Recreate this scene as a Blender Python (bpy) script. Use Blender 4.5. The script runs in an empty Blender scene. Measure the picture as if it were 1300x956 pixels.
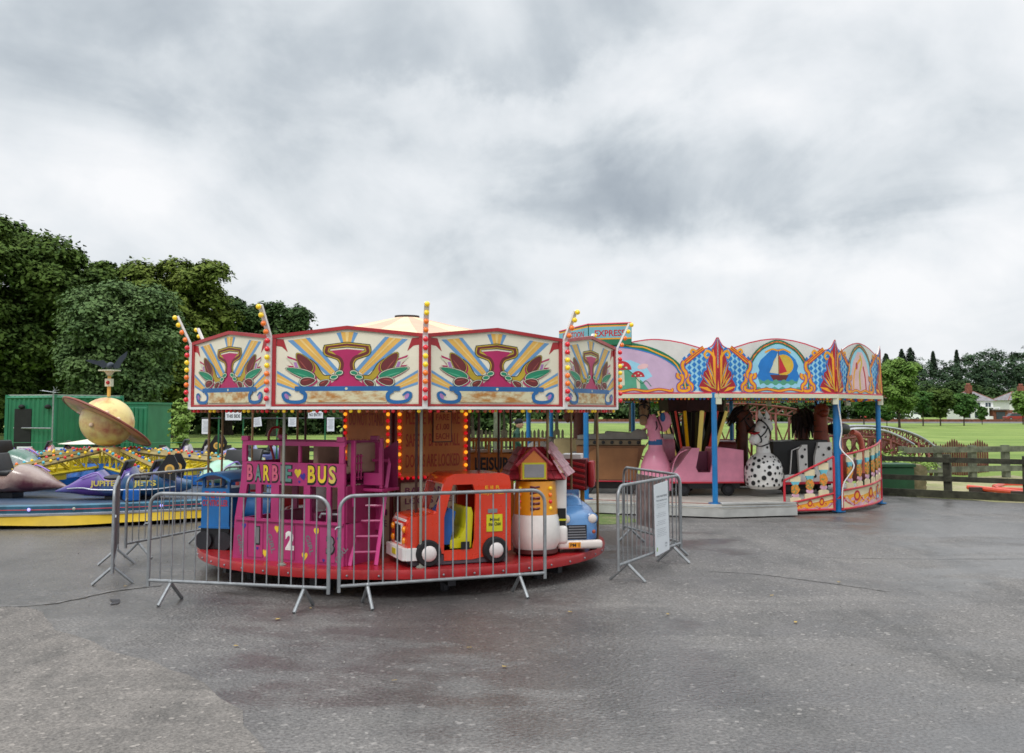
import bpy, bmesh, math, random
import numpy as np
from mathutils import Vector, Matrix
R = math.radians
random.seed(7)
rng = np.random.default_rng(11)
scene = bpy.context.scene
col = scene.collection

# ------------------------------------------------------------------ camera
F = 1264.0; PITCH = R(4.005); EYE = 1.8
cam_d = bpy.data.cameras.new('camera')
cam = bpy.data.objects.new('camera', cam_d)
col.objects.link(cam)
cam.location = (0, 0, EYE)
cam.rotation_euler = (R(90) + PITCH, 0, 0)
cam_d.sensor_width = 36; cam_d.lens = 36 * F / 1300
cam_d.shift_y = -44.5 / 1300
cam_d.clip_start = 0.1; cam_d.clip_end = 3000
scene.camera = cam
CP, SP = math.cos(PITCH), math.sin(PITCH)

# ------------------------------------------------------------------ world: overcast sky
world = bpy.data.worlds.new('World'); scene.world = world; world.use_nodes = True
wt = world.node_tree; wt.nodes.clear()
SUN_EL, SUN_AZ = R(52), R(205)      # azimuth: clockwise from +Y, behind the camera to the left
def wn(t, **k):
    n = wt.nodes.new(t)
    for a, b in k.items(): setattr(n, a, b)
    return n
def wl(a, b): wt.links.new(a, b)
def wmath(op, a, b=None, clamp=False):
    n = wn('ShaderNodeMath', operation=op, use_clamp=clamp)
    for i, v in enumerate((a, b)):
        if v is None: continue
        if isinstance(v, (int, float)): n.inputs[i].default_value = v
        else: wl(v, n.inputs[i])
    return n.outputs[0]
w_out = wn('ShaderNodeOutputWorld'); w_bg = wn('ShaderNodeBackground'); wl(w_bg.outputs[0], w_out.inputs[0])
w_bg.inputs[1].default_value = 0.106
w_sky = wn('ShaderNodeTexSky', sky_type='NISHITA', sun_disc=False)
w_sky.sun_elevation = SUN_EL; w_sky.sun_rotation = SUN_AZ; w_sky.dust_density = 3
tc = wn('ShaderNodeTexCoord'); sx = wn('ShaderNodeSeparateXYZ'); wl(tc.outputs['Generated'], sx.inputs[0])
den = wmath('ADD', wmath('MAXIMUM', sx.outputs[2], 0.0), 0.34)
cx = wn('ShaderNodeCombineXYZ'); wl(wmath('DIVIDE', sx.outputs[0], den), cx.inputs[0]); wl(wmath('DIVIDE', sx.outputs[1], den), cx.inputs[1])
def cloud_noise(scale, detail, rough, off, dist=0.0):
    mp = wn('ShaderNodeMapping'); wl(cx.outputs[0], mp.inputs[0]); mp.inputs['Location'].default_value = off
    mp.inputs['Scale'].default_value = (1.0, 0.75, 1.0)
    n = wn('ShaderNodeTexNoise'); wl(mp.outputs[0], n.inputs['Vector'])
    n.inputs['Scale'].default_value = scale; n.inputs['Detail'].default_value = detail
    n.inputs['Roughness'].default_value = rough; n.inputs['Distortion'].default_value = dist
    return n.outputs[0]
n_big = cloud_noise(1.15, 2.5, 0.5, (3.1, 7.4, 0), 0.35)
n_mid = cloud_noise(3.2, 5, 0.55, (11.0, 2.0, 0), 0.5)
n_fin = cloud_noise(6.5, 6, 0.6, (1.0, 5.0, 0), 0.4)
mixv = wmath('ADD', wmath('ADD', wmath('MULTIPLY', n_big, 0.45), wmath('MULTIPLY', n_mid, 0.3)), wmath('ADD', wmath('MULTIPLY', n_fin, 0.05), 0.118))
# the larger cloud masses: (azimuth x, elevation z of a direction, size, strength), edges broken by noise
wob = wn('ShaderNodeTexNoise'); wl(tc.outputs['Generated'], wob.inputs['Vector']); wob.inputs['Scale'].default_value = 5.5; wob.inputs['Detail'].default_value = 6; wob.inputs['Roughness'].default_value = .58
wv_ = wn('ShaderNodeVectorMath', operation='MULTIPLY_ADD'); wl(wob.outputs['Color'], wv_.inputs[0]); wv_.inputs[1].default_value = (.26, .1, .2); wl(tc.outputs['Generated'], wv_.inputs[2])
for (ax, ez, sx_, sz_, amt) in ((.20, .225, .30, .06, -.075), (.05, .215, .14, .035, -.04), (-.06, .37, .24, .06, -.055), (-.40, .40, .2, .09, -.035), (.02, .31, .2, .028, .05), (-.22, .22, .26, .06, .045), (.45, .16, .3, .05, .05), (.46, .40, .2, .05, .05), (.02, .13, .5, .045, .05), (-.33, .30, .10, .05, .03)):
    sb_ = wn('ShaderNodeVectorMath', operation='SUBTRACT'); wl(wv_.outputs[0], sb_.inputs[0]); v0 = Vector((ax, math.sqrt(max(0, 1 - ax * ax - ez * ez)), ez)); sb_.inputs[1].default_value = v0 + Vector((.13, .05, .10))
    ml_ = wn('ShaderNodeVectorMath', operation='MULTIPLY'); wl(sb_.outputs[0], ml_.inputs[0]); ml_.inputs[1].default_value = (1 / sx_, .6, 1 / sz_)
    ln_ = wn('ShaderNodeVectorMath', operation='LENGTH'); wl(ml_.outputs[0], ln_.inputs[0])
    mr_ = wn('ShaderNodeMapRange', interpolation_type='SMOOTHERSTEP'); wl(ln_.outputs['Value'], mr_.inputs[0]); mr_.inputs[1].default_value = .1; mr_.inputs[2].default_value = 1.35; mr_.inputs[3].default_value = amt; mr_.inputs[4].default_value = 0.0
    mixv = wmath('ADD', mixv, mr_.outputs[0])
iso = wn('ShaderNodeTexNoise'); wl(tc.outputs['Generated'], iso.inputs['Vector']); iso.inputs['Scale'].default_value = 7; iso.inputs['Detail'].default_value = 7; iso.inputs['Roughness'].default_value = .55
mixv = wmath('ADD', mixv, wmath('MULTIPLY', wmath('SUBTRACT', iso.outputs[0], .5), .16))
ramp = wn('ShaderNodeValToRGB'); wl(mixv, ramp.inputs[0])
def lin(c):
    c = [x / 255.0 for x in c]
    return tuple(x / 12.92 if x <= 0.04045 else ((x + 0.055) / 1.055) ** 2.4 for x in c)
els = ramp.color_ramp.elements
els[0].position = 0.31; els[0].color = (*lin((150, 160, 171)), 1)
els[1].position = 0.62; els[1].color = (*lin((247, 248, 250)), 1)
for p_, c_ in ((0.375, (172, 181, 190)), (0.435, (194, 202, 209)), (0.485, (216, 222, 227)), (0.54, (231, 235, 239))):
    e = els.new(p_); e.color = (*lin(c_), 1)
# an overcast sky is brightest overhead
up = wn('ShaderNodeMapRange'); wl(sx.outputs[2], up.inputs[0])
up.inputs[1].default_value = 0.42; up.inputs[2].default_value = 0.95; up.inputs[3].default_value = 1.0; up.inputs[4].default_value = 2.9
hz = wn('ShaderNodeMapRange'); wl(sx.outputs[2], hz.inputs[0])
hz.inputs[1].default_value = 0.0; hz.inputs[2].default_value = 0.14; hz.inputs[3].default_value = 0.65; hz.inputs[4].default_value = 0.0
hmix = wn('ShaderNodeMixRGB'); wl(hz.outputs[0], hmix.inputs[0]); wl(ramp.outputs[0], hmix.inputs[1]); hmix.inputs[2].default_value = (*lin((232, 235, 239)), 1)
vm = wn('ShaderNodeVectorMath', operation='SCALE'); wl(hmix.outputs[0], vm.inputs[0]); wl(wmath('MULTIPLY', up.outputs[0], 10.0), vm.inputs['Scale'])
mx = wn('ShaderNodeMixRGB'); mx.inputs[0].default_value = 0.96; wl(w_sky.outputs[0], mx.inputs[1]); wl(vm.outputs[0], mx.inputs[2])
wl(mx.outputs[0], w_bg.inputs[0])

sd = bpy.data.lights.new('sun', 'SUN'); sd.energy = 1.3; sd.angle = R(20); sd.color = (1, .97, .93)
so = bpy.data.objects.new('sun', sd); col.objects.link(so)
dv = Vector((math.sin(SUN_AZ) * math.cos(SUN_EL), math.cos(SUN_AZ) * math.cos(SUN_EL), math.sin(SUN_EL)))
so.rotation_euler = dv.to_track_quat('Z', 'Y').to_euler(); so.location = dv * 50
vs = scene.view_settings
vs.view_transform = 'Standard'; vs.look = 'None'; vs.exposure = 0.0; vs.gamma = 1; vs.use_curve_mapping = False
scene.cycles.max_bounces = 6; scene.cycles.use_denoising = True; scene.cycles.filter_width = 1.6

# ------------------------------------------------------------------ coordinates (photo pixels of the 1300 px frame -> the place)
def ray(px, py):
    u = (px - 650) / F; v = (433.5 - py) / F
    return Vector((u, CP - v * SP, SP + v * CP))
def G(px, py, z=0.0):
    d = ray(px, py); t = (z - EYE) / d.z
    return Vector((0, 0, EYE)) + d * t
def P(px, py, Y):
    d = ray(px, py); return Vector((0, 0, EYE)) + d * (Y / d.y)

# ------------------------------------------------------------------ materials
MATS = {}
def srgb(c): return (*lin(c), 1)
def mat(name, c, rough=0.5, metal=0.0, var=0.12, scale=4.0, bump=0.0, bscale=30.0, emit=0.0, spec=0.5, coat=0.0, rvar=0.12, c2=None, lo=.4, hi=.6, det=5, stretch=None, rings=None):
    """c is the paint colour (0-255); a noise wear pattern varies colour and gloss."""
    if name in MATS: return MATS[name]
    m = bpy.data.materials.new(name); m.use_nodes = True; nt = m.node_tree
    b = nt.nodes['Principled BSDF']; N = nt.nodes.new; L = nt.links.new
    tcn = N('ShaderNodeTexCoord'); src = tcn.outputs['Object']
    if stretch:
        mp = N('ShaderNodeMapping'); mp.inputs['Scale'].default_value = stretch; L(src, mp.inputs[0]); src = mp.outputs[0]
    nz = N('ShaderNodeTexNoise'); nz.inputs['Scale'].default_value = scale; nz.inputs['Detail'].default_value = det; nz.inputs['Roughness'].default_value = .6
    L(src, nz.inputs['Vector'])
    base = srgb(c)
    if c2 is None: c2l = tuple(x * (1 - var * 2.2) for x in base[:3]) + (1,); lo, hi = .35, .65
    else: c2l = srgb(c2)
    mr = N('ShaderNodeMapRange'); mr.inputs[1].default_value = lo; mr.inputs[2].default_value = hi; L(nz.outputs[0], mr.inputs[0])
    mixn = N('ShaderNodeMixRGB'); L(mr.outputs[0], mixn.inputs[0]); mixn.inputs[1].default_value = base; mixn.inputs[2].default_value = c2l
    L(mixn.outputs[0], b.inputs['Base Color'])
    rr = N('ShaderNodeMapRange'); rr.inputs[3].default_value = max(.02, rough - rvar); rr.inputs[4].default_value = min(1, rough + rvar); L(nz.outputs[0], rr.inputs[0]); L(rr.outputs[0], b.inputs['Roughness'])
    b.inputs['Metallic'].default_value = metal; b.inputs['Specular IOR Level'].default_value = spec; b.inputs['Coat Weight'].default_value = coat
    if bump:
        n2 = N('ShaderNodeTexNoise'); n2.inputs['Scale'].default_value = bscale; n2.inputs['Detail'].default_value = 4; L(src, n2.inputs['Vector'])
        bp = N('ShaderNodeBump'); bp.inputs['Strength'].default_value = bump; bp.inputs['Distance'].default_value = .02; L(n2.outputs[0], bp.inputs['Height']); L(bp.outputs[0], b.inputs['Normal'])
    if emit:
        b.inputs['Emission Color'].default_value = base; b.inputs['Emission Strength'].default_value = emit
    MATS[name] = m; return m

# ------------------------------------------------------------------ mesh builder
class MB:
    def __init__(s): s.v = []; s.f = []; s.mi = []; s.sm = []; s.mats = []; s.M = None
    def slot(s, m):
        if m not in s.mats: s.mats.append(m)
        return s.mats.index(m)
    def add(s, vs, fs, m, smooth=False):
        o = len(s.v); k = s.slot(m)
        if s.M is not None: vs = [s.M @ Vector(q) for q in vs]
        s.v += [tuple(q) for q in vs]
        for f in fs: s.f.append([o + i for i in f]); s.mi.append(k); s.sm.append(smooth)
        return s
    def box(s, c, d, m, rot=None):
        x, y, z = d[0] / 2, d[1] / 2, d[2] / 2; c = Vector(c)
        vs = [Vector((a * x, b * y, e * z)) for e in (-1, 1) for b in (-1, 1) for a in (-1, 1)]
        if rot is not None: vs = [rot @ q for q in vs]
        return s.add([q + c for q in vs], [(0, 2, 3, 1), (4, 5, 7, 6), (0, 1, 5, 4), (2, 6, 7, 3), (0, 4, 6, 2), (1, 3, 7, 5)], m)
    def rbox(s, c, d, m, r=.03, seg=3, rot=None, taper=(1, 1)):
        """rounded box; taper scales the top in x and y"""
        bm = bmesh.new(); bmesh.ops.create_cube(bm, size=1)
        for q in bm.verts:
            t = taper if q.co.z > 0 else (1, 1)
            q.co = Vector((q.co.x * d[0] * t[0], q.co.y * d[1] * t[1], q.co.z * d[2]))
        bmesh.ops.bevel(bm, geom=list(bm.edges), offset=r, segments=seg, profile=.5, affect='EDGES')
        if rot is not None: bm.transform(rot.to_4x4())
        c = Vector(c); s.bm(bm, m, c, True); return s
    def bm(s, bm, m, c=Vector((0, 0, 0)), smooth=False):
        bm.verts.index_update()
        s.add([q.co + c for q in bm.verts], [[q.index for q in f.verts] for f in bm.faces], m, smooth); bm.free(); return s
    def tube(s, pts, r, m, n=8, closed=False, caps=True):
        pts = [Vector(q) for q in pts]; K = len(pts); rs = r if isinstance(r, (list, tuple)) else [r] * K
        vs = []; fs = []; prev = None
        for i, q in enumerate(pts):
            if closed: t = pts[(i + 1) % K] - pts[i - 1]
            else: t = pts[min(i + 1, K - 1)] - pts[max(i - 1, 0)]
            t = t.normalized() if t.length > 1e-9 else Vector((0, 0, 1))
            if prev is None:
                a = Vector((0, 0, 1)) if abs(t.z) < .9 else Vector((1, 0, 0)); u = t.cross(a).normalized()
            else: u = (prev - t * prev.dot(t)); u = u.normalized() if u.length > 1e-6 else t.orthogonal().normalized()
            prev = u; w = t.cross(u)
            for k in range(n):
                a = 2 * math.pi * k / n; vs.append(q + (u * math.cos(a) + w * math.sin(a)) * rs[i])
        for i in range(K if closed else K - 1):
            j = (i + 1) % K
            for k in range(n): fs.append((i * n + k, i * n + (k + 1) % n, j * n + (k + 1) % n, j * n + k))
        if caps and not closed: fs.append(list(range(n))[::-1]); fs.append([(K - 1) * n + k for k in range(n)])
        return s.add(vs, fs, m, n > 5)
    def lathe(s, prof, m, n=24, c=(0, 0, 0), rot=None, sc=(1, 1)):
        """prof = [(r, z)...] about z"""
        c = Vector(c); vs = []; fs = []; K = len(prof)
        for r, z in prof:
            for k in range(n):
                a = 2 * math.pi * k / n; q = Vector((r * math.cos(a) * sc[0], r * math.sin(a) * sc[1], z))
                vs.append((rot @ q if rot is not None else q) + c)
        for i in range(K - 1):
            for k in range(n): fs.append((i * n + k, i * n + (k + 1) % n, (i + 1) * n + (k + 1) % n, (i + 1) * n + k))
        if prof[0][0] > 1e-4: fs.append(list(range(n))[::-1])
        if prof[-1][0] > 1e-4: fs.append([(K - 1) * n + k for k in range(n)])
        return s.add(vs, fs, m, True)
    def ball(s, c, r, m, n=14, k=9, rot=None):
        rx, ry, rz = (r, r, r) if isinstance(r, (int, float)) else r
        prof = [(max(1e-5, math.cos(t)), math.sin(t) * rz) for t in [(-.5 + i / (k - 1)) * math.pi for i in range(k)]]
        return s.lathe(prof, m, n, c, rot, (rx, ry))
    def prism(s, poly, y0, y1, m, ax='y', smooth=False):
        """extrude a 2D outline: ax='y' -> outline in xz from y0 to y1; 'z' -> outline in xy; 'x' -> outline in yz"""
        n = len(poly)
        def pt(a, b, h): return (a, h, b) if ax == 'y' else ((a, b, h) if ax == 'z' else (h, a, b))
        vs = [pt(a, b, y0) for a, b in poly] + [pt(a, b, y1) for a, b in poly]
        s.add(vs, [list(range(n)), list(range(2 * n - 1, n - 1, -1))], m)
        return s.add(vs, [(i, i + n, (i + 1) % n + n, (i + 1) % n) for i in range(n)], m, smooth)
    def poly(s, pts, m): return s.add(pts, [list(range(len(pts)))], m)
    def loft(s, rings, m, caps=True, smooth=True):
        n = len(rings[0]); vs = [q for r_ in rings for q in r_]; fs = []
        for i in range(len(rings) - 1):
            for k in range(n): fs.append((i * n + k, i * n + (k + 1) % n, (i + 1) * n + (k + 1) % n, (i + 1) * n + k))
        if caps: fs.append(list(range(n))[::-1]); fs.append([(len(rings) - 1) * n + k for k in range(n)])
        return s.add(vs, fs, m, smooth)
    def build(s, name, parent=None, bevel=0, stuff=False):
        me = bpy.data.meshes.new(name); me.from_pydata(s.v, [], s.f)
        for m in s.mats: me.materials.append(m)
        me.polygons.foreach_set('material_index', s.mi); me.polygons.foreach_set('use_smooth', s.sm); me.update()
        bm = bmesh.new(); bm.from_mesh(me); bmesh.ops.recalc_face_normals(bm, faces=bm.faces)
        for e in bm.edges:
            if len(e.link_faces) == 2 and e.calc_face_angle(0) > .62: e.smooth = False
        bm.to_mesh(me); bm.free()
        o = bpy.data.objects.new(name, me); col.objects.link(o)
        if parent is not None: o.parent = parent
        if bevel:
            b = o.modifiers.new('bevel', 'BEVEL'); b.width = bevel; b.segments = 2; b.limit_method = 'ANGLE'; b.angle_limit = R(40)
        if stuff: o['kind'] = 'stuff'
        return o

def tag(o, label, cat, group=None, kind=None):
    o['label'] = label; o['category'] = cat
    if group: o['group'] = group
    if kind: o['kind'] = kind
    return o
def thing(name, label, cat, loc=(0, 0, 0), rz=0.0, group=None):
    o = bpy.data.objects.new(name, None); col.objects.link(o); o.empty_display_size = .2
    o.location = loc; o.rotation_euler = (0, 0, rz); return tag(o, label, cat, group)
def inv(o): return (Matrix.Translation(o.location) @ o.rotation_euler.to_matrix().to_4x4()).inverted()
def clone(o, parent=None):
    c = o.copy(); col.objects.link(c); c.parent = parent
    for ch in list(o.children):
        clone(ch, c)
    return c
def frame(o, xd, ud):
    """matrix whose xy plane is spanned by xd (right) and ud (up)"""
    xd = Vector(xd).normalized(); ud = Vector(ud).normalized(); n = xd.cross(ud)
    M = Matrix((xd, ud, n)).transposed().to_4x4(); M.translation = Vector(o); return M
_tc = {}
def textmesh(s, wt_=0.0):
    key = (s, wt_)
    if key not in _tc:
        cu = bpy.data.curves.new('t', 'FONT'); cu.body = s; cu.align_x = 'CENTER'; cu.offset = wt_; cu.resolution_u = 3
        o = bpy.data.objects.new('t', cu); col.objects.link(o); bpy.context.view_layer.update()
        me = bpy.data.meshes.new_from_object(o.evaluated_get(bpy.context.evaluated_depsgraph_get()))
        vv = np.array([q.co[:] for q in me.vertices]); ff = [list(f.vertices) for f in me.polygons]
        bpy.data.objects.remove(o); bpy.data.curves.remove(cu); bpy.data.meshes.remove(me)
        _tc[key] = (vv, ff)
    return _tc[key]
def text(mb, s, M, w, h, m, weight=.02, lift=.002, slant=0.0):
    """letters fitted into a w x h box centred on M's origin"""
    vv, ff = textmesh(s, weight)
    if len(vv) == 0: return
    a, b = vv.min(0), vv.max(0); c = (a + b) / 2; e = b - a
    pts = [M @ Vector(((q[0] - c[0]) / e[0] * w + slant * (q[1] - c[1]) / e[1] * h, (q[1] - c[1]) / e[1] * h, lift)) for q in vv]
    mb.add(pts, ff, m)

class Paint:
    """flat sign-painter's layers on a board; map(u, v, lift) -> 3D"""
    def __init__(s, mb, fn, step=.0002, base=.0): s.mb = mb; s.fn = fn; s.k = 1; s.step = step; s.base = base
    def poly(s, pts, m, adv=True, clip=None):
        h = s.base + s.k * s.step
        if adv: s.k += 1
        s.mb.add([s.fn(a, b, h) for a, b in pts], [list(range(len(pts)))], m); return s
    def mir(s, pts, m, cx=0.0):
        s.poly(pts, m, False); s.poly([(2 * cx - a, b) for a, b in pts][::-1], m); return s
    def stroke(s, pts, w, m, mirror=None, adv=True, smooth=True):
        if smooth: pts = spline(pts)
        K = len(pts); ws = w if isinstance(w, (list, tuple)) else [w] * K
        if len(ws) != K: ws = [ws[int(i / (K - 1) * (len(ws) - 1) + .5)] if 0 else np.interp(i / (K - 1), np.linspace(0, 1, len(ws)), ws) for i in range(K)]
        L = []; Rr = []
        for i in range(K):
            a = pts[max(i - 1, 0)]; b = pts[min(i + 1, K - 1)]
            dx, dy = b[0] - a[0], b[1] - a[1]; l = math.hypot(dx, dy) or 1; nx, ny = -dy / l, dx / l
            L.append((pts[i][0] + nx * ws[i] / 2, pts[i][1] + ny * ws[i] / 2)); Rr.append((pts[i][0] - nx * ws[i] / 2, pts[i][1] - ny * ws[i] / 2))
        h = s.base + s.k * s.step
        if adv: s.k += 1
        for sg in ([1] if mirror is None else [1, -1]):
            T = (lambda q: q) if sg == 1 else (lambda q: (2 * mirror - q[0], q[1]))
            vs = [s.fn(*T(q), h) for q in L] + [s.fn(*T(q), h) for q in Rr]
            s.mb.add(vs, [(i, i + 1, K + i + 1, K + i) for i in range(K - 1)], m)
        return s
    def blob(s, c, rx, ry, ang, m, mirror=None, point=0.0, n=20, adv=True):
        """ellipse / teardrop (point>0 sharpens the +x tip)"""
        pts = []
        for k in range(n):
            t = 2 * math.pi * k / n; x = math.cos(t) * rx; y = math.sin(t) * ry
            if point: y *= (1 - point * (0.5 + 0.5 * math.cos(t))) if point > 0 else 1
            pts.append((c[0] + x * math.cos(ang) - y * math.sin(ang), c[1] + x * math.sin(ang) + y * math.cos(ang)))
        if mirror is None: s.poly(pts, m, adv)
        else:
            s.poly(pts, m, False); s.poly([(2 * mirror - a, b) for a, b in pts][::-1], m, adv)
        return s
def spline(pts, n=6):
    if len(pts) < 3: return pts
    P_ = [pts[0]] + list(pts) + [pts[-1]]; out = []
    for i in range(1, len(P_) - 2):
        a, b, c, d = P_[i - 1], P_[i], P_[i + 1], P_[i + 2]
        for k in range(n):
            t = k / n
            out.append(tuple(.5 * (2 * b[j] + (c[j] - a[j]) * t + (2 * a[j] - 5 * b[j] + 4 * c[j] - d[j]) * t * t + (3 * b[j] - a[j] - 3 * c[j] + d[j]) * t ** 3) for j in range(len(b))))
    out.append(tuple(pts[-1])); return out
# ------------------------------------------------------------------ ground
def ground_mat(name, c1, c2, c3, scale=.5, rough=.85, speck=.25, wet=None, stripes=False, bump=.35, fine=160, fscale=1.0):
    m = bpy.data.materials.new(name); m.use_nodes = True; nt = m.node_tree; N = nt.nodes.new; L = nt.links.new; b = nt.nodes['Principled BSDF']
    tcn = N('ShaderNodeTexCoord'); src = tcn.outputs['Object']
    def nz(s, d=5, r=.6, st=None):
        n = N('ShaderNodeTexNoise'); n.inputs['Scale'].default_value = s; n.inputs['Detail'].default_value = d; n.inputs['Roughness'].default_value = r
        if st:
            mp = N('ShaderNodeMapping'); mp.inputs['Scale'].default_value = st; mp.inputs['Rotation'].default_value = (0, 0, .2); L(src, mp.inputs[0]); L(mp.outputs[0], n.inputs['Vector'])
        else: L(src, n.inputs['Vector'])
        return n.outputs[0]
    def mr(a, lo, hi, x=0., y=1.):
        n = N('ShaderNodeMapRange'); n.inputs[1].default_value = lo; n.inputs[2].default_value = hi; n.inputs[3].default_value = x; n.inputs[4].default_value = y; L(a, n.inputs[0]); return n.outputs[0]
    def mixc(f, a, c, t='MIX'):
        n = N('ShaderNodeMixRGB'); n.blend_type = t
        for i, v in enumerate((f, a, c)):
            if isinstance(v, (int, float)): n.inputs[i].default_value = v
            elif isinstance(v, tuple): n.inputs[i].default_value = v
            else: L(v, n.inputs[i])
        return n.outputs[0]
    big = nz(scale, 6, .6); mid = nz(scale * 4.3, 6, .65, (1, .35, 1)); fin = nz(fine, 3, .7)
    c = mixc(mr(big, .4, .62), srgb(c1), srgb(c2))
    c = mixc(mr(mid, .46, .66, 0, .9), c, srgb(c3)); lon = nz(scale * 2.2, 5, .6, (.25, 1.6, 1)); c = mixc(mr(lon, .52, .7, 0, .55), c, srgb(tuple(min(255, x * 1.12) for x in c2)))
    if stripes:
        wv = N('ShaderNodeTexWave'); wv.bands_direction = 'Y'; wv.inputs['Scale'].default_value = .055; wv.inputs['Distortion'].default_value = 2.5; wv.inputs['Detail'].default_value = 2; wv.inputs['Detail Scale'].default_value = .6
        L(src, wv.inputs['Vector']); c = mixc(mr(wv.outputs[1], .3, .8, 0, .25), c, srgb(stripes))
    v = N('ShaderNodeTexVoronoi'); v.inputs['Scale'].default_value = fine * .75; L(src, v.inputs['Vector'])
    g = mixc(1.0, c, mr(fin, .3, .7, 1 - speck, 1 + speck), 'MULTIPLY')
    g = mixc(mr(v.outputs['Color'], .86, .9, 0, speck * .9), g, srgb(tuple(min(255, x * 1.5) for x in c2)))
    b.inputs['Roughness'].default_value = rough
    if wet:
        w = nz(.2, 4, .55); w2 = nz(1.1, 6, .6, (.8, 1.3, 1))
        s1 = N('ShaderNodeMath'); s1.operation = 'MULTIPLY_ADD'; L(w2, s1.inputs[0]); s1.inputs[1].default_value = .45; L(w, s1.inputs[2])
        geo = N('ShaderNodeSeparateXYZ'); L(src, geo.inputs[0])
        s2 = N('ShaderNodeMath'); s2.operation = 'MULTIPLY_ADD'; L(mr(geo.outputs[0], -9, 3), s2.inputs[0]); s2.inputs[1].default_value = -.17; L(s1.outputs[0], s2.inputs[2])
        wf = mr(s2.outputs[0], wet[0], wet[1])
        L(mr(wf, 0, 1, rough, .3), b.inputs['Roughness'])
        g = mixc(wf, g, mixc(1.0, g, (.66, .66, .67, 1), 'MULTIPLY'))
        bs = mr(wf, 0, 1, bump, bump * .25)
    L(g, b.inputs['Base Color'])
    bp = N('ShaderNodeBump'); bp.inputs['Distance'].default_value = .01 * fscale; L(v.outputs[0], bp.inputs['Height']); L(bp.outputs[0], b.inputs['Normal'])
    if wet: L(bs, bp.inputs['Strength'])
    else: bp.inputs['Strength'].default_value = bump
    return m

m_grass = ground_mat('grass', (112, 134, 54), (96, 120, 46), (136, 152, 76), .06, .95, .3, stripes=(150, 168, 82), fine=25, bump=.6, fscale=4)
m_asph = ground_mat('asphalt', (104, 101, 99), (116, 112, 108), (88, 86, 84), .3, .82, .5, wet=(.51, .63), bump=1.0, fine=46, fscale=1.8)
m_asph2 = ground_mat('asphalt_rough', (108, 103, 98), (120, 114, 108), (92, 88, 84), .8, .9, .5, bump=.9, fine=55)
m_dirt = ground_mat('sandy_grass', (150, 142, 108), (126, 130, 80), (166, 156, 122), .6, .95, .3, fine=60)
m_road = ground_mat('road_surface', (140, 142, 146), (128, 130, 134), (150, 150, 152), .1, .9, .1, fine=20)

def sheet(name, pts, z, m, kind='structure'):
    mb = MB(); mb.poly([(x, y, z) for x, y in pts], m); o = mb.build(name); o['kind'] = kind; return o
def rag(pts, amp=.12, step=.5, seed=1):
    """wandering edge for a patch"""
    r_ = random.Random(seed); out = []
    for i, a in enumerate(pts):
        b = pts[(i + 1) % len(pts)]; l = math.hypot(b[0] - a[0], b[1] - a[1]); n = max(1, int(l / step))
        for k in range(n): out.append((a[0] + (b[0] - a[0]) * k / n + r_.uniform(-amp, amp), a[1] + (b[1] - a[1]) * k / n + r_.uniform(-amp, amp)))
    return out
sheet('grass_field', [(-700, -60), (700, -60), (700, 900), (-700, 900)], 0, m_grass)
A1 = G(1118, 629); A2 = G(1300, 639)
dx_ = (A2 - A1).normalized()
A0 = A1 - dx_ * 1.0; A3 = A1 + dx_ * 30
lot = [(-60, -40), (60, -40), (A3.x, A3.y), (A0.x, A0.y), (A0.x - 1, 24.3), (-60, 24.3)]
sheet('asphalt', lot, .004, m_asph)
g0 = [(.75, 16.1), (1.5, 15.9), (2.1, 16.5), (1.9, 17.5), (1.0, 18.4), (.2, 18.6), (-.2, 17.4)]
m_tgr = ground_mat('thin_grass', (96, 112, 58), (78, 96, 44), (122, 120, 84), 1.2, .95, .4, fine=40, bump=.9)
sheet('grass_patch', rag(g0, .12, .25), .008, m_tgr)
pl = [G(-30, 768), G(40, 772), G(75, 800), G(135, 826), G(190, 842), G(262, 868), G(300, 905), G(330, 960), G(-200, 960)]
sheet('worn_tarmac', rag([(q.x, q.y) for q in pl], .035, .25, 4), .008, m_asph2)
m_seam = mat('seam', (124, 121, 118), .9, var=.3, scale=9, c2=(92, 90, 88))
def seam(px, w=.02, z=.012):
    mb = MB(); pts = [G(a, b) for a, b in px]; pts = spline([(q.x, q.y) for q in pts], 8); r_ = random.Random(len(px))
    K = len(pts); L = []; Rr = []
    for i in range(K):
        a = pts[max(0, i - 1)]; b = pts[min(K - 1, i + 1)]; l = math.hypot(b[0] - a[0], b[1] - a[1]); nx, ny = -(b[1] - a[1]) / l, (b[0] - a[0]) / l; ww = w * r_.uniform(.3, 1)
        j = r_.uniform(-.015, .015); L.append((pts[i][0] + nx * (ww + j), pts[i][1] + ny * (ww + j), z)); Rr.append((pts[i][0] - nx * (ww - j), pts[i][1] - ny * (ww - j), z))
    mb.add(L + Rr, [(i, i + 1, K + i + 1, K + i) for i in range(K - 1)], m_seam); o = mb.build('tarmac_seam'); o['kind'] = 'structure'
seam([(-40, 772), (60, 768), (140, 752), (205, 744)], .03); seam([(900, 726), (955, 729), (1015, 736), (1130, 752)], .018); seam([(1040, 708), (1150, 710), (1320, 710)], .012)
m_dark = mat('tar', (70, 69, 72), .75, var=.3, scale=6)
mb = MB(); mb.poly([(*q, .0125) for q in rag([tuple(G(a, b))[:2] for a, b in ((140, 762), (153, 762), (152, 768), (141, 769))], .02, .1, 3)], m_dark); o = mb.build('tar_patch'); o['kind'] = 'structure'
sheet('sand_path', rag([tuple(G(a, b))[:2] for a, b in ((1165, 632), (1310, 640), (1380, 640), (1360, 612), (1290, 604), (1200, 607), (1150, 615))], .15, .5, 5), .008, m_dirt)
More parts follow.
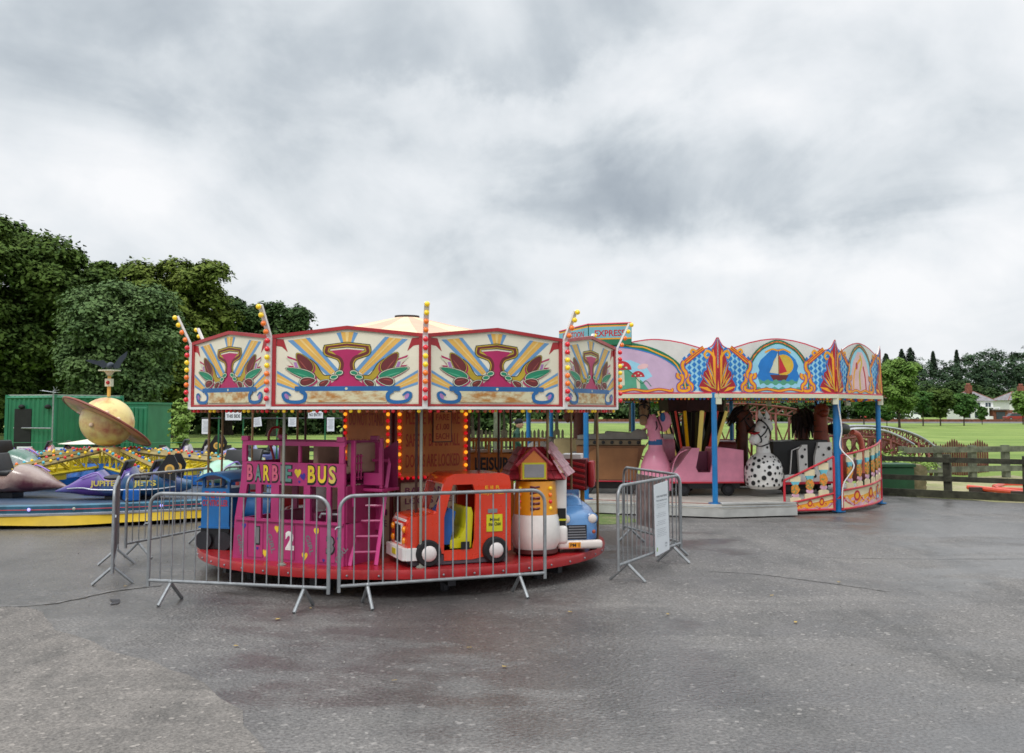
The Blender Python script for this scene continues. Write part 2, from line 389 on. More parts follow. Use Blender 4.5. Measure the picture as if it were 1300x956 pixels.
# far road and pavement across the park
sheet('road', [(-200, 148), (400, 148), (400, 158), (-200, 158)], .02, m_road)
mb = MB(); mb.box((100, 147.8, .06), (600, .4, .12), m_road); mb.box((100, 158.3, .06), (600, .6, .12), m_road); o = mb.build('kerb'); o['kind'] = 'structure'

# grit on the tarmac
gm = MB(); m_gr = mat('grit', (150, 146, 138), .9, var=.4, scale=2); r_ = random.Random(9)
for _ in range(1500):
    y = 6 + 13 * r_.random() ** 1.6; x = r_.uniform(-.55, .55) * y; s_ = r_.uniform(.002, .006) * (1 + .04 * y); a = r_.random() * 6
    vs = [(x + s_ * math.cos(a + t) * r_.uniform(.6, 1.2), y + s_ * math.sin(a + t) * r_.uniform(.6, 1.2), .012) for t in (0, 1.3, 2.5, 3.8, 5.1)] + [(x, y, .012 + s_ * .9)]
    gm.add(vs, [(i, (i + 1) % 5, 5) for i in range(5)], m_gr)
o = gm.build('grit'); tag(o, 'loose grit and tiny stones scattered over the tarmac', 'grit', kind='stuff')
# fallen leaves on the tarmac
m_leaf_y = mat('dry_leaf', (190, 160, 90), .8, var=.3, scale=20)
r_ = random.Random(3)
for px, py in ((159, 744), (352, 786), (1066, 739), (724, 777), (394, 772), (848, 780), (501, 864), (596, 822), (1010, 790), (640, 846), (980, 756), (300, 820)):
    q = G(px, py, .015); mb = MB(); a = r_.random() * 6; s_ = .012 + .008 * r_.random()
    pts = [(math.cos(a + t) * s_ * (1.5 if i % 3 == 0 else .8), math.sin(a + t) * s_ * (1.5 if i % 3 == 0 else .8), .006 * r_.random()) for i, t in enumerate(np.linspace(0, 6.28, 8)[:-1])]
    mb.poly(pts, m_leaf_y); o = mb.build('fallen_leaf'); o.location = q
    tag(o, 'small dry leaf lying on the grey tarmac', 'leaf', 'fallen leaves scattered on the tarmac')

# ------------------------------------------------------------------ vegetation
def leaf_mat(name, c, c2, var=.35):
    m = bpy.data.materials.new(name); m.use_nodes = True; nt = m.node_tree; N = nt.nodes.new; L = nt.links.new; b = nt.nodes['Principled BSDF']
    g = N('ShaderNodeNewGeometry'); t = N('ShaderNodeTexCoord'); n = N('ShaderNodeTexNoise'); n.inputs['Scale'].default_value = .45; n.inputs['Detail'].default_value = 3; L(t.outputs['Object'], n.inputs['Vector'])
    a = N('ShaderNodeMath'); a.operation = 'MULTIPLY_ADD'; L(g.outputs['Random Per Island'], a.inputs[0]); a.inputs[1].default_value = .5; 
    r = N('ShaderNodeMapRange'); r.inputs[1].default_value = .35; r.inputs[2].default_value = .65; r.inputs[4].default_value = .5; L(n.outputs[0], r.inputs[0]); L(r.outputs[0], a.inputs[2])
    x = N('ShaderNodeMixRGB'); L(a.outputs[0], x.inputs[0]); x.inputs[1].default_value = srgb(c); x.inputs[2].default_value = srgb(c2); L(x.outputs[0], b.inputs['Base Color'])
    b.inputs['Roughness'].default_value = .85; b.inputs['Specular IOR Level'].default_value = .15
    return m
lm_dark = leaf_mat('leaf_dark', (46, 68, 30), (92, 112, 48))
lm_grey = leaf_mat('leaf_greygreen', (62, 86, 52), (106, 128, 78))
lm_yel = leaf_mat('leaf_olive', (70, 90, 36), (112, 124, 54))
lm_deep = leaf_mat('leaf_deep', (38, 58, 32), (74, 96, 50))
lm_mid = leaf_mat('leaf_mid', (50, 84, 40), (84, 116, 52))
lm_pale = leaf_mat('leaf_pale', (80, 112, 50), (116, 142, 68))
lm_bush = leaf_mat('leaf_bush', (110, 140, 70), (150, 172, 90))
lm_con = leaf_mat('leaf_conifer', (34, 48, 36), (52, 66, 46))
m_bark = mat('bark', (72, 62, 50), .95, var=.3, scale=6, bump=.6)
def leaves_mesh(name, mats_, C, Nrm, size, flat=.0):
    """C (n,3) centres, Nrm (n,3) normals -> mesh of kite shaped leaf sprays"""
    n = len(C); Nrm = Nrm / (np.linalg.norm(Nrm, axis=1, keepdims=True) + 1e-9)
    t = rng.normal(size=(n, 3)); t -= (t * Nrm).sum(1, keepdims=True) * Nrm; t /= np.linalg.norm(t, axis=1, keepdims=True) + 1e-9; b = np.cross(Nrm, t)
    s = (size * rng.uniform(.6, 1.35, n))[:, None]
    V = np.stack([C + t * s, C + b * s * .55 - Nrm * s * .15, C - t * s * .8, C - b * s * .55 - Nrm * s * .15], 1).reshape(-1, 3)
    me = bpy.data.meshes.new(name); me.vertices.add(4 * n); me.vertices.foreach_set('co', V.astype('f4').ravel())
    me.loops.add(4 * n); me.loops.foreach_set('vertex_index', np.arange(4 * n, dtype='i4'))
    me.polygons.add(n); me.polygons.foreach_set('loop_start', np.arange(0, 4 * n, 4, dtype='i4')); me.polygons.foreach_set('loop_total', np.full(n, 4, 'i4'))
    for m in mats_: me.materials.append(m)
    if len(mats_) > 1: me.polygons.foreach_set('material_index', rng.integers(0, len(mats_), n).astype('i4'))
    me.update(calc_edges=True); return me
def crown_points(blobs, n, clump=14, tight=.3, droop=.35):
    """leaves gathered in clumps over the outside of overlapping lobes, plus some inside"""
    B = np.array(blobs, float); w = B[:, 3] * B[:, 5] + B[:, 3] * B[:, 4]; w /= w.sum()
    nc = max(1, n // clump); bi = rng.choice(len(B), nc, p=w)
    d = rng.normal(size=(nc, 3)); d[:, 2] = np.abs(d[:, 2]) * np.where(rng.random(nc) < .22, -1, 1); d /= np.linalg.norm(d, axis=1, keepdims=True)
    rad = np.where(rng.random(nc) < .8, rng.uniform(.8, 1.06, nc), rng.uniform(.3, .8, nc))
    cc = B[bi, :3] + d * B[bi, 3:6] * rad[:, None]
    k = np.repeat(np.arange(nc), clump); n = len(k); s = B[bi[k], 3:6].mean(1) * tight
    off = rng.normal(size=(n, 3)) * np.array([1, 1, .45]) * s[:, None] * .55
    C = cc[k] + off; C[:, 2] -= (off[:, :2] ** 2).sum(1) / (s + .01) * droop
    Nn = d[k] * .8 + np.array([0, 0, .75]) + rng.normal(size=(n, 3)) * .4
    return C, Nn
def limbs(mb, H, r, blobs, m, n=6, base=.35, seed=1):
    q = random.Random(seed); x0 = y0 = 0
    pts = [(0, 0, -.1), (q.uniform(-.1, .1) * r, 0, H * .2), (q.uniform(-1, 1) * r, q.uniform(-1, 1) * r, H * .5), (q.uniform(-2, 2) * r, q.uniform(-2, 2) * r, H * .85)]
    pts = spline(pts, 4); K = len(pts); mb.tube(pts, [r * (1.25 if i == 0 else 1) * (1 - .8 * i / (K - 1)) for i in range(K)], m, 8)
    for b in sorted(blobs, key=lambda b: -b[3])[:n]:
        z0 = H * q.uniform(base, .6); t = Vector(b[:3]); s_ = Vector((0, 0, z0)); mid = s_.lerp(t, .5) + Vector((0, 0, -.06 * H))
        p3 = spline([tuple(s_), tuple(mid), tuple(t)], 4); K = len(p3); mb.tube(p3, [r * .45 * (1 - .8 * i / (K - 1)) for i in range(K)], m, 6)
DENS = 2.0
def tree(name, label, base, H, blobs, lm, n, leaf, trunk_r, group='trees', clump=14, tight=.3, seed=1, nl=6):
    t = thing(name, label, 'tree', base, 0, group)
    mb = MB(); limbs(mb, H, trunk_r, blobs, m_bark, nl, seed=seed); mb.build('trunk', t)
    C, Nn = crown_points(blobs, int(n * DENS), clump, tight)
    leaf = leaf * DENS ** -.5
    o = bpy.data.objects.new('crown', leaves_mesh('crown', [lm], C, Nn, leaf)); col.objects.link(o); o.parent = t
    return t
def lobes(W, z0, z1, n, seed, D=None, lobe=.36, top=.7):
    """n lobes inside an envelope of half-width W between z0 and z1, widest low"""
    q = random.Random(seed); D = D or W; out = []
    H = z1 - z0
    for i in range(n):
        f = (i + .5) / n; z = z0 + H * (.12 + .8 * f); half = math.sin(math.pi * min(1, .22 + .72 * (1 - f) ** top)) ** .7 if 1 else 1
        a = i * 2.4 + q.random(); rr = q.uniform(.45, .75) * half
        s = W * lobe * q.uniform(.8, 1.25) * (.6 + .4 * half)
        out.append((math.cos(a) * rr * W, math.sin(a) * rr * D, min(z, z1 - s * .6), s, s, s * .72))
    out.append((0, 0, z1 - W * lobe * .75, W * lobe * .9, D * lobe * .9, W * lobe * .75)); return out
def by_px(cx, hw, ytop, Y, ybot=None, zb=None):
    """tree size at distance Y from its width and top in the frame"""
    X = P(cx, 520, Y).x; W = hw * Y / F; zt = P(cx, ytop, Y).z
    return X, W, zt
def big_tree(nm, label, cx, hw, ytop, Y, lm, z0, n, leaf, seed, nlobes=22, lobe=.36, tight=.3, top=.7, tr=.4):
    X, W, zt = by_px(cx, hw, ytop, Y); D = W * .8
    return tree(nm, label, (X, Y, 0), zt, lobes(W, z0, zt, nlobes, seed, D, lobe, top), lm, n, leaf, tr, 'large park trees behind the container cabins', clump=22, tight=tight, seed=seed)
big_tree('beech_tree', 'tallest dark green tree at the far left edge of the park', -30, 120, 270, 62, lm_dark, .8, 42000, .26, 1, 46, .25, .5)
big_tree('beech_tree', 'dark green rounded tree between the tallest tree and the olive green one', 88, 66, 316, 66, lm_dark, 1, 26000, .25, 2, 36, .27, .5)
big_tree('ash_tree', 'broad grey-green tree with drooping layered foliage behind the planet ride', 150, 92, 358, 55, lm_grey, .8, 42000, .19, 3, 50, .22, .55)
big_tree('lime_tree', 'olive green tree with a rounded top rising behind the grey-green tree', 218, 86, 328, 68, lm_yel, 1, 36000, .24, 4, 40, .26, .5)
big_tree('oak_tree', 'small dark tree showing above the carousel panels', 345, 56, 384, 72, lm_deep, 1, 20000, .24, 5, 28, .28, .5)
big_tree('oak_tree', 'dark tree filling the gap below the olive green tree', 290, 56, 376, 76, lm_deep, 1, 16000, .25, 6, 16, .36, .32)
big_tree('oak_tree', 'dark tree in the deep shade low behind the green cabins', 20, 110, 395, 74, lm_deep, .5, 24000, .3, 8, 22, .36, .32)
big_tree('sycamore_tree', 'dark green tree sloping down between the tallest tree and the grey-green one', 122, 52, 334, 71, lm_dark, 1, 16000, .24, 12, 20, .34, .4)
big_tree('elder_bush', 'pale green leafy bush beside the right end of the green cabins', 230, 17, 506, 36.5, lm_bush, .3, 3600, .09, 9, 12, .4, .4, tr=.06)
# white flower heads on the bush
# dark understorey along the left edge of the field
def mass(name, label, cat, boxes, lm, n, leaf, clump=16, tight=.35):
    C, Nn = crown_points(boxes, n, clump, tight)
    o = bpy.data.objects.new(name, leaves_mesh(name, lm if isinstance(lm, list) else [lm], C, Nn, leaf)); col.objects.link(o); return tag(o, label, cat, kind='stuff')
q = random.Random(5); bl = []
for i in range(46):
    px = -60 + i * 15.5; Y = 80 + q.uniform(-3, 6); W = q.uniform(1.4, 2.6); X = P(px, 520, Y).x
    bl.append((X, Y, q.uniform(.7, 1.9), W, W * .8, q.uniform(1.3, 2.2)))
for i in range(30):
    px = -60 + i * 15.5; Y = 84 + q.uniform(-2, 4); W = q.uniform(2, 3); X = P(px, 520, Y).x
    bl.append((X, Y, q.uniform(3, 4.5), W, W * .8, 2.4))
mass('hedge', 'dark understorey of shrubs along the far edge of the mown field', 'hedge', bl, lm_deep, 60000, .26)
# far woodland on the right
bl = []
for row in range(3):
    for i in range(34):
        px = 1045 + i * 13 + q.uniform(-3, 3); Y = 318 + row * 14 + q.uniform(-4, 4)
        ytop = np.interp(px, [1100, 1125, 1180, 1230, 1300, 1400], [470, 462, 453, 448, 441, 436]) + q.uniform(-2, 5) + (2 - row) * 5
        zt = P(px, ytop, Y).z; X = P(px, 500, Y).x
        for k in range(5):
            W = q.uniform(3.0, 4.6); bl.append((X + q.uniform(-2.5, 2.5), Y - k * 1.5, zt * (1 - .2 * k) - W * .8 + q.uniform(-.6, .6), W, W, W * .8))
mass('woodland', 'dense dark green wood behind the white houses', 'woodland', bl, [leaf_mat('leaf_far_haze', (46, 66, 46), (78, 98, 66)), leaf_mat('leaf_far_haze_dark', (38, 58, 42), (62, 84, 56))], 150000, .42, 26, .36)  # slight distance haze painted into both leaf colours, lighter and a little bluer
# shrubs at the far side of the field behind the rides
bl = []
for i in range(40):
    px = 560 + i * 15; Y = 166 + q.uniform(-2, 4); W = q.uniform(2, 3.4); bl.append((P(px, 520, Y).x, Y, q.uniform(1.2, 2.6), W, W, q.uniform(1.8, 3)))
mass('shrubbery', 'dark shrubs along the road behind the rides', 'shrubs', bl, lm_deep, 26000, .4)
bl = []
for i in range(60):
    px = 1040 + i * 5.5; Y = 296 + q.uniform(-4, 4); W = q.uniform(2.6, 4); bl.append((P(px, 520, Y).x, Y, q.uniform(1.5, 7), W, W * .8, q.uniform(3, 4.5)))
mass('undergrowth', 'dark shrubs and low branches along the foot of the far wood', 'undergrowth', bl, lm_deep, 60000, .45, 20)
# conifers above the wood
def conifer(cx, ytop, hw, Y, label):
    X = P(cx, 500, Y).x; zt = P(cx, ytop, Y).z; W = hw * Y / F; H0 = zt * .62; n = 2600
    t = thing('fir_tree', label, 'tree', (X, Y, 0), 0, 'firs standing above the wood'); mb = MB(); mb.tube([(0, 0, -.2), (0, 0, zt - .2)], [.35, .04], m_bark, 6); mb.build('trunk', t)
    lev = rng.integers(0, 16, n); f = np.clip((lev + rng.uniform(-.3, .9, n)) / 16, 0, 1); a = rng.uniform(0, 6.28, n); rr = (W * 1.5 * (1 - f) ** .75 + .15) * rng.uniform(.1, 1.05, n) * (1 + .25 * np.sin(a * 5 + lev))
    C = np.stack([rr * np.cos(a), rr * np.sin(a), H0 + (zt - H0) * f - rr * .25], 1); Nn = np.stack([np.cos(a) * .5, np.sin(a) * .5, np.ones(n)], 1) + rng.normal(size=(n, 3)) * .3
    o = bpy.data.objects.new('crown', leaves_mesh('crown', [lm_con], C, Nn, .42)); col.objects.link(o); o.parent = t
conifer(1126, 449, 7, 300, 'dark pointed fir just right of the big ride canopy'); conifer(1146, 443, 6, 330, 'slim fir, thinner of the close pair above the wood'); conifer(1157, 441, 9, 330, 'bushy fir, thicker of the close pair above the wood')
conifer(1186, 446, 4, 335, 'thin fir tip above the middle of the wood'); conifer(1216, 444, 3.5, 340, 'small fir tip above the roof of the white house')
# park trees in the field
def park_tree(cx, hw, ytop, ybase, lm, label, n=5000, seed=1, z0f=.25, lobe=.4, leaf=None, tr=None, nm='park_tree'):
    B = G(cx, ybase); Y = B.y; W = hw * Y / F; zt = P(cx, ytop, Y).z
    return tree(nm, label, (B.x, Y, 0), zt, lobes(W, zt * z0f, zt, 12, seed, W, lobe, .9), lm, n, leaf or Y * .0021, tr or .018 * zt + .02, 'young trees in the park field', clump=12, tight=.42, seed=seed)
park_tree(1142, 30, 455, 543, lm_pale, 'tallest pale green tree in the field beside the big ride', 9000, 21, .16, .36)
park_tree(1172, 13, 496, 541, lm_mid, 'slim tree between the tall pale tree and the round dark one', 2600, 22, .3)
park_tree(1194, 17, 493, 540.5, lm_dark, 'round dark tree second from the white house', 3600, 23, .24, .46)
park_tree(1224, 15, 499, 540.5, lm_mid, 'round green tree in front of the white house', 3600, 24, .24, .46)
park_tree(1247, 6, 516, 539, lm_mid, 'tiny sapling in front of the porch of the white house', 800, 25, .2, .5)
park_tree(1299, 14, 497, 539, lm_pale, 'pale tree at the far right edge of the field', 3000, 26, .25, .46)
park_tree(1126, 9, 514, 541, lm_mid, 'low young tree under the edge of the big ride canopy', 1500, 27, .25)
park_tree(1097, 17, 493, 543, lm_mid, 'tree seen between the last two blue posts of the big ride', 3600, 28, .3)
park_tree(1060, 15, 480, 541, lm_mid, 'tree behind the thick blue post of the big ride', 3000, 29, .35)
park_tree(985, 22, 470, 541, lm_mid, 'tree behind the spotted horse car', 3500, 30, .4)
park_tree(925, 20, 470, 541, lm_dark, 'tree behind the brown horse head', 3500, 31, .4)
park_tree(868, 26, 460, 545, lm_mid, 'tree behind the pink horse head', 5000, 32, .3)
park_tree(838, 22, 465, 545, lm_mid, 'leafy tree behind the gap between pink horse and blue post', 4000, 33, .28)
park_tree(800, 26, 455, 548, lm_dark, 'dark tree behind the rear blue post', 5000, 34, .38)
park_tree(757, 30, 450, 556, lm_dark, 'tree with a dark trunk seen under the right end of the small carousel', 5500, 35, .42, tr=.2)
park_tree(707, 28, 450, 552, lm_dark, 'tree with a dark trunk between the two thin rear blue posts', 5500, 36, .42, tr=.16)
park_tree(640, 34, 455, 556, lm_mid, 'tree behind the man in the beanie', 6500, 37, .34, tr=.12)
park_tree(600, 30, 450, 556, lm_mid, 'bushy tree behind the yellow toy bus', 6500, 38, .22, tr=.12)

# ------------------------------------------------------------------ houses, wall, cars far away
m_slate = mat('roof_slate', (140, 136, 138), .8, var=.2, scale=1.5); m_ridge = mat('ridge_tile', (150, 92, 78), .8)
m_render = mat('white_render', (225, 225, 222), .8, var=.06); m_brick = mat('brick_red', (140, 84, 66), .9, var=.25, scale=3)
m_glass = mat('window_glass', (60, 70, 78), .15, var=.1); m_frame = mat('white_frame', (235, 235, 235), .6, var=.03); m_wdark = mat('timber_dark', (60, 50, 44), .8)
def hip_house(name, label, x0, x1, y0, y1, eave, ridge, lower, hip=.35, chim=(.42,), porch=True, wins=3):
    t = thing(name, label, 'house', ((x0 + x1) / 2, y0, 0), 0, None); W = x1 - x0; D = y1 - y0; h = W / 2
    mb = MB(); mb.box((0, D / 2, eave * .25), (W, D, eave * .5), lower); mb.box((0, D / 2, eave * .75), (W + .02, D + .02, eave * .5), m_render); mb.build('wall', t)
    e = .5; rx = h - W * hip; rf = MB()
    vs = [(-h - e, -e, eave), (h + e, -e, eave), (h + e, D + e, eave), (-h - e, D + e, eave), (-rx, D / 2, ridge), (rx, D / 2, ridge)]
    rf.add(vs, [(0, 1, 5, 4), (1, 2, 5), (2, 3, 4, 5), (3, 0, 4), (0, 3, 2, 1)], m_slate)
    for a, b in ((0, 4), (1, 5), (4, 5), (2, 5), (3, 4)): rf.tube([vs[a], vs[b]], .08, m_ridge, 6)
    ro = rf.build('roof', t)
    for c in chim:
        cb = MB(); X = -h + W * c; cb.box((X, D / 2 - .6, ridge - .1), (1.1, .9, 2.6), m_brick)
        for k in (-.3, .0, .3): cb.tube([(X + k, D / 2 - .6, ridge + 1.1), (X + k, D / 2 - .6, ridge + 1.65)], .13, m_ridge, 8)
        cb.build('chimney', ro)
    for k in range(wins):
        X = -h + W * (k + .5) / wins
        for z, ww, hh in ((eave * .77, 1.3, 1.3), (eave * .28, 1.5, 1.5)):
            f = MB(); f.box((X, -.04, z), (ww, .1, hh), m_frame); wo = f.build('window', t)
            g = MB(); 
            for s_ in (-1, 1): g.box((X + s_ * ww * .23, -.1, z), (ww * .38, .03, hh * .82), m_glass)
            g.build('pane', wo)
    if porch:
        pm = MB(); X = h * .62; pm.box((X, -.9, 2.55), (3.4, 1.8, .18), m_frame)
        for a in (-1.6, -.6, .5, 1.6): pm.box((X + a, -1.7, 1.25), (.22, .16, 2.5), m_frame)
        pm.box((X, -1.66, .4), (3.3, .1, .8), m_frame); pm.build('porch', t)
    return t
def px_x(px, Y): return P(px, 520, Y).x
hip_house('white_house', 'white rendered house with slate hipped roof and one brick chimney', px_x(1221, 200), px_x(1261, 200), 200, 207, P(0, 509, 200).z, P(0, 496.5, 200).z, m_render, .36, (.44,))
hip_house('brick_house', 'brick house half hidden behind the tree at the far right', px_x(1282, 205), px_x(1330, 205), 205, 212, P(0, 508, 205).z, P(0, 497, 205).z, m_brick, .3, (.5,), False)
hip_house('brick_house', 'brick house whose roof shows under the edge of the big ride canopy', px_x(1098, 205), px_x(1139, 205), 205, 212, P(0, 512, 205).z, P(0, 502, 205).z, m_brick, .3, (.7,), False)
hip_house('white_house', 'long white house seen between the thick and the last blue post', px_x(1050, 190), px_x(1090, 190), 190, 197, P(0, 510, 190).z, P(0, 497, 190).z, m_render, .2, (.3,), False, 5)
hip_house('white_house', 'white house seen above the black and white ride car', px_x(965, 190), px_x(1010, 190), 190, 197, P(0, 510, 190).z, P(0, 499, 190).z, m_render, .25, (.6,), False, 4)
gb = thing('garage', 'low white garage between the white and the brick house', 'garage', (px_x(1270, 198), 198, 0)); mb = MB(); mb.box((0, 2, 1.0), (2.6, 4, 2.0), m_brick); mb.build('wall', gb); mb = MB(); mb.box((0, 1.8, 2.1), (2.9, 4.8, .2), m_slate); mb.build('roof', gb); mb = MB(); mb.box((0, -.05, .85), (1.7, .1, 1.6), m_glass); mb.build('door', gb)
mb = MB(); mb.box((px_x(1140, 162) + 10, 162, .22), (px_x(1400, 162) - px_x(1040, 162), .3, .44), m_brick); mb.box((px_x(1140, 162) + 10, 162, .47), (px_x(1400, 162) - px_x(1040, 162), .4, .06), m_ridge); o = mb.build('brick_wall'); tag(o, 'long low red brick garden wall beside the far road', 'wall')
mb = MB(); mb.box((px_x(760, 164), 164, .25), (50, .25, .5), m_brick); o = mb.build('brick_wall'); tag(o, 'low brick wall seen across the field under the small carousel', 'wall')
m_tyre = mat('tyre', (28, 28, 30), .8); m_hub = mat('hub', (150, 150, 155), .4, .6)
def car(px, Y, c, label, L=4.2, van=False, name='parked_car'):
    X = px_x(px, Y); t = thing(name, label, 'van' if van else 'car', (X, Y, 0), 0)
    m = mat('car_' + name + str(px), c, .3, coat=.5, var=.03)
    h = 1.9 if van else .78
    out = [(-L / 2, .35), (-L / 2, .75), (-L * .47, .8), (-L * .38, .85 if not van else 1.2), (L * .3, .88), (L * .48, .72), (L / 2, .6), (L / 2, .35)] if not van else [(-L / 2, .35), (-L / 2, 1.9), (L * .22, 1.95), (L * .34, 1.15), (L * .48, 1.0), (L / 2, .4)]
    mb = MB(); mb.prism(out, -.85, .85, m); mb.build('body', t, .06)
    if not van:
        mb = MB(); mb.prism([(-L * .36, .84), (-L * .24, 1.4), (L * .08, 1.44), (L * .24, .88)], -.74, .74, m_glass); cb = mb.build('cabin_glass', t, .04)
        mb = MB(); mb.prism([(-L * .25, 1.38), (-L * .23, 1.44), (L * .07, 1.47), (L * .1, 1.38)], -.76, .76, m); mb.build('roof', t, .03)
    else:
        mb = MB(); mb.prism([(L * .1, 1.25), (L * .1, 1.75), (L * .24, 1.75), (L * .32, 1.25)], -.87, .87, m_glass); mb.build('cabin_glass', t)
    for a in (-.31, .31):
        for b in (-.78, .78):
            mb = MB(); mb.lathe([(.001, -.1), (.3, -.1), (.32, -.06), (.32, .06), (.3, .1), (.001, .1)], m_tyre, 16, (a * L, b, .32), Matrix.Rotation(R(90), 3, 'X')); w = mb.build('wheel', t)
            mb = MB(); mb.lathe([(.001, -.115), (.19, -.115), (.19, .115), (.001, .115)], m_hub, 12, (a * L, b, .32), Matrix.Rotation(R(90), 3, 'X')); mb.build('hub', w)
car(1136, 192, (226, 228, 232), 'silver car parked by the far road beside the tall pale tree'); car(1155, 194, (235, 236, 238), 'white van with raised roof parked behind the tall pale tree', 3.6, True, 'parked_van')
car(1289, 192, (150, 40, 40), 'dark red car parked near the brick house'); car(984, 185, (228, 230, 232), 'white car parked beyond the spotted horse head'); car(1104, 190, (190, 60, 50), 'red car parked beside the last blue post of the big ride', 4)

# ------------------------------------------------------------------ container cabins, fences
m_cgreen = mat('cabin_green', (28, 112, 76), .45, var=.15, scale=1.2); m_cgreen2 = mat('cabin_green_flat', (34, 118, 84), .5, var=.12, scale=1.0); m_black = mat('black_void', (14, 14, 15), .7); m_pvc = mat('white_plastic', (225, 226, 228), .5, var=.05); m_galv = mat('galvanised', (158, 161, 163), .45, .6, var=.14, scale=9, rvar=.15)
m_roofg = mat('cabin_roof', (160, 165, 160), .7)
def corrug(mb, a, b, z0, z1, m, pitch=.28, dep=.035):
    a = Vector(a); b = Vector(b); d = (b - a); L = d.length; d.normalize(); nrm = Vector((d.y, -d.x, 0)); n = max(1, int(L / pitch)); vs = []; k = 0; pr = []
    for i in range(n):
        s0 = L * i / n; p = L / n
        for f, h in ((0, 0), (.35, 0), (.5, dep), (.85, dep)): pr.append((s0 + f * p, h))
    pr.append((L, 0))
    for s_, h in pr:
        for z in (z0, z1): vs.append(tuple(a + d * s_ + nrm * h + Vector((0, 0, z))))
    mb.add(vs, [(2 * i, 2 * i + 2, 2 * i + 3, 2 * i + 1) for i in range(len(pr) - 1)], m)
c0 = P(8, 560, 35.5); c1 = P(68, 560, 34.6); c2 = P(153, 560, 37.2); zt = P(68, 503, 35).z
t = thing('container_cabin', 'green corrugated cabin with open dark doorway and small window behind the planet ride', 'cabin', (c1.x, c1.y, 0)); I = inv(t)
def L3(v, I=I): return I @ Vector(v)
mb = MB(); a, b, c = L3((c0.x, c0.y, 0)), L3((c1.x, c1.y, 0)), L3((c2.x, c2.y, 0)); dd = a + (c - b)
corrug(mb, a, b, 0, zt, m_cgreen, .22); corrug(mb, b, c, 0, zt, m_cgreen, .25); corrug(mb, dd, a, 0, zt, m_cgreen); corrug(mb, c, dd, 0, zt, m_cgreen); mb.build('wall', t)
mb = MB(); n_ = 1.02; mb.prism([tuple(x.xy) for x in (a, b, c, dd)], zt, zt + .06, m_roofg, 'z')
mb.build('roof', t); mb = MB()
for q_ in (a, b, c, dd): mb.box((q_.x, q_.y, zt / 2), (.12, .12, zt + .1), m_cgreen2)
for u, v in ((a, b), (b, c)):
    mb.tube([(u.x, u.y, zt - .05), (v.x, v.y, zt - .05)], .07, m_cgreen2, 4)
mb.build('corner_post', t)
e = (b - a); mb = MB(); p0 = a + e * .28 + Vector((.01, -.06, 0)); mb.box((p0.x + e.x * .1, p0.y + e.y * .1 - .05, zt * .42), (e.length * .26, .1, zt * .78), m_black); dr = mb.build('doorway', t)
e = (c - b); mb = MB(); w0 = b + e * .93; 
rz = Matrix.Rotation(math.atan2(e.y, e.x), 3, 'Z'); mb.box((b.x + e.x * .96, b.y + e.y * .96 - .08, zt * .5), (.9, .12, .95), m_frame, rz); wo = mb.build('window', t); mb = MB(); mb.box((b.x + e.x * .96, b.y + e.y * .96 - .12, zt * .5), (.74, .1, .78), m_glass, rz); mb.build('pane', wo)
mb = MB(); mb.tube([tuple(a + (b - a) * .2 + Vector((0, -.15, zt * .52))), tuple(a + (b - a) * .98 + Vector((0, -.15, zt * .52)))], .03, m_galv, 6); mb.build('door_bar', t)
for f in (.35, .9):
    mb = MB(); u = a + (b - a) * f; mb.ball((u.x, u.y - .15, zt * .84), (.11, .11, .08), m_tyre); mb.build('lamp', t)
d0 = P(153, 560, 37.0); d1 = P(187, 560, 37.0); z2 = P(180, 513, 37).z
t = thing('container_cabin', 'smaller plain dark green cabin to the right of the corrugated one', 'cabin', (d0.x, d0.y, 0)); mb = MB(); W = (d1 - d0).length
mb.box((W / 2, 1.27, z2 / 2), (W, 2.54, z2), m_cgreen2); mb.build('wall', t, .03)
for k in (0, 1):
    mb = MB(); mb.box((W * (.26 + .48 * k), -.02, z2 * .48), (W * .46, .06, z2 * .92), m_cgreen2); d_ = mb.build('door', t, .02)
    for s_ in (-.3, .3): mb = MB(); mb.tube([(W * (.26 + .48 * k) + s_ * W * .3, -.09, .1), (W * (.26 + .48 * k) + s_ * W * .3, -.09, z2 - .15)], .02, m_cgreen2, 6); mb.build('lock_rod', d_)
mb = MB(); mb.box((W / 2, 1.27, z2 + .03), (W + .1, 2.6, .08), m_cgreen2); mb.build('roof', t)
# tv aerial on a mast by the cabin
t = thing('aerial', 'thin television aerial on a mast above the corrugated cabin', 'aerial', tuple(P(66, 560, 34.4).xy) + (0,)); zz = P(66, 495, 34.4).z
mb = MB(); mb.tube([(0, 0, 0), (0, 0, zz)], .025, m_galv, 6); mb.build('mast', t); mb = MB(); mb.tube([(-.4, 0, zz - .02), (.12, -.1, zz - .1)], .015, m_galv, 5)
for k in range(7): x_ = -.38 + k * .075; mb.tube([(x_, -.2, zz - .03 - k * .01), (x_, .2, zz - .03 - k * .01)], .008, m_galv, 4)
for a_ in (.3, 1.1, 2.0): mb.tube([(.05, 0, zz - .05), (.05 + .15 * math.cos(a_), 0, zz - .05 + .18 * math.sin(a_))], .008, m_galv, 4)
mb.build('array', t)

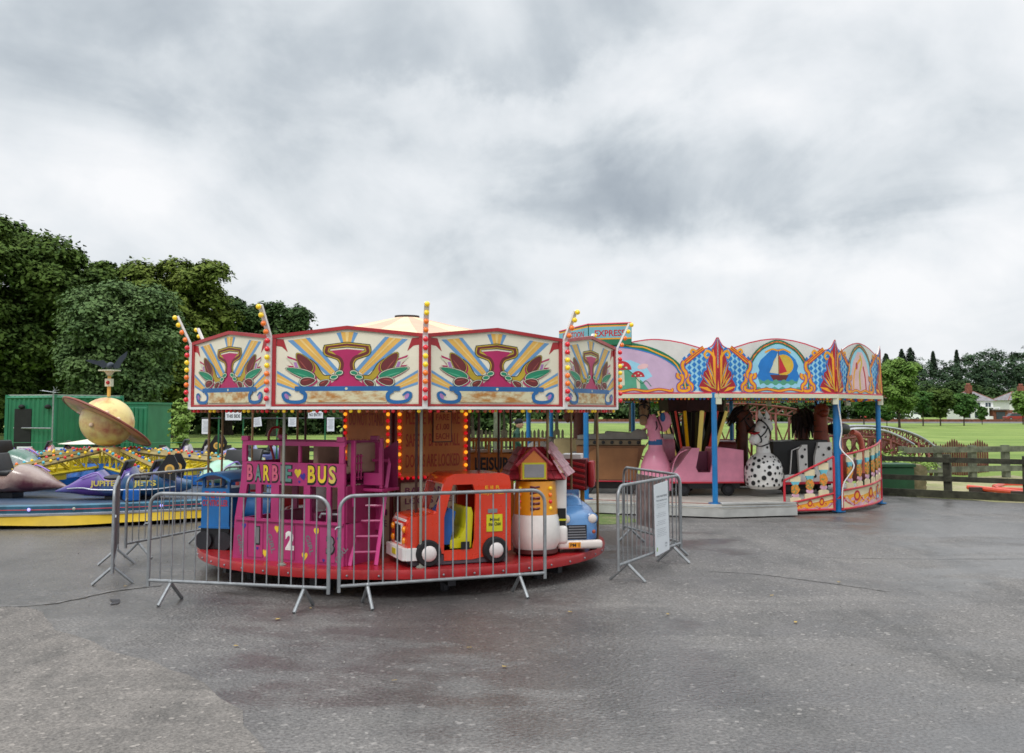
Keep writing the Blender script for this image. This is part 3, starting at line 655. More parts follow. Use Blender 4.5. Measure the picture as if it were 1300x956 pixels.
m_wood = mat('fence_wood_dark', (66, 66, 52), .9, var=.3, scale=5, stretch=(1, 1, 1), bump=.4); m_wood2 = mat('fence_wood_grey', (112, 116, 98), .9, var=.25, scale=5, bump=.4)
def rail_fence(a, b, posts, rails, h, m, label, w=.12, rh=.1, kick=None):
    a = Vector(a); b = Vector(b); t = thing('post_and_rail_fence', label, 'fence', tuple(a), math.atan2(b.y - a.y, b.x - a.x)); L = (b - a).length
    for k in range(posts):
        mb = MB(); x = L * k / (posts - 1); mb.box((x, .05, h * .52 - .05), (w, w, h * 1.06 + .1), m, Matrix.Rotation(random.uniform(-.02, .02), 3, 'Y')); mb.build('post', t)
    for z in rails:
        mb = MB(); mb.box((L / 2, -.035, z), (L + .1, .05, rh), m, Matrix.Rotation(random.uniform(-.001, .001), 3, 'Y')); mb.build('rail', t)
    if kick: mb = MB(); mb.box((L / 2, -.08, kick / 2), (L + .1, .06, kick), m); mb.build('kickboard', t)
    return t
fa = G(1110, 628); fb = G(1203, 632.5); fd = (fb - fa); 
rail_fence(fa, fa + fd * 4.0, 5, (.40, .79), .86, m_wood, 'dark timber post and rail fence along the tarmac edge beside the big ride', .14, .105, .16)
ga = P(1148, 590, 26.2); gb2 = P(1236, 590, 26.8); gd = gb2 - ga; ga.z = 0; gd.z = 0
rail_fence(ga, ga + gd * 3, 7, (.26, .78), .84, m_wood2, 'weathered grey post and rail fence further back in the grass', .16, .15)
rail_fence((-10.5, 25.2, 0), (-.6, 25.6, 0), 7, (.42, .83), .9, m_wood, 'dark rail fence behind the planet ride at the edge of the field', .14, .1)
# picket enclosure
m_picket = mat('picket_brown', (116, 70, 56), .85, var=.25, scale=4)
def pickets(label, pts, hs, m, w=.075, group=None, cat='fence'):
    t = thing('picket_fence', label, cat, pts[0]); O = Vector(pts[0])
    for p, h in zip(pts, hs):
        mb = MB(); q_ = Vector(p) - O; mb.prism([(-w / 2, 0), (w / 2, 0), (w / 2, h - .05), (0, h + .02), (-w / 2, h - .05)], -.012, .012, m); mb.v = [(x + q_.x, y + q_.y, z) for x, y, z in mb.v]; mb.build('picket', t)
    mb = MB()
    for z in (.25, .75): mb.tube([tuple(Vector(p) - O + Vector((0, .03, z * .9))) for p in pts], .025, m, 4)
    mb.build('rail', t); return t
pts = []; hs = []
for i in range(24):
    px = 1186 + i * 2.95; Y = 28.9 + 1.1 * math.cos(i * .27) * .7; q_ = P(px, 590, Y); pts.append((q_.x, q_.y, 0)); hs.append(P(px, 562 + 3 * math.sin(i * .56) + random.uniform(-1.5, 1.5), Y).z)
pickets('red-brown picket fence round the end of the roller coaster', pts, hs, m_picket, .05)
pts = [(P(575 + i * 5.2, 560, 31).x, 31 + .02 * i, 0) for i in range(28)]
pickets('brown picket fence seen behind the yellow toy bus', pts, [P(600, 546 + random.uniform(-1, 1), 31).z for _ in pts], mat('picket_dark', (70, 62, 50), .9), .08)
# grey timber pole
mb = MB(); b_ = P(631, 560, 29); mb.tube([(0, 0, 0), (0, 0, 3.2)], [.11, .1], m_wood2, 10); o = mb.build('timber_pole'); o.location = (b_.x, b_.y, 0); tag(o, 'thick grey timber pole standing behind the carousel near the man', 'pole')
# green box and stone blocks by the fence
t = thing('storage_box', 'low dark green box behind the rail fence beside the big ride', 'box', tuple(G(1131, 626).xy) + (0,)); m_gbox = mat('box_green', (24, 74, 44), .6)
mb = MB(); mb.box((0, .35, .28), (1.1, .6, .56), m_gbox); mb.build('body', t, .01); mb = MB(); mb.box((0, .35, .6), (1.16, .66, .07), m_gbox); mb.build('lid', t, .01)
m_stone = mat('stone_block', (132, 118, 90), .95, var=.3, scale=5, bump=.9, bscale=9, c2=(98, 92, 66))
for i, (px, z, w, h, lb) in enumerate(((1160, 0, .75, .32, 'lower sandstone block behind the rail fence next to the green box'), (1163, .33, .68, .28, 'mossy sandstone block stacked on the other one behind the rail fence'))):
    b_ = G(px, 626); mb = MB(); bm = bmesh.new(); bmesh.ops.create_cube(bm, size=1); bmesh.ops.subdivide_edges(bm, edges=bm.edges, cuts=5, use_grid_fill=True)
    for v in bm.verts: k_ = 1 - .12 * (abs(v.co.x * 2) ** 6 * abs(v.co.z * 2) ** 6); v.co = Vector((v.co.x * w * k_, v.co.y * .5, (v.co.z + .5) * h * k_)) + Vector((random.uniform(-1, 1), random.uniform(-1, 1), random.uniform(-.6, .6))) * .014
    mb.bm(bm, m_stone, smooth=True); o = mb.build('stone_block'); o.location = (b_.x, b_.y + .45, z); tag(o, lb, 'stone')
C, Nn = crown_points([(0, 0, .25, .5, .3, .25), (.5, .1, .2, .4, .3, .2), (-.6, .1, .3, .4, .2, .3)], 900, 8, .5)
o = bpy.data.objects.new('leafy_plants', leaves_mesh('leafy_plants', [lm_bush], C, Nn, .06)); col.objects.link(o); q_ = P(1140, 590, 23.5); o.location = (q_.x, q_.y, .35); tag(o, 'pale green weeds growing above the green box and stone blocks', 'plants', kind='stuff')
# low orange-red play rail
m_orange = mat('rail_orange', (214, 74, 44), .45, var=.08, coat=.3)
t = thing('low_rail', 'low orange-red rail loop lying on the sandy ground behind the fence', 'rail', tuple(G(1262, 626).xy) + (0,)); I = inv(t)
mb = MB(); mb.tube([I @ v for v in (P(1229, 618.5, 22.6), P(1262, 622, 21.9), P(1300, 626, 21.1), P(1340, 631, 20.3))], .055, m_orange, 8); mb.build('rail', t)
mb = MB(); mb.tube([I @ v for v in (P(1262, 617.5, 23.4), P(1275, 615.5, 24.3), P(1310, 615.5, 24.2), P(1350, 618, 23.2))], .05, m_orange, 8); mb.tube([I @ v for v in (P(1262, 617.5, 23.4), P(1268, 620.5, 22.4), P(1310, 622, 22), P(1350, 625, 21.6))], .04, m_orange, 8); mb.build('rail', t)
for px, Y in ((1246, 22.2), (1300, 21.1), (1340, 20.4)):
    q_ = I @ P(px, 626, Y); mb = MB(); mb.box((q_.x, q_.y, .06), (.5, .12, .12), m_wdark); mb.build('support', t)

# ------------------------------------------------------------------ roller coaster behind the big ride
m_track = mat('coaster_red', (118, 60, 46), .6, var=.25, scale=3); m_railg = mat('rail_grey', (176, 178, 180), .35, .5)
t = thing('roller_coaster', 'small roller coaster with dark red trussed track and grey rails behind the big ride', 'roller coaster', (8, 30, 0)); I = inv(t)
def track(pxs, Yf, top_grey, name='track'):
    pts = spline([tuple(P(a, b, Yf(a))) for a, b in pxs], 10); K = len(pts)
    mb = MB(); mr_ = MB(); offs = []
    for s_ in (-.28, .28):
        ln = [I @ Vector((p[0] + s_ * .2, p[1] + s_, p[2])) for p in pts]; offs.append(ln)
        mr_.tube(ln, .032, m_railg if top_grey else m_track, 6); mb.tube([v - Vector((0, 0, .22)) for v in ln], .03, m_track, 6)
    tr = mr_.build('rail', t)
    for i in range(0, K - 3, 3):
        for ln in offs: mb.tube([ln[i], ln[i] - Vector((0, 0, .22))], .018, m_track, 4); mb.tube([ln[i] - Vector((0, 0, .22)), ln[i + 3]], .014, m_track, 4)
        mb.tube([offs[0][i], offs[1][i]], .02, m_track, 4)
    mb.build('truss', t)
    return [Vector(p) for p in pts]
t1 = track([(790, 560), (840, 534), (880, 518), (925, 513), (965, 514), (1005, 519), (1045, 529), (1085, 545), (1125, 561), (1160, 576)], lambda x: 28.5 + (x - 900) * .004, False)
t2 = track([(1040, 545), (1075, 541), (1110, 541), (1140, 545), (1165, 554), (1182, 565), (1193, 574)], lambda x: 27.4 + (x - 1040) * .004, True)
t3 = track([(1060, 548), (1090, 544), (1118, 546), (1140, 554), (1158, 564)], lambda x: 26.7, True)
for pts, st in ((t1, 6), (t2, 6), (t3, 7)):
    for i in range(2, len(pts) - 1, st):
        mb = MB(); p = pts[i]
        for s_ in (-.28, .28):
            a_ = I @ Vector((p.x, p.y + s_, p.z - .2)); f_ = Vector((a_.x, a_.y + s_ * .5, 0)); mb.tube([a_, f_], .035, m_track, 6)
        if i + st < len(pts):
            p2 = pts[i + st]; a_ = I @ Vector((p.x, p.y, p.z - .3)); b_ = I @ Vector((p2.x, p2.y, .2)); mb.tube([a_, b_], .022, m_track, 5)
            a_ = I @ Vector((p.x, p.y, .2)); b_ = I @ Vector((p2.x, p2.y, p2.z - .3)); mb.tube([a_, b_], .022, m_track, 5)
            h_ = min(p.z, p2.z) * .5; mb.tube([I @ Vector((p.x, p.y, h_)), I @ Vector((p2.x, p2.y, h_))], .022, m_track, 5)
        mb.build('support', t)
# ------------------------------------------------------------------ fairground paints
m_red = mat('paint_red', (172, 26, 34), .38, var=.12, coat=.2); m_redd = mat('paint_dark_red', (112, 20, 26), .4, var=.1)
m_cream = mat('paint_cream', (230, 223, 200), .5, var=.06, scale=2); m_white = mat('paint_white', (232, 230, 226), .4, var=.06)
m_ygold = mat('paint_gold', (228, 178, 84), .5, var=.08); m_sky = mat('paint_sky_blue', (104, 152, 196), .5, var=.06)
m_pinkd = mat('paint_magenta', (178, 30, 92), .45, var=.08); m_blk = mat('paint_black', (20, 20, 22), .4, var=.05); m_mar = mat('paint_maroon', (108, 34, 36), .5, var=.1)
m_gol2 = mat('paint_ochre', (188, 160, 40), .5, var=.12); m_grn = mat('paint_green', (24, 132, 96), .5, var=.08); m_blu = mat('paint_blue', (28, 98, 156), .42, var=.08)
m_crm2 = mat('paint_ivory', (206, 206, 180), .5, var=.06); m_marble = mat('paint_marble', (204, 196, 160), .55, scale=9, c2=(170, 116, 54), lo=.42, hi=.62, det=8, stretch=(1, 1, 2.2)); m_lil = mat('paint_lilac', (172, 120, 178), .5)
m_brass = mat('pole_brass', (150, 122, 88), .35, .55, var=.2); m_polegr = mat('pole_grey', (150, 152, 140), .4, .3); m_poledk = mat('pole_brown', (70, 34, 28), .4, .2)
m_steel = mat('steel_dark', (60, 60, 64), .5, .6); m_brown = mat('board_brown', (226, 132, 58), .55, var=.12, scale=2)
def bulb_mat(n, c, e): return mat('bulb_' + n, c, .15, var=.02, emit=e, coat=.6, rvar=.02)
b_y = bulb_mat('yellow', (246, 206, 20), .12); b_o = bulb_mat('orange', (240, 116, 20), .1); b_r = bulb_mat('red', (216, 14, 34), .1); b_b = bulb_mat('brown', (160, 70, 30), .0); b_blue = bulb_mat('blue', (20, 90, 190), .05); b_g = bulb_mat('green', (20, 140, 80), .03)
b_amb = bulb_mat('amber_lit', (255, 170, 40), 1.1); b_rl = bulb_mat('red_lit', (240, 20, 40), .45); b_vio = bulb_mat('violet_lit', (170, 160, 255), 1.2)

# ------------------------------------------------------------------ small carousel
CX, CY, DECK, CR, TH = -1.27, 12.0, .28, 2.49, .175
car1 = thing('carousel', 'small red decked carousel with ten gabled cream panels of pink urns and sun rays', 'carousel', (CX, CY, 0))
mb = MB(); m_deck = mat('deck_red', (168, 36, 44), .5, var=.16, scale=5, bump=.2)
# planked deck: a decagon-ish round of boards, gaps modelled
Rk = 2.36; n = 96
mb.lathe([(.001, DECK - .05), (Rk - .02, DECK - .05), (Rk - .02, DECK - .012), (.001, DECK - .012)], m_redd, n)
for k in range(-21, 21):
    a, b = (k + .04) * .113, (k + .96) * .113
    if abs(a) >= Rk or abs(b) >= Rk: continue
    xa, xb = math.sqrt(Rk * Rk - a * a) - .02, math.sqrt(Rk * Rk - b * b) - .02
    mb.M = Matrix.Rotation(R(26), 4, 'Z'); mb.prism([(-xa, a), (xa, a), (xb, b), (-xb, b)], DECK - .015, DECK, m_deck, 'z'); mb.M = None
mb.build('deck', car1)
mb = MB(); m_rim = mat('rim_red', (176, 30, 34), .35, var=.14, scale=5, coat=.3)
mb.lathe([(Rk - .05, DECK - .09), (Rk, DECK - .085), (Rk + .008, DECK - .02), (Rk, DECK + .004), (Rk - .05, DECK + .004)], m_rim, n)
for k in range(48): a = k * math.pi / 24; mb.ball((Rk * math.cos(a) * 1.003, Rk * math.sin(a) * 1.003, DECK - .05), .012, m_hub, 6, 5)
mb.build('rim', car1)
mb = MB()
for k in range(10): a = k * math.pi / 5; mb.box((1.1 * math.cos(a), 1.1 * math.sin(a), .14), (2.2, .08, .1), m_steel, Matrix.Rotation(a, 3, 'Z')); mb.tube([(1.9 * math.cos(a), 1.9 * math.sin(a), 0), (1.9 * math.cos(a), 1.9 * math.sin(a), .19)], .05, m_steel, 8)
mb.lathe([(.001, 0), (.5, 0), (.5, .2), (.001, .2)], m_steel, 20); mb.build('underframe', car1)
def cv(k, r=CR, z=0.0):
    a = TH + k * math.pi / 5; return Vector((r * math.sin(a), -r * math.cos(a), z))
ZB, ZT, AP = 1.847, 2.528, .085
m_ltr = mat('paint_rust', (168, 82, 70), .5); m_ltg = mat('paint_mint', (90, 180, 140), .5); m_pin = mat('paint_light_gold', (238, 204, 130), .5)
def paint_front(pt):
    """design drawn in the units of half-width 600, height 655"""
    q = lambda L_: [(a - 605, 690 - b) for a, b in L_]
    pt.poly(q([(30, 660), (30, 115), (605, 60), (1180, 115), (1180, 660)]), m_cream)
    for P1 in ([(553, 66), (662, 66), (640, 165), (575, 165)],): pt.poly(q(P1), m_ygold)
    pt.mir(q([(518, 74), (553, 68), (577, 165), (560, 165)]), m_sky)
    pt.mir(q([(165, 128), (285, 114), (520, 390), (470, 430)]), m_ygold); pt.mir(q([(122, 132), (167, 128), (484, 432), (462, 446)]), m_sky); pt.mir(q([(270, 112), (304, 110), (545, 392), (512, 400)]), m_sky)
    pt.mir(q([(42, 405), (42, 495), (185, 548), (235, 520)]), m_ygold); pt.mir(q([(42, 388), (42, 412), (228, 524), (250, 516)]), m_sky); pt.mir(q([(42, 486), (42, 508), (178, 556), (196, 544)]), m_sky)
    pt.mir(q([(34, 118), (90, 122), (127, 232), (78, 186), (34, 178)]), m_red)
    for L_ in ([(225, 122), (492, 405)], [(44, 448), (210, 534)]): pt.stroke(q(L_), [16, 5], m_pin, 0, smooth=False)
    pt.stroke(q([(605, 66), (605, 160)]), [30, 16], m_pin, smooth=False)
    # urn
    pt.stroke(q([(560, 400), (572, 335), (545, 282), (492, 258), (442, 238), (442, 190)]), 58, m_blk, 0); pt.poly(q([(418, 172), (605, 148), (792, 172), (792, 214), (605, 196), (418, 214)]), m_blk)
    pt.stroke(q([(560, 400), (572, 335), (545, 282), (492, 258), (442, 238), (444, 196)]), 48, m_gol2, 0); pt.poly(q([(424, 178), (605, 154), (786, 178), (786, 210), (605, 190), (424, 210)]), m_gol2)
    pt.poly(q([(475, 222), (605, 210), (735, 222), (700, 250), (660, 285), (636, 330), (634, 385), (655, 430), (700, 475), (770, 524), (440, 524), (510, 475), (555, 430), (576, 385), (574, 330), (550, 285), (510, 250)]), m_pinkd)
    pt.stroke(q([(558, 400), (570, 335), (545, 284), (492, 262), (440, 238), (446, 196)]), 24, m_mar, 0); pt.poly(q([(432, 186), (605, 163), (778, 186), (778, 202), (605, 181), (432, 202)]), m_mar)
    # scroll leaves
    def leaf(c, rx, ry, ang, col_, rim, k=1.0):
        a = R(ang); c = (c[0] - 605, 690 - c[1])
        pt.blob((c[0] + 10, c[1] - 9), rx + 12, ry + 12, a, m_pinkd, 0, .5); pt.blob(c, rx + 13, ry + 13, a, m_blk, 0, .5); pt.blob(c, rx + 9, ry + 9, a, rim, 0, .5); pt.blob(c, rx + 2, ry + 2, a, m_blk, 0, .5); pt.blob(c, rx - 2, ry - 2, a, col_, 0, .5)
        ca, sa = math.cos(a), math.sin(a); pt.stroke([(c[0] + ca * t * rx - sa * ry * .3, c[1] + sa * t * rx + ca * ry * .3) for t in (-.7, -.3, .1, .45)], [2, 7, 6, 1], m_ltr if col_ is m_mar else m_ltg, 0)
    pt.mir(q([(120, 262), (215, 300), (240, 360), (205, 390), (120, 345), (175, 350), (135, 300)]), m_pinkd)
    pt.mir(q([(108, 276), (180, 300), (232, 330), (235, 390), (190, 380), (165, 330)]), m_crm2); pt.mir(q([(175, 318), (200, 318), (215, 366), (190, 368)]), m_lil)
    pt.stroke(q([(300, 300), (345, 350), (375, 410), (420, 452), (500, 440)]), [30, 50, 60, 56, 30], m_blk, 0); pt.stroke(q([(300, 300), (345, 352), (375, 412), (420, 454), (495, 442)]), [20, 38, 48, 46, 24], m_gol2, 0)
    leaf((262, 322), 92, 58, 128, m_mar, m_gol2); leaf((232, 408), 118, 40, 162, m_grn, m_crm2); leaf((292, 480), 60, 40, 10, m_mar, m_crm2); leaf((425, 496), 42, 30, 30, m_mar, m_crm2)
    for cx_, cy_ in ((545, 410), (505, 445)): pt.blob((cx_ - 605, 690 - cy_), 38, 26, .2, m_blk, 0); pt.blob((cx_ - 605, 690 - cy_), 33, 21, .2, m_crm2, 0); pt.blob((cx_ - 605, 690 - cy_), 26, 14, .2, m_grn, 0)
    pt.poly(q([(275, 562), (935, 562), (925, 656), (285, 656)]), m_marble)
    pt.poly(q([(190, 522), (1030, 522), (1030, 562), (190, 562)]), m_blu); pt.blob((0, 690 - 542), 11, 11, 0, m_crm2)
    pt.stroke(q([(235, 560), (275, 590), (265, 640), (200, 655), (120, 640), (95, 590), (125, 575), (160, 600)]), [30, 32, 30, 28, 26, 24, 22, 12], m_blu, 0); pt.blob((125 - 605, 690 - 606), 26, 14, R(-60), m_lil, 0)
b_list = [b_r, b_r, b_b, b_b, b_y, b_y, b_b, b_b]
rest = MB(); nb_ = 0
for k in range(10):
    a, b = cv(k), cv(k + 1); mid = (a + b) / 2; u = (b - a); W = u.length; u.normalize(); nrm = Vector((mid.x, mid.y, 0)).normalized()
    sc = (W / 2 - .012) / 605; Hs = (ZT - ZB) / 590
    fn = lambda x, y, h: mid + u * (x * sc) + Vector((0, 0, ZB + y * Hs)) + nrm * (.012 + h)
    mb = MB(); h = 605; bp = [(-h, 0), (h, 0), (h, 590), (0, 590 + 75), (-h, 590)]
    vs = [mid + u * (x * sc) + Vector((0, 0, ZB + y * Hs)) + nrm * o_ for o_ in (-.02, .012) for x, y in bp]
    mb.add(vs, [(4, 3, 2, 1, 0), (5, 6, 7, 8, 9)] + [(i, (i + 1) % 5, (i + 1) % 5 + 5, i + 5) for i in range(5)], m_crm2)
    pt = Paint(mb, fn)
    if k in (7, 8, 9, 0, 1, 2): paint_front(pt)
    p_ = mb.build('painted_panel', car1)
    mb = MB()   # raised red frame and white moulding
    def bar(x0, y0, x1, y1, w, m, th=.03):
        A, B = fn(x0, y0, 0), fn(x1, y1, 0); d = (B - A); l = d.length; d.normalize(); rot = Matrix((d, nrm, d.cross(nrm))).transposed()
        mb.box((A + B) / 2, (l, th, w), m, rot)
    bar(-h + 18, 0, -h + 18, 585, .036, m_red); bar(h - 18, 0, h - 18, 585, .036, m_red); bar(-h, 590, 0, 590 + 72, .034, m_red, .04); bar(0, 590 + 72, h, 590, .034, m_red, .041); bar(-h, 10, h, 10, .018, m_red, .028)
    bar(-h - 14, -14, h + 14, -14, .026, m_white, .06); mb.build('frame', p_)
    nbul = 18
    for i in range(nbul):
        q_ = fn(-h + 2 * h * (i + .5) / nbul, -40, -.005); m_ = (b_list[(i + 3 * k) % 8])
        if k in (8, 9, 0, 1) and nb_ < 34 and i % 2 == 0:
            mb = MB(); mb.ball(q_, .019, m_, 8, 6); mb.build('light_bulb', p_); nb_ += 1
        else: rest.ball(q_, .019, m_, 8, 6)
    # soffit board behind the bulbs
    mb = MB(); q0, q1 = fn(-h, -22, -.05), fn(h, -22, -.05); c_ = cv(k, CR - .35, ZB - .02), cv(k + 1, CR - .35, ZB - .02); mb.poly([q0, q1, c_[1], c_[0]], m_redd); mb.build('soffit', p_)
# corner light strips
for k in range(10):
    t_ = cv(k).normalized(); base = cv(k, CR + .035); lean = t_ * .145
    pts = [base + Vector((0, 0, ZB - .02)), base + Vector((0, 0, ZT + .0)), base + lean + Vector((0, 0, ZT + .30))]
    side = Vector((-t_.y, t_.x, 0)); mb = MB()
    for i in range(2):
        d = pts[i + 1] - pts[i]; l = d.length; d.normalize(); rot = Matrix((side, side.cross(d) * -1, d)).transposed()
        mb.box((pts[i] + pts[i + 1]) / 2, (.05, .022, l + (.008 if i == 0 else 0)), m_white, rot)
    ps = mb.build('light_strip', car1)
    cols = [b_y, b_y, b_o, b_o, b_r, b_r, b_y, b_y, b_o, b_o, b_r, b_r]
    for i in range(12):
        s_ = i * .0805 + .02
        if s_ < .30: q_ = pts[2] + (pts[1] - pts[2]).normalized() * s_ * 1.08
        else: q_ = pts[1] - Vector((0, 0, s_ - .30))
        q_ = q_ + t_ * .035
        mb = MB(); mb.ball(q_, .027, cols[i], 10, 7); mb.tube([q_ - t_ * .03, q_], .012, m_white, 6); 
        if k in (8, 9, 0, 1, 2, 7): mb.build('light_bulb', ps)
        else: rest.ball(q_, .026, cols[i], 8, 6)
# roof
mb = MB(); m_rf1 = mat('canvas_cream', (236, 214, 170), .75, var=.05); m_rf2 = mat('canvas_pink', (230, 176, 150), .75, var=.05)
for i in range(20):
    a0, a1 = TH + i * math.pi / 10, TH + (i + 1) * math.pi / 10
    def rp(a, r, z): return (r * math.sin(a), -r * math.cos(a), z)
    f = math.cos(math.pi / 10); r0 = CR - .03; ra, rb = (r0, r0 * f) if i % 2 == 0 else (r0 * f, r0)
    mb.poly([rp(a0, .13, 2.93), rp(a0, .7, 2.795), rp(a1, .7, 2.795), rp(a1, .13, 2.93)], m_rf1 if i % 2 else m_rf2); mb.poly([rp(a0, .7, 2.795), rp(a0, ra, 2.45), rp(a1, rb, 2.45), rp(a1, .7, 2.795)], m_rf1 if i % 2 else m_rf2)
mb.lathe([(.001, 2.95), (.15, 2.95), (.15, 2.915), (.001, 2.915)], m_wdark, 20); mb.build('roof', car1)
mb = MB()
for k in range(10): mb.tube([(0, 0, 1.98), cv(k, CR - .06, 1.9)], .022, m_redd, 6); mb.tube([cv(k, CR - .05, 1.88), cv(k + 1, CR - .05, 1.88)], .02, m_redd, 6)
mb.build('ceiling_frame', car1)
# centre column: two visible signboards, lower rounding boards
hd = .75; cor = [Vector((math.sin(R(-5) + i * R(90)) * hd, -math.cos(R(-5) + i * R(90)) * hd, 0)) for i in range(4)]
m_bsign = mat('board_orange', (226, 134, 62), .5, var=.1, scale=2.5); m_txt_o = mat('letter_orange', (196, 64, 26), .5); m_ctxt = mat('letter_pink', (150, 60, 110), .5); m_cream2 = mat('board_cream', (232, 204, 172), .55)
texts = {0: [('PLEASE MAKE SURE', .80), ('SAFETY BARS & ALL', .50), ('DOORS ARE LOCKED', .22)], 3: [('DO NOT STAND', .78), ('WHILST RIDE IS', .42), ('IN MOTION', .16)]}
low = {0: [('BARS AND', .85), ('LOCKS ARE', .68), ('CLOSED ON', .5), ('ALL CARS', .3)], 3: [('PARENTS TO', .85), ('STAY BACK', .68), ('FROM', .5), ('THE RIDE', .32)]}
for i in range(4):
    a, b = cor[i], cor[(i + 1) % 4]; u = (b - a).normalized(); n_ = Vector((u.y, -u.x, 0)); W = (b - a).length; mid = (a + b) / 2
    rz3 = Matrix((u, -n_, Vector((0, 0, 1)))).transposed()
    mb = MB(); mb.box(mid + Vector((0, 0, 1.47)), (W, .03, .84), m_bsign, rz3); mb.box(mid + n_ * .012 + Vector((0, 0, 1.47)), (W - .2, .03, .74), m_brown, rz3)
    for s_ in (-1, 1): mb.box(mid + u * s_ * (W / 2 - .012) + n_ * .01 + Vector((0, 0, 1.47)), (.03, .045, .86), m_redd, rz3)
    for s_, l in texts.get(i, []): text(mb, s_, frame(mid + n_ * .029 + Vector((0, 0, 1.05 + .84 * l)), u, (0, 0, 1)), W * .72, .15, m_txt_o, .015)
    if i == 0:
        cc = mid + u * .12 + n_ * .034 + Vector((0, 0, 1.62)); mb.box(cc, (.27, .012, .36), m_blk, rz3); mb.box(cc + n_ * .003, (.25, .012, .34), m_bsign, rz3)
        for s_, z in (('FARE', .11), ('£1.00', 0), ('EACH', -.11)): text(mb, s_, frame(cc + n_ * .011 + Vector((0, 0, z)), u, (0, 0, 1)), .19, .07, m_txt_o, .015)
    mb.build('sign_board', car1)
    mb = MB(); c2 = mid * .86; mb.box(c2 + Vector((0, 0, .64)), (W * .86, .03, .74), m_cream2, rz3)
    for s_ in (-1, 1): mb.box(c2 + u * s_ * (W * .43 - .03) + n_ * .012 + Vector((0, 0, .64)), (.06, .04, .74), m_redd, rz3)
    for s_, l in low.get(i, []): text(mb, s_, frame(c2 + n_ * .018 + Vector((0, 0, .3 + .7 * l)), u, (0, 0, 1)), W * .62, .07, m_ctxt, .015)
    mb.build('lower_board', car1)
    for s_ in (-1, 1):
        for j in range(11):
            q_ = mid + u * s_ * (W / 2 - .06) + n_ * .035 + Vector((0, 0, 1.09 + j * .075)); rest.ball(q_, .022, (b_rl, b_amb)[j % 2], 8, 6)
    for j in range(12): rest.ball(mid + u * (-W / 2 + .1 + (W - .2) * j / 11) + n_ * .035 + Vector((0, 0, 1.045)), .02, b_rl, 8, 6)
    mb = MB(); mb.box(mid * .95 + Vector((0, 0, 1.02)), (W * .97, .06, .05), m_redd, rz3); mb.build('moulding', car1)
rest.build('light_bulbs', car1, stuff=True)
mb = MB(); mb.lathe([(.001, .28), (.16, .28), (.16, 2.0), (.001, 2.0)], m_steel, 16); mb.build('centre_post', car1)
for px, Y, m_, zl in ((266, 11.45, m_brass, .28), (283, 12.6, m_brass, .28), (361, 9.95, m_polegr, .28), (378, 13.0, m_brass, .28), (388, 12.3, m_poledk, .28), (437, 13.6, m_poledk, .28), (441, 12.8, m_poledk, .28),
                      (529, 10.15, m_poledk, .28), (535, 9.8, m_polegr, .28), (608, 10.6, m_poledk, .28), (633, 12.6, m_poledk, .28), (648, 13.4, m_poledk, .28), (695, 10.75, m_brass, .28), (725, 12.9, m_brass, .28), (758, 11.7, m_brass, .28), (321, 13.7, m_brass, .28), (560, 14.0, m_poledk, .28)):
    q_ = P(px, 522, Y) - Vector((CX, CY, 0)); mb = MB(); mb.tube([(q_.x, q_.y, zl), (q_.x, q_.y, 1.92)], .0145, m_, 8); mb.lathe([(.001, zl), (.045, zl), (.045, zl + .012), (.018, zl + .03), (.001, zl + .03)], m_, 10, (q_.x, q_.y, 0)); mb.build('pole', car1)

# ------------------------------------------------------------------ toy vehicles on the deck
def on_deck(name, label, cat, px, py, rz, group='toy cars riding on the small carousel'):
    q_ = G(px, py, DECK); return thing(name, label, cat, (q_.x, q_.y, DECK), rz, None)
# --- pink double decker
pa, pb = P(297, 705, 10.45), P(436, 718, 9.85); rz = math.atan2(pb.y - pa.y, pb.x - pa.x); L_ = (pb.xy - pa.xy).length
m_pk = mat('bus_pink', (172, 48, 108), .42, var=.1, coat=.15); m_pkd = mat('bus_dark_pink', (132, 26, 76), .5, var=.1); m_seat = mat('seat_tan', (160, 128, 110), .6)
bus = thing('toy_bus', 'pink double decker toy bus lettered BARBIE BUS with hearts', 'toy bus', ((pa.x + pb.x) / 2, (pa.y + pb.y) / 2, DECK), rz); W = .62
h = L_ / 2; I = inv(bus)
mb = MB()
for y0, y1 in ((0, .03), (W - .03, W)):
    mb.prism([(-h - .02, 0), (h, 0), (h, .41), (-h + .0, .41)], y0, y1, m_pk); mb.prism([(-h + .07, .77), (h, .77), (h, 1.0), (-h + .09, 1.0)], y0, y1, m_pk)
    mb.prism([(-h + .09, 1.17), (h, 1.17), (h, 1.215), (-h + .09, 1.215)], y0, y1, m_pk)
    for x0, x1, sl in ((-h, -h + .09, .07), (-h + .27, -h + .34, 0), (-h + .47, -h + .57, 0), (-h + .88, -h + .96, 0), (-h + 1.16, -h + 1.21, 0), (h - .08, h, 0)): mb.prism([(x0, .41), (x1, .41), (x1 + sl, .77), (x0 + sl, .77)], y0, y1, m_pk)
    for x in (-h + .11, -h + .82, h - .04): mb.box((x, (y0 + y1) / 2, 1.09), (.06 if x != -h + .82 else .03, .034, .18), m_pk)
    for x in (-h + .12, h - .05): mb.box((x, (y0 + y1) / 2, 1.24), (.09, .05, .05), m_pk)
mb.box((-h + .0, W / 2, .205), (.03, W - .062, .41), m_pk); mb.box((-h + .1, W / 2, .885), (.03, W - .062, .23), m_pk); mb.box((-h + .1, W / 2, 1.19), (.03, W - .062, .045), m_pk)
mb.box((0, W / 2, .79), (L_ - .2, W - .064, .02), m_pkd); mb.box((0, W / 2, .02), (L_ - .06, W - .064, .02), m_pkd)
mb.prism([(-h + .02, .4), (h, .4), (h, .425), (-h + .02, .425)], -.02, .035, m_pk)
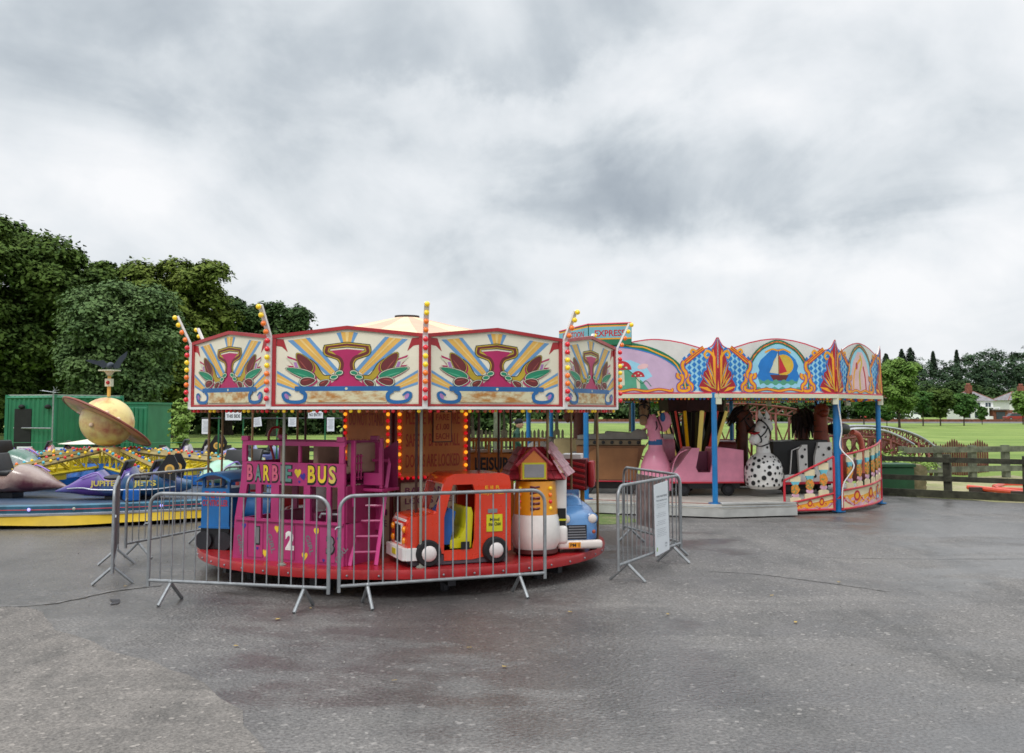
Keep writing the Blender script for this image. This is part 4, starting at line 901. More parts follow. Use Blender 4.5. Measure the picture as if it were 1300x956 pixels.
# stair end: stepped pink walls rising behind the rear
for x, y, z, sx_, sy, sz in ((h + .005, W * .5, .60, .03, W * .94, .36), ): mb.box((x, y, z), (sx_, sy, sz), m_pkd)
mb.box((h + .0, .30, .205), (.03, .54, .41), m_pk); mb.box((h + .02, .55, .75), (.1, .05, .9), m_pk); mb.box((h + .02, .12, .9), (.05, .03, .66), m_pk)
for z in (.86, .93, 1.0, 1.07): mb.box((h + .015, .21, z), (.02, .16, .012), m_pk)
for y in (.16, .21, .26): mb.box((h + .015, y, .96), (.02, .012, .26), m_pk)
mb.prism([(h + .02, .78), (h + .24, .78), (h + .24, 1.16), (h + .20, 1.16), (h + .20, .9), (h + .02, .9)], .30, .33, m_pk); mb.prism([(h + .02, .72), (h + .24, .72), (h + .24, 1.22), (h + .02, 1.1)], .58, .6, m_pkd)
mb.box((h + .13, .45, .73), (.24, .32, .03), m_pk); mb.box((h + .22, .32, 1.0), (.03, .03, .5), m_pk); mb.box((h + .13, .45, 1.02), (.2, .03, .03), m_pk)
body = mb.build('body', bus, .006)
# writing and decoration on the side
mb = MB(); m_l1, m_l2, m_l3, m_l4 = mat('letter_rose', (206, 96, 120), .5), mat('letter_teal', (96, 140, 130), .5), mat('letter_yellow', (232, 200, 50), .5), mat('letter_grey', (120, 116, 120), .5); m_hrt_b = mat('heart_blue', (58, 44, 140), .5)
xs = -h + .155
for ch, w_, m_ in (('B', .085, m_l1), ('A', .085, m_l2), ('R', .09, m_l3), ('B', .085, m_l1), ('I', .04, m_l4), ('E', .085, m_l2)):
    c_ = Vector((xs + w_ / 2, -.001, .885)); text(mb, ch, frame(c_, (1, 0, 0), (0, 0, 1)), w_ * 1.1, .19, m_blk, .05, .001); text(mb, ch, frame(c_ + Vector((-.004, 0, .004)), (1, 0, 0), (0, 0, 1)), w_ * .88, .16, m_, .03, .003)
    c_ = c_ + Vector((0, 0, -.06)); xs += w_ + .022
mb.build('lettering', bus); mb = MB()
def heart(c, s, m_, lift=.002, rot=0):
    pts = []
    for k in range(22):
        t = 2 * math.pi * k / 22; x = .8 * math.sin(t) ** 3; y = (13 * math.cos(t) - 5 * math.cos(2 * t) - 2 * math.cos(3 * t) - math.cos(4 * t)) / 16
        x, y = x * math.cos(rot) - y * math.sin(rot), x * math.sin(rot) + y * math.cos(rot); pts.append((c[0] + x * s, -lift, c[1] + y * s))
    mb.poly(pts, m_)
heart((xs + .05, .90), .052, m_l3); heart((xs + .115, .865), .042, m_hrt_b, .003, .3); heart((xs + .07, .81), .018, m_hrt_b)
mb.build('heart_motif', bus); mb = MB()
xs += .175
for ch, w_, m_ in (('B', .10, m_l3), ('U', .11, m_l3), ('S', .095, mat('letter_sand', (214, 190, 90), .5))):
    c_ = Vector((xs + w_ / 2, -.001, .885)); text(mb, ch, frame(c_, (1, 0, 0), (0, 0, 1)), w_ * 1.12, .205, m_blk, .05, .001); text(mb, ch, frame(c_ + Vector((-.004, 0, .005)), (1, 0, 0), (0, 0, 1)), w_ * .9, .17, m_, .035, .003); xs += w_ + .022
mb.build('lettering', bus); mb = MB()
for x, z, s_, m_ in ((-.56, .34, .035, m_hrt_b), (-.13, .33, .042, m_l3), (.36, .33, .042, m_l3), (-.28, .08, .045, m_l3), (.22, .08, .045, m_l3), (.62, .27, .02, m_hrt_b), (-.38, .12, .02, m_hrt_b), (.45, .05, .02, m_hrt_b)): heart((x, z), s_, m_)
for x, ch, z, m_ in ((-.38, '1', .25, m_blk), (.03, '2', .22, m_white), (.53, '3', .2, m_blk)):
    text(mb, ch, frame((x, -.001, z), (1, 0, 0), (0, 0, 1)), .065 if ch == '1' else .11, .19, m_, .05, .001); text(mb, ch, frame((x - .004, -.001, z + .004), (1, 0, 0), (0, 0, 1)), .05 if ch == '1' else .09, .165, m_l4 if ch != '2' else m_white, .02, .003)
for x, z, rt in ((-.60, .15, -75), (-.2, .18, -72), (.28, .19, -72), (.66, .12, 50)): text(mb, 'GIRL', frame((x, -.001, z), (math.cos(R(rt)), 0, math.sin(R(rt))), (-math.sin(R(rt)), 0, math.cos(R(rt)))), .2, .055, m_l4, .03, .002)
for x0 in (-.45, -.05, .45):
    mb.tube([(x0 - .06, -.004, .03), (x0 - .06, -.004, .38), (x0 + .14, -.004, .38), (x0 + .14, -.004, .03)], .003, m_pkd, 4, closed=True)
mb.build('door_decoration', bus)
for k in range(3):
    mb = MB(); X = -h + .35 + k * .42; mb.rbox((X, W / 2, .16), (.3, W * .75, .09), m_seat, .02); mb.rbox((X + .16, W / 2, .32), (.07, W * .75, .36), m_pkd, .02); mb.build('seat', bus)
    mb = MB(); mb.rbox((X + .02, W / 2, .93), (.28, W * .75, .07), m_seat, .02); mb.rbox((X + .16, W / 2 + .02, 1.05), (.06, W * .7, .3), m_seat, .02); mb.build('seat', bus)
mb = MB(); mb.tube([(h - .32, .04, .46), (h - .3, .04, .5), (h - .1, .04, .5)], .012, m_galv, 6); mb.build('grab_rail', bus)
lad = [I @ v for v in (P(443.5, 718, 9.9), P(460, 615, 10.25), P(477, 718.5, 9.95), P(496, 575, 10.35))]
for v in lad[::2]: v.z = .003
mb = MB(); m_pkl = mat('ladder_pink', (206, 62, 136), .4, var=.08)
for a, b in ((lad[0], lad[1]), (lad[2], lad[3])): mb.tube([a, b], .024, m_pkl, 4)
mb.build('ladder_rail', bus)
for k in range(5):
    f = .14 + k * .165; mb = MB(); a = lad[0].lerp(lad[1], f * 1.15); b = lad[2].lerp(lad[3], f * .83); b.z = a.z; mb.tube([a, b], .016, m_pk, 6); mb.build('rung', bus)
for x in (-h + .3, h - .32):
    mb = MB(); mb.lathe([(.001, -.02), (.09, -.02), (.09, .02), (.001, .02)], m_tyre, 16, (x, -.012, .095), Matrix.Rotation(R(90), 3, 'X'))
    # wheels sit behind the skirt, only a painted arch shows

# --- blue engine
m_eng = mat('engine_blue', (24, 104, 168), .4, var=.12, coat=.2); m_rtx = mat('letter_red', (190, 40, 44), .5)
q_ = P(286, 690, 11.3); t = thing('toy_engine', 'blue toy steam engine cab lettered THE FAT CONTROLLER behind the pink bus', 'toy train', (q_.x, q_.y, DECK), R(-14))
mb = MB(); mb.box((0, 0, .46), (.34, .46, .42), m_eng); mb.box((0, 0, .13), (.34, .46, .24), m_blk); mb.box((0, -.0, .245), (.38, .50, .02), m_eng)
text(mb, 'THE FAT', frame((0.0, -.232, .60), (1, 0, 0), (0, 0, 1)), .26, .07, m_rtx, .02); text(mb, 'CONTROLLER', frame((0.0, -.232, .51), (1, 0, 0), (0, 0, 1)), .31, .07, m_rtx, .02); mb.build('cab', t, .012)
mb = MB(); out = [(-.22 + .44 * i / 12, .77 + .08 * math.sin(math.pi * i / 12)) for i in range(13)]; mb.prism(out + [(a, b - .03) for a, b in out[::-1]], -.3, .3, m_eng); mb.build('roof', t)
mb = MB()
for x in (-.17, .17):
    for y in (-.23, .23): mb.box((x * .9, y * .9, .715), (.03, .03, .14), m_eng)
mb.build('roof_post', t)
mb = MB(); mb.lathe([(.001, 0), (.16, 0), (.16, .42), (.001, .42)], m_eng, 20, (.15, .1, .45), Matrix.Rotation(R(90), 3, 'Y')); mb.build('boiler', t)
for x in (-.12, .12):
    mb = MB(); mb.lathe([(.001, -.02), (.1, -.02), (.1, .02), (.001, .02)], m_steel, 16, (x, -.245, .1), Matrix.Rotation(R(90), 3, 'X')); mb.build('wheel', t)

# --- red mail van
q_ = P(588, 714, 10.0); vr = thing('toy_van', 'bright red toy mail van with white hubs, yellow seat and open side door', 'toy van', (q_.x, q_.y, DECK), R(22))
m_vred = mat('van_red', (214, 54, 20), .28, var=.06, coat=.5, rvar=.06); m_yel = mat('seat_yellow', (206, 200, 24), .35, var=.06, coat=.3); m_gl2 = mat('toy_window', (150, 148, 150), .2, var=.1)
m_vint = mat('van_inside', (40, 34, 34), .6); m_sill = mat('sill_grey', (88, 82, 90), .6)
def side_outline(): # local x (front = -), z
    return [(-.56, .12), (-.58, .22), (-.57, .42), (-.53, .485), (-.30, .51), (-.275, .53), (-.21, .80), (-.17, .865), (-.10, .895), (.42, .895), (.49, .87), (.51, .80), (.51, .12)]
y0, y1 = 0.0, .58
mb = MB(); o_ = side_outline()
door = [(-.20, .15), (-.20, .47), (-.11, .79), (.10, .79), (.13, .70), (.12, .25), (.10, .15)]
# near side wall with a real door opening: built of strips round the opening
def wall(y, th):
    ya, yb = y, y + th
    mb.prism([(-.56, .12), (-.58, .22), (-.57, .42), (-.53, .485), (-.30, .51), (-.275, .53), (-.235, .69), (-.20, .69), (-.20, .12)], ya, yb, m_vred)
    mb.prism([(-.235, .69), (-.21, .80), (-.17, .865), (-.10, .895), (.10, .895), (.10, .79), (-.11, .79), (-.14, .69)], ya, yb, m_vred)
    mb.prism([(-.20, .69), (-.14, .69), (-.20, .47)], ya, yb, m_vred)
    mb.prism([(-.20, .05), (-.20, .15), (.10, .15), (.12, .25), (.13, .70), (.10, .79), (.10, .895), (.42, .895), (.49, .87), (.51, .80), (.51, .12), (.10, .05)], ya, yb, m_vred)
wall(y0, .03); wall(y1 - .03, .03)
# skins across the width
def skin(pts, m_=m_vred, th=.02):
    for (xa, za), (xb, zb) in zip(pts[:-1], pts[1:]):
        d = Vector((xb - xa, 0, zb - za)); l = d.length; d.normalize(); n_ = Vector((-d.z, 0, d.x)); rot = Matrix((d, Vector((0, 1, 0)), d.cross(Vector((0, 1, 0))))).transposed()
        mb.box(Vector(((xa + xb) / 2, (y0 + y1) / 2, (za + zb) / 2)) , (l + .012, y1 - y0 - .061, th), m_, rot)
skin([(-.56, .12), (-.575, .22), (-.565, .42), (-.53, .475), (-.30, .50), (-.28, .53)]); skin([(-.20, .80), (-.17, .855), (-.10, .885), (.42, .885), (.48, .86), (.50, .80), (.50, .12)])
mb.box((-.02, .29, .13), (.98, .52, .02), m_vint)
for y in (y0, y1 - .05):
    for x0, x1, z0_, z1_ in ((-.58, -.57, .1, .2),): pass
body = mb.build('body', vr, .018)
mb = MB(); mb.box((-.225, .035, .665), (.02, .05, .27), m_vred, Matrix.Rotation(R(15), 3, 'Y')); mb.box((-.225, .545, .665), (.02, .05, .27), m_vred, Matrix.Rotation(R(15), 3, 'Y')); mb.build('windscreen_pillar', body)
mb = MB(); mb.box((-.02, .29, .06), (1.0, .56, .1), m_sill); mb.build('sill', vr, .01)
mb = MB(); mb.prism([(-.12, .16), (.10, .16), (.12, .5), (.10, .56), (.06, .56), (.03, .35), (-.02, .26), (-.12, .24)], .05, .5, m_yel); mb.build('seat', vr, .02)
mb = MB(); mb.prism([(-.19, .2), (-.12, .2), (-.06, .52), (-.13, .56), (-.2, .46)], .06, .5, mat('toy_blue', (30, 88, 160), .4)); mb.build('dashboard', vr, .02)
mb = MB(); mb.box((-.592, .29, .13), (.07, .60, .12), m_white); mb.box((-.47, -.015, .13), (.25, .04, .12), m_white); mb.box((-.63, .29, .135), (.008, .13, .06), m_yel); mb.build('bumper', vr, .02)
mb = MB(); mb.box((-.577, .29, .31), (.02, .24, .2), m_white)
for k in range(7): mb.box((-.589, .29 - .09 + k * .03, .31), (.012, .012, .17), m_blk)
mb.box((-.557, .29, .445), (.03, .40, .02), m_white); mb.build('grille', vr)
for y in (.09, .49):
    for z in (.36, .25):
        mb = MB(); mb.ball((-.585, y, z), (.022, .036, .036), b_amb if 0 else mat('lamp_amber', (240, 150, 20), .2, coat=.6), 12, 8); mb.build('headlight', vr)
for x in (-.37, .33):
    for y in (-.012, .592):
        mb = MB(); mb.lathe([(.001, -.05), (.115, -.05), (.13, -.03), (.13, .03), (.115, .05), (.001, .05)], m_tyre, 28, (x, y, .135), Matrix.Rotation(R(90), 3, 'X')); w = mb.build('wheel', vr)
        sy = -1 if y < .2 else 1; mb = MB(); mb.ball((x, y + sy * .045, .135), (.078, .035, .078), mat('hub_white', (226, 216, 212), .25, coat=.4, var=.05), 20, 10); mb.build('hub', w)
mb = MB(); m_gold = mat('letter_gold', (236, 170, 30), .5); text(mb, 'E II R', frame((.31, -.001, .755), (1, 0, 0), (0, 0, 1)), .16, .035, m_gold, .03); mb.build('lettering', vr); mb = MB(); text(mb, 'Royal Mail', frame((.31, -.001, .70), (1, 0, 0), (0, 0, 1)), .24, .055, m_gold, .02); mb.build('lettering', vr); mb = MB()
mb.box((.33, -.004, .40), (.17, .006, .17), m_yel); text(mb, 'Mind', frame((.33, -.008, .435), (1, 0, 0), (0, 0, 1)), .1, .03, m_blk, .02); text(mb, 'that Child', frame((.33, -.008, .39), (1, 0, 0), (0, 0, 1)), .13, .035, m_blk, .02)
mb.build('sticker', vr); mb = MB(); mb.box((.31, -.004, .52), (.1, .006, .04), m_hub); mb.build('door_plate', vr); mb = MB(); mb.box((.02, -.004, .19), (.09, .008, .075), m_blk); mb.build('number_plate', vr)
# --- boot house
m_boot = mat('boot_white', (228, 222, 216), .3, var=.06, coat=.4); m_bor = mat('boot_orange', (230, 150, 24), .35, var=.08, coat=.3); m_tile = mat('tile_red', (168, 44, 58), .4, var=.25, scale=14); m_tilp = mat('tile_pale', (222, 168, 176), .35, var=.15, scale=14); m_sole = mat('boot_sole', (88, 36, 36), .5)
q_ = P(680, 702, 10.75); bt = thing('toy_boot_house', 'white and orange toy boot house with red tiled gable roof beside the mail van', 'toy house', (q_.x, q_.y, DECK), R(10))
mb = MB(); mb.lathe([(.001, .0), (.19, .0), (.24, .03), (.24, .07)], m_sole, 28, (0, 0, 0), None, (1, 1)); mb.build('sole', bt)
mb = MB(); mb.lathe([(.001, .06), (.22, .06), (.255, .14), (.262, .25), (.25, .38), (.235, .43)], m_boot, 32); mb.build('foot', bt)
mb = MB(); mb.lathe([(.236, .43), (.228, .6), (.215, .78), (.001, .79)], m_bor, 32)
for k in range(5):
    z = .49 + k * .055
    for s_ in (-1, 1): mb.tube([(s_ * .05 - .05, -.222 + .02 * (k > 2), z), (-s_ * .05 - .05, -.235 + .01 * (k > 2), z + .02), ], .011, m_redd, 6)
for k in range(4): mb.ball((.12, -.195, .5 + .07 * k), .022, (b_y, b_r, b_o, b_y)[k], 10, 7)
for k in range(4): mb.ball((-.19, -.125, .5 + .07 * k), .018, (b_o, b_r, b_o, b_y)[k], 10, 7)
mb.build('upper', bt)
mb = MB(); mb.rbox((.27, .16, .5), (.16, .34, .72), m_boot, .05); mb.rbox((.27, 0, .2), (.15, .12, .2), m_boot, .04); mb.build('entrance', bt)
mb = MB(); mb.box((.28, -.02, .36), (.09, .02, .24), m_black); mb.box((.28, -.03, .36), (.10, .01, .02), m_yel); mb.build('doorway', bt)
# roof with gable dormer
mb = MB()
def slope(a, b, c_, d_, m1, m2, rows=5, cols=3):
    a, b, c_, d_ = map(Vector, (a, b, c_, d_)); n_ = (b - a).cross(d_ - a).normalized()
    for i in range(rows):
        for j in range(cols):
            f = lambda u, v: a.lerp(b, u).lerp(d_.lerp(c_, u), v)
            e = .02; q4 = [f((j + e) / cols, (i + e) / rows), f((j + 1 - e) / cols, (i + e) / rows), f((j + 1 - e) / cols, (i + 1 + .05) / rows), f((j + e) / cols, (i + 1 + .05) / rows)]
            l = .012; vs = [q4[0] + n_ * l * 1.2, q4[1] + n_ * l * 1.2, q4[2] + n_ * .0, q4[3] + n_ * .0] + [v - n_ * .012 for v in q4]
            mb.add(vs, [(0, 1, 2, 3), (4, 7, 6, 5), (0, 4, 5, 1), (1, 5, 6, 2), (2, 6, 7, 3), (3, 7, 4, 0)], m1 if (i + j) % 3 else m2)
slope((-.34, -.16, .80), (.30, -.16, .80), (.14, .10, 1.13), (-.14, .10, 1.13), m_tile, m_tile, 4, 5)
slope((.28, -.20, .80), (.34, .34, .80), (.12, .34, 1.13), (.12, -.02, 1.13), m_tilp, m_tile, 5, 4)
slope((.34, -.06, .82), (.50, .30, .84), (.26, .36, 1.18), (.13, .04, 1.16), m_tilp, m_tilp, 4, 4)
slope((-.34, .34, .80), (-.34, -.16, .80), (-.14, .05, 1.13), (-.14, .34, 1.13), m_tile, m_tile, 4, 3)
mb.poly([(-.33, -.155, .79), (.29, -.155, .79), (.38, .33, .79), (-.33, .33, .79)], m_sole); mb.build('roof', bt)
mb = MB(); mb.prism([(-.2, .80), (.08, .80), (.08, .98), (-.06, 1.12), (-.2, .98)], -.22, .05, m_brown); dm = mb.build('gable', bt); mb = MB(); mb.box((-.06, -.225, .895), (.25, .012, .17), m_yel); mb.box((-.06, -.232, .895), (.21, .012, .135), m_gl2); mb.build('window', bt)
mb = MB()
for s_ in (-1, 1): mb.tube([(-.06, -.22, 1.135), (-.06 + s_ * .19, -.22, .95)], .02, m_tile, 6)
mb.build('bargeboard', dm)
# --- blue car
m_cblue = mat('toycar_blue', (92, 140, 190), .28, var=.12, scale=3, coat=.5, c2=(52, 84, 136)); m_cream3 = mat('bumper_cream', (226, 214, 206), .35, var=.06)
q_ = P(731, 698, 11.0); bc = thing('toy_car', 'light blue toy car with round headlight, slatted grille and cream bumper on the deck edge', 'toy car', (q_.x, q_.y, DECK), R(12))
def ring(y, w, z0, z1, r=.25, n=16):
    pts = []
    for k in range(n):
        t = 2 * math.pi * k / n; sx_, sz = math.cos(t), math.sin(t); e = .55
        x = math.copysign(abs(sx_) ** e, sx_) * w; z = (z0 + z1) / 2 + math.copysign(abs(sz) ** e, sz) * (z1 - z0) / 2; pts.append(Vector((x, y, z)))
    return pts
mb = MB(); mb.loft([ring(-.14, .17, .12, .36), ring(-.10, .21, .08, .42), ring(.05, .23, .06, .50), ring(.22, .23, .06, .53), ring(.3, .22, .06, .40), ring(.75, .22, .06, .36), ring(.82, .18, .1, .32)], m_cblue)
mb.loft([ring(.02, .09, .40, .50), ring(.1, .10, .40, .56), ring(.26, .11, .4, .60), ring(.32, .10, .4, .58)], m_cblue); mb.build('body', bc)
for x in (.15, -.15):
    mb = MB(); mb.lathe([(.06, 0), (.064, .03), (.05, .04)], m_cblue, 18, (x, -.1, .36), Matrix.Rotation(R(90), 3, 'X')); mb.ball((x, -.13, .36), (.052, .03, .052), m_cream3, 16, 9); mb.build('headlight', bc)
    mb = MB(); mb.ball((x * 1.1, -.135, .22), .022, mat('lamp_brown', (170, 72, 40), .3), 10, 7); mb.build('indicator', bc)
mb = MB(); mb.box((-.03, -.142, .22), (.22, .02, .15), m_steel)
for k in range(5): mb.box((-.03, -.155, .165 + k * .028), (.21 - .008 * k, .012, .012), m_hub)
mb.build('grille', bc)
mb = MB(); mb.rbox((0, -.16, .09), (.5, .09, .09), m_cream3, .03); mb.box((-.07, -.209, .09), (.13, .008, .06), m_bor); text(mb, 'PM 1', frame((-.07, -.214, .09), (1, 0, 0), (0, 0, 1)), .1, .035, m_blk, .02, .001); mb.build('bumper', bc)
for x in (-.21, .21):
    for y in (.05, .62): mb = MB(); mb.lathe([(.001, -.03), (.085, -.03), (.085, .03), (.001, .03)], m_tyre, 18, (x, y, .085), Matrix.Rotation(R(90), 3, 'Y')); mb.build('wheel', bc)
mb = MB(); mb.prism([(-.18, .38), (.18, .38), (.18, .62), (-.18, .62)], .5, .55, m_cblue); mb.build('seat', bc, .02)
# --- yellow bus at the back
m_by = mat('bus_yellow', (206, 126, 28), .4, var=.12); q_ = P(640, 640, 13.0); yb = thing('toy_bus', 'orange-yellow open-top toy bus lettered LEISURE at the back of the carousel', 'toy bus', (q_.x, q_.y, DECK), R(6))
mb = MB(); h = .56
for y0_, y1_ in ((0, .03), (.5, .53)):
    mb.box((0, (y0_ + y1_) / 2, .2), (2 * h, .03, .4), m_by); mb.box((-.04, (y0_ + y1_) / 2, .84), (2 * h - .08, .03, .26), m_by)
    for k in range(6): mb.box((-h + .03 + k * .21, (y0_ + y1_) / 2, .56), (.05, .031, .33), m_by)
    for k in range(7): mb.box((-h + .03 + k * .165, (y0_ + y1_) / 2, 1.05), (.025, .028, .17), m_by)
    mb.box((0, (y0_ + y1_) / 2, 1.145), (2 * h, .04, .035), m_by)
for x in (-h + .015, h - .015): mb.box((x, .265, .2), (.03, .47, .4), m_by); mb.box((x, .265, .84), (.03, .47, .26), m_by); mb.box((x, .265, 1.145), (.04, .46, .034), m_by)
mb.box((0, .265, .72), (2 * h - .07, .46, .02), m_cream); text(mb, 'LEISURE', frame((-.12, -.002, .84), (1, 0, 0), (0, 0, 1)), .52, .17, m_blk, .03); text(mb, 'BUS', frame((.36, -.002, .84), (1, 0, 0), (0, 0, 1)), .26, .17, m_blk, .03); mb.build('body', yb, .006)
mb = MB(); mb.box((.12, .2, 1.0), (.5, .3, .03), m_cream); mb.box((-.35, .2, 1.0), (.3, .3, .03), m_cream); mb.build('seat', yb)
for x in (-.32, .32): mb = MB(); mb.lathe([(.001, -.03), (.1, -.03), (.1, .03), (.001, .03)], m_tyre, 18, (x, -.01, .1), Matrix.Rotation(R(90), 3, 'X')); mb.build('wheel', yb)
# --- fire engine with bell behind the pink bus
q_ = P(350, 640, 12.6); fe = thing('toy_fire_engine', 'red toy fire engine with a bell on a curved arm behind the pink bus', 'toy fire engine', (q_.x, q_.y, DECK), R(8))
mb = MB(); mb.rbox((0, 0, .3), (1.0, .5, .36), m_red, .04); mb.rbox((-.3, 0, .6), (.34, .46, .3), m_red, .04); mb.build('body', fe)
mb = MB(); mb.box((-.3, -.235, .64), (.24, .01, .16), m_gl2); mb.build('window', fe)
mb = MB(); mb.tube(spline([(-.02, 0, .45), (-.03, 0, .9), (-.10, 0, 1.18), (-.06, 0, 1.30), (.03, 0, 1.32)]), .016, m_red, 8); mb.build('bell_arm', fe)
mb = MB(); mb.lathe([(.001, 1.32), (.02, 1.315), (.035, 1.28), (.045, 1.22), (.06, 1.19), (.001, 1.19)], mat('bell_brass', (150, 92, 60), .3, .6), 16, (.05, 0, 0)); mb.build('bell', fe)
mb = MB(); mb.rbox((.25, 0, .62), (.42, .4, .3), m_seat, .03); mb.build('seat', fe)
for x in (-.32, .32): mb = MB(); mb.lathe([(.001, -.03), (.12, -.03), (.12, .03), (.001, .03)], m_tyre, 18, (x, -.25, .12), Matrix.Rotation(R(90), 3, 'X')); mb.build('wheel', fe)
# --- caravan with barrel top
q_ = P(434, 640, 13.3); cvn = thing('toy_caravan', 'white toy caravan with tan barrel roof between the pink bus and the centre column', 'toy caravan', (q_.x, q_.y, DECK), R(5))
mb = MB(); mb.box((0, 0, .56), (.46, .4, .5), m_white)
for x in (-.15, -.05, .05, .15): mb.box((x, -.203, .58), (.012, .008, .44), m_rtx)
for z in (.62, .7): mb.box((0, -.204, z), (.4, .008, .012), m_rtx)
mb.build('body', cvn, .01); mb = MB(); out = [(-.26 + .52 * i / 14, .84 + .2 * math.sin(math.pi * i / 14) ** .7) for i in range(15)]; mb.prism(out, -.22, .24, mat('canvas_tan', (170, 116, 78), .8), smooth=False); mb.build('roof', cvn)
mb = MB()
for k in range(6): mb.ball((-.2 + k * .08, -.215, .82), (.03, .01, .035), m_hrt_b if k % 2 else m_white, 8, 6)
mb.build('valance', cvn)
for x in (-.16, .16): mb = MB(); mb.lathe([(.001, -.02), (.15, -.02), (.15, .02), (.001, .02)], m_redd, 18, (x, -.22, .15), Matrix.Rotation(R(90), 3, 'X')); mb.build('wheel', cvn)
mb = MB(); mb.box((0, 0, .24), (.4, .34, .12), m_redd); mb.build('chassis', cvn)
# --- white toy car inside, seen through the bus windows
q_ = P(402, 650, 11.6); t = thing('toy_car', 'white toy car with red bonnet seen through the windows of the pink bus', 'toy car', (q_.x, q_.y, DECK), R(-20)); mb = MB(); mb.rbox((0, 0, .28), (.6, .4, .3), m_white, .08); mb.rbox((-.25, 0, .3), (.24, .38, .26), m_red, .08); mb.rbox((.1, 0, .52), (.3, .36, .3), m_white, .07); mb.build('body', t)
for x in (-.2, .2): mb = MB(); mb.lathe([(.001, -.03), (.1, -.03), (.1, .03), (.001, .03)], m_tyre, 18, (x, -.2, .1), Matrix.Rotation(R(90), 3, 'X')); mb.build('wheel', t)
# --- red ribbed box with white lid on a mustard post
q_ = P(732, 640, 13.6); t = thing('ride_kiosk', 'dark red ribbed box with a white lid on a mustard post between the two rides', 'box', (q_.x, q_.y, 0), R(-10)); m_must = mat('post_mustard', (170, 130, 50), .6)
mb = MB(); mb.box((0, 0, .95), (.30, .3, .42), m_redd)
for k in range(5): mb.box((0, -.155, .80 + k * .075), (.27, .02, .04), m_red, Matrix.Rotation(R(12), 3, 'Y'))
mb.rbox((.2, .05, .95), (.08, .28, .36), m_red, .03); mb.build('body', t, .01); mb = MB(); mb.box((-.05, 0, 1.19), (.26, .3, .07), m_white); mb.build('lid', t, .01); mb = MB(); mb.tube([(.08, 0, 0), (.08, 0, .74)], .03, m_must, 10); mb.build('post', t)

# ------------------------------------------------------------------ crowd barriers
def barrier(p0, p1, label, nbars=14, H=1.02, feet=(.13, .87)):
    p0 = Vector((*p0, 0)); p1 = Vector((*p1, 0)); L = (p1 - p0).length; t = thing('crowd_barrier', label, 'barrier', tuple(p0), math.atan2(p1.y - p0.y, p1.x - p0.x), 'steel crowd barriers round the rides')
    r = .13; pts = [(0, 0, .15)] + [(r - r * math.cos(a), 0, H - r + r * math.sin(a)) for a in np.linspace(0, math.pi / 2, 7)] + [(L - r + r * math.sin(a), 0, H - r + r * math.cos(a)) for a in np.linspace(0, math.pi / 2, 7)] + [(L, 0, .15)]
    mb = MB(); mb.tube(pts, .0175, m_galv, 12); mb.tube([(0, 0, .205), (L, 0, .205)], .0155, m_galv, 10); mb.tube([(-.0, -.02, H - .28), (-.03, -.02, H - .28), (-.045, -.02, H - .3)], .008, m_galv, 6); mb.build('frame', t)
    for k in range(nbars):
        x = L * (k + 1) / (nbars + 1); mb = MB(); mb.tube([(x, 0, .21), (x, 0, H - .01)], .0068, m_galv, 6, caps=False); mb.build('bar', t)
    for f in feet:
        x = L * f; mb = MB()
        for s_ in (-1, 1): mb.tube([(x, 0, .19), (x, s_ * .2, .012)], .0165, m_galv, 8)
        mb.ball((x, 0, .2), .024, m_galv, 8, 6); mb.build('foot', t)
    return t
barrier((-3.44, 9.55), (-1.66, 9.13), 'galvanised crowd barrier in front of the pink toy bus')
barrier((-1.58, 9.22), (.325, 9.98), 'galvanised crowd barrier in front of the red toy mail van')
barrier((-4.66, 12.15), (-4.13, 13.85), 'galvanised crowd barrier slanting back along the front of the planet ride')
barrier((-4.06, 10.25), (-4.72, 12.05), 'galvanised crowd barrier seen edge-on at the left end of the row')
barrier((-4.05, 13.98), (-2.7, 15.3), 'galvanised crowd barrier behind the blue toy engine')
b5 = barrier((1.10, 10.45), (2.04, 12.22), 'galvanised crowd barrier with the white notice hung on it')
barrier((1.56, 14.0), (2.06, 12.28), 'galvanised crowd barrier with pinkish weathered boards behind the one with the notice')
# boards on the rear barrier
t = thing('weathered_board', 'pinkish weathered slatted board tied to the rear crowd barrier', 'board', (1.66, 14.0 - .34, .27), math.atan2(-1.72, .5)); m_wpk = mat('board_pinkish', (196, 172, 168), .8, var=.2, scale=6, bump=.2)
for k in range(8): mb = MB(); mb.box((.06 + k * .115, .035, .34), (.1, .02, .68), m_wpk); mb.build('slat', t)
# notice
I5 = math.atan2(12.22 - 10.45, 2.04 - 1.10); n5 = Vector((math.sin(I5), -math.cos(I5), 0)); d5 = Vector((math.cos(I5), math.sin(I5), 0)); o5 = Vector((1.10, 10.45, 0)) + n5 * .035
t = thing('notice_board', 'tall white printed notice sheet hanging on the crowd barrier', 'notice', tuple(o5 + d5 * 1.0 + Vector((0, 0, .2))), I5)
m_paper = mat('notice_white', (222, 226, 230), .35, var=.04); m_ink = mat('ink_grey', (120, 126, 136), .6); mb = MB(); mb.box((.25, 0, .38), (.46, .008, .80), m_paper, Matrix.Rotation(R(-3), 3, 'Y')); mb.build('sheet', t)
mb = MB(); M_ = frame((.25, -.0055, .38), (1, 0, 0), (0, 0, 1))
def tl(s_, x, z, w_, h_, m_=m_ink): text(mb, s_, frame((.25 + x, -.0052, .38 + z), (1, 0, 0), (0, 0, 1)), w_, h_, m_, .01, .001)
tl('FUN FAIR RIDES', 0, .25, .36, .022); tl('Please read these notices', 0, .205, .36, .02)
for k, z in enumerate((.165, .145, .125, .06, .04, .02, -.03, -.05, -.07, -.12, -.14, -.16, -.18, -.2)): tl('children must be seen and supervised by adults'[: 30 + (k * 7) % 17], -.01 - .01 * (k % 3), z, .34 - .03 * (k % 4), .009)
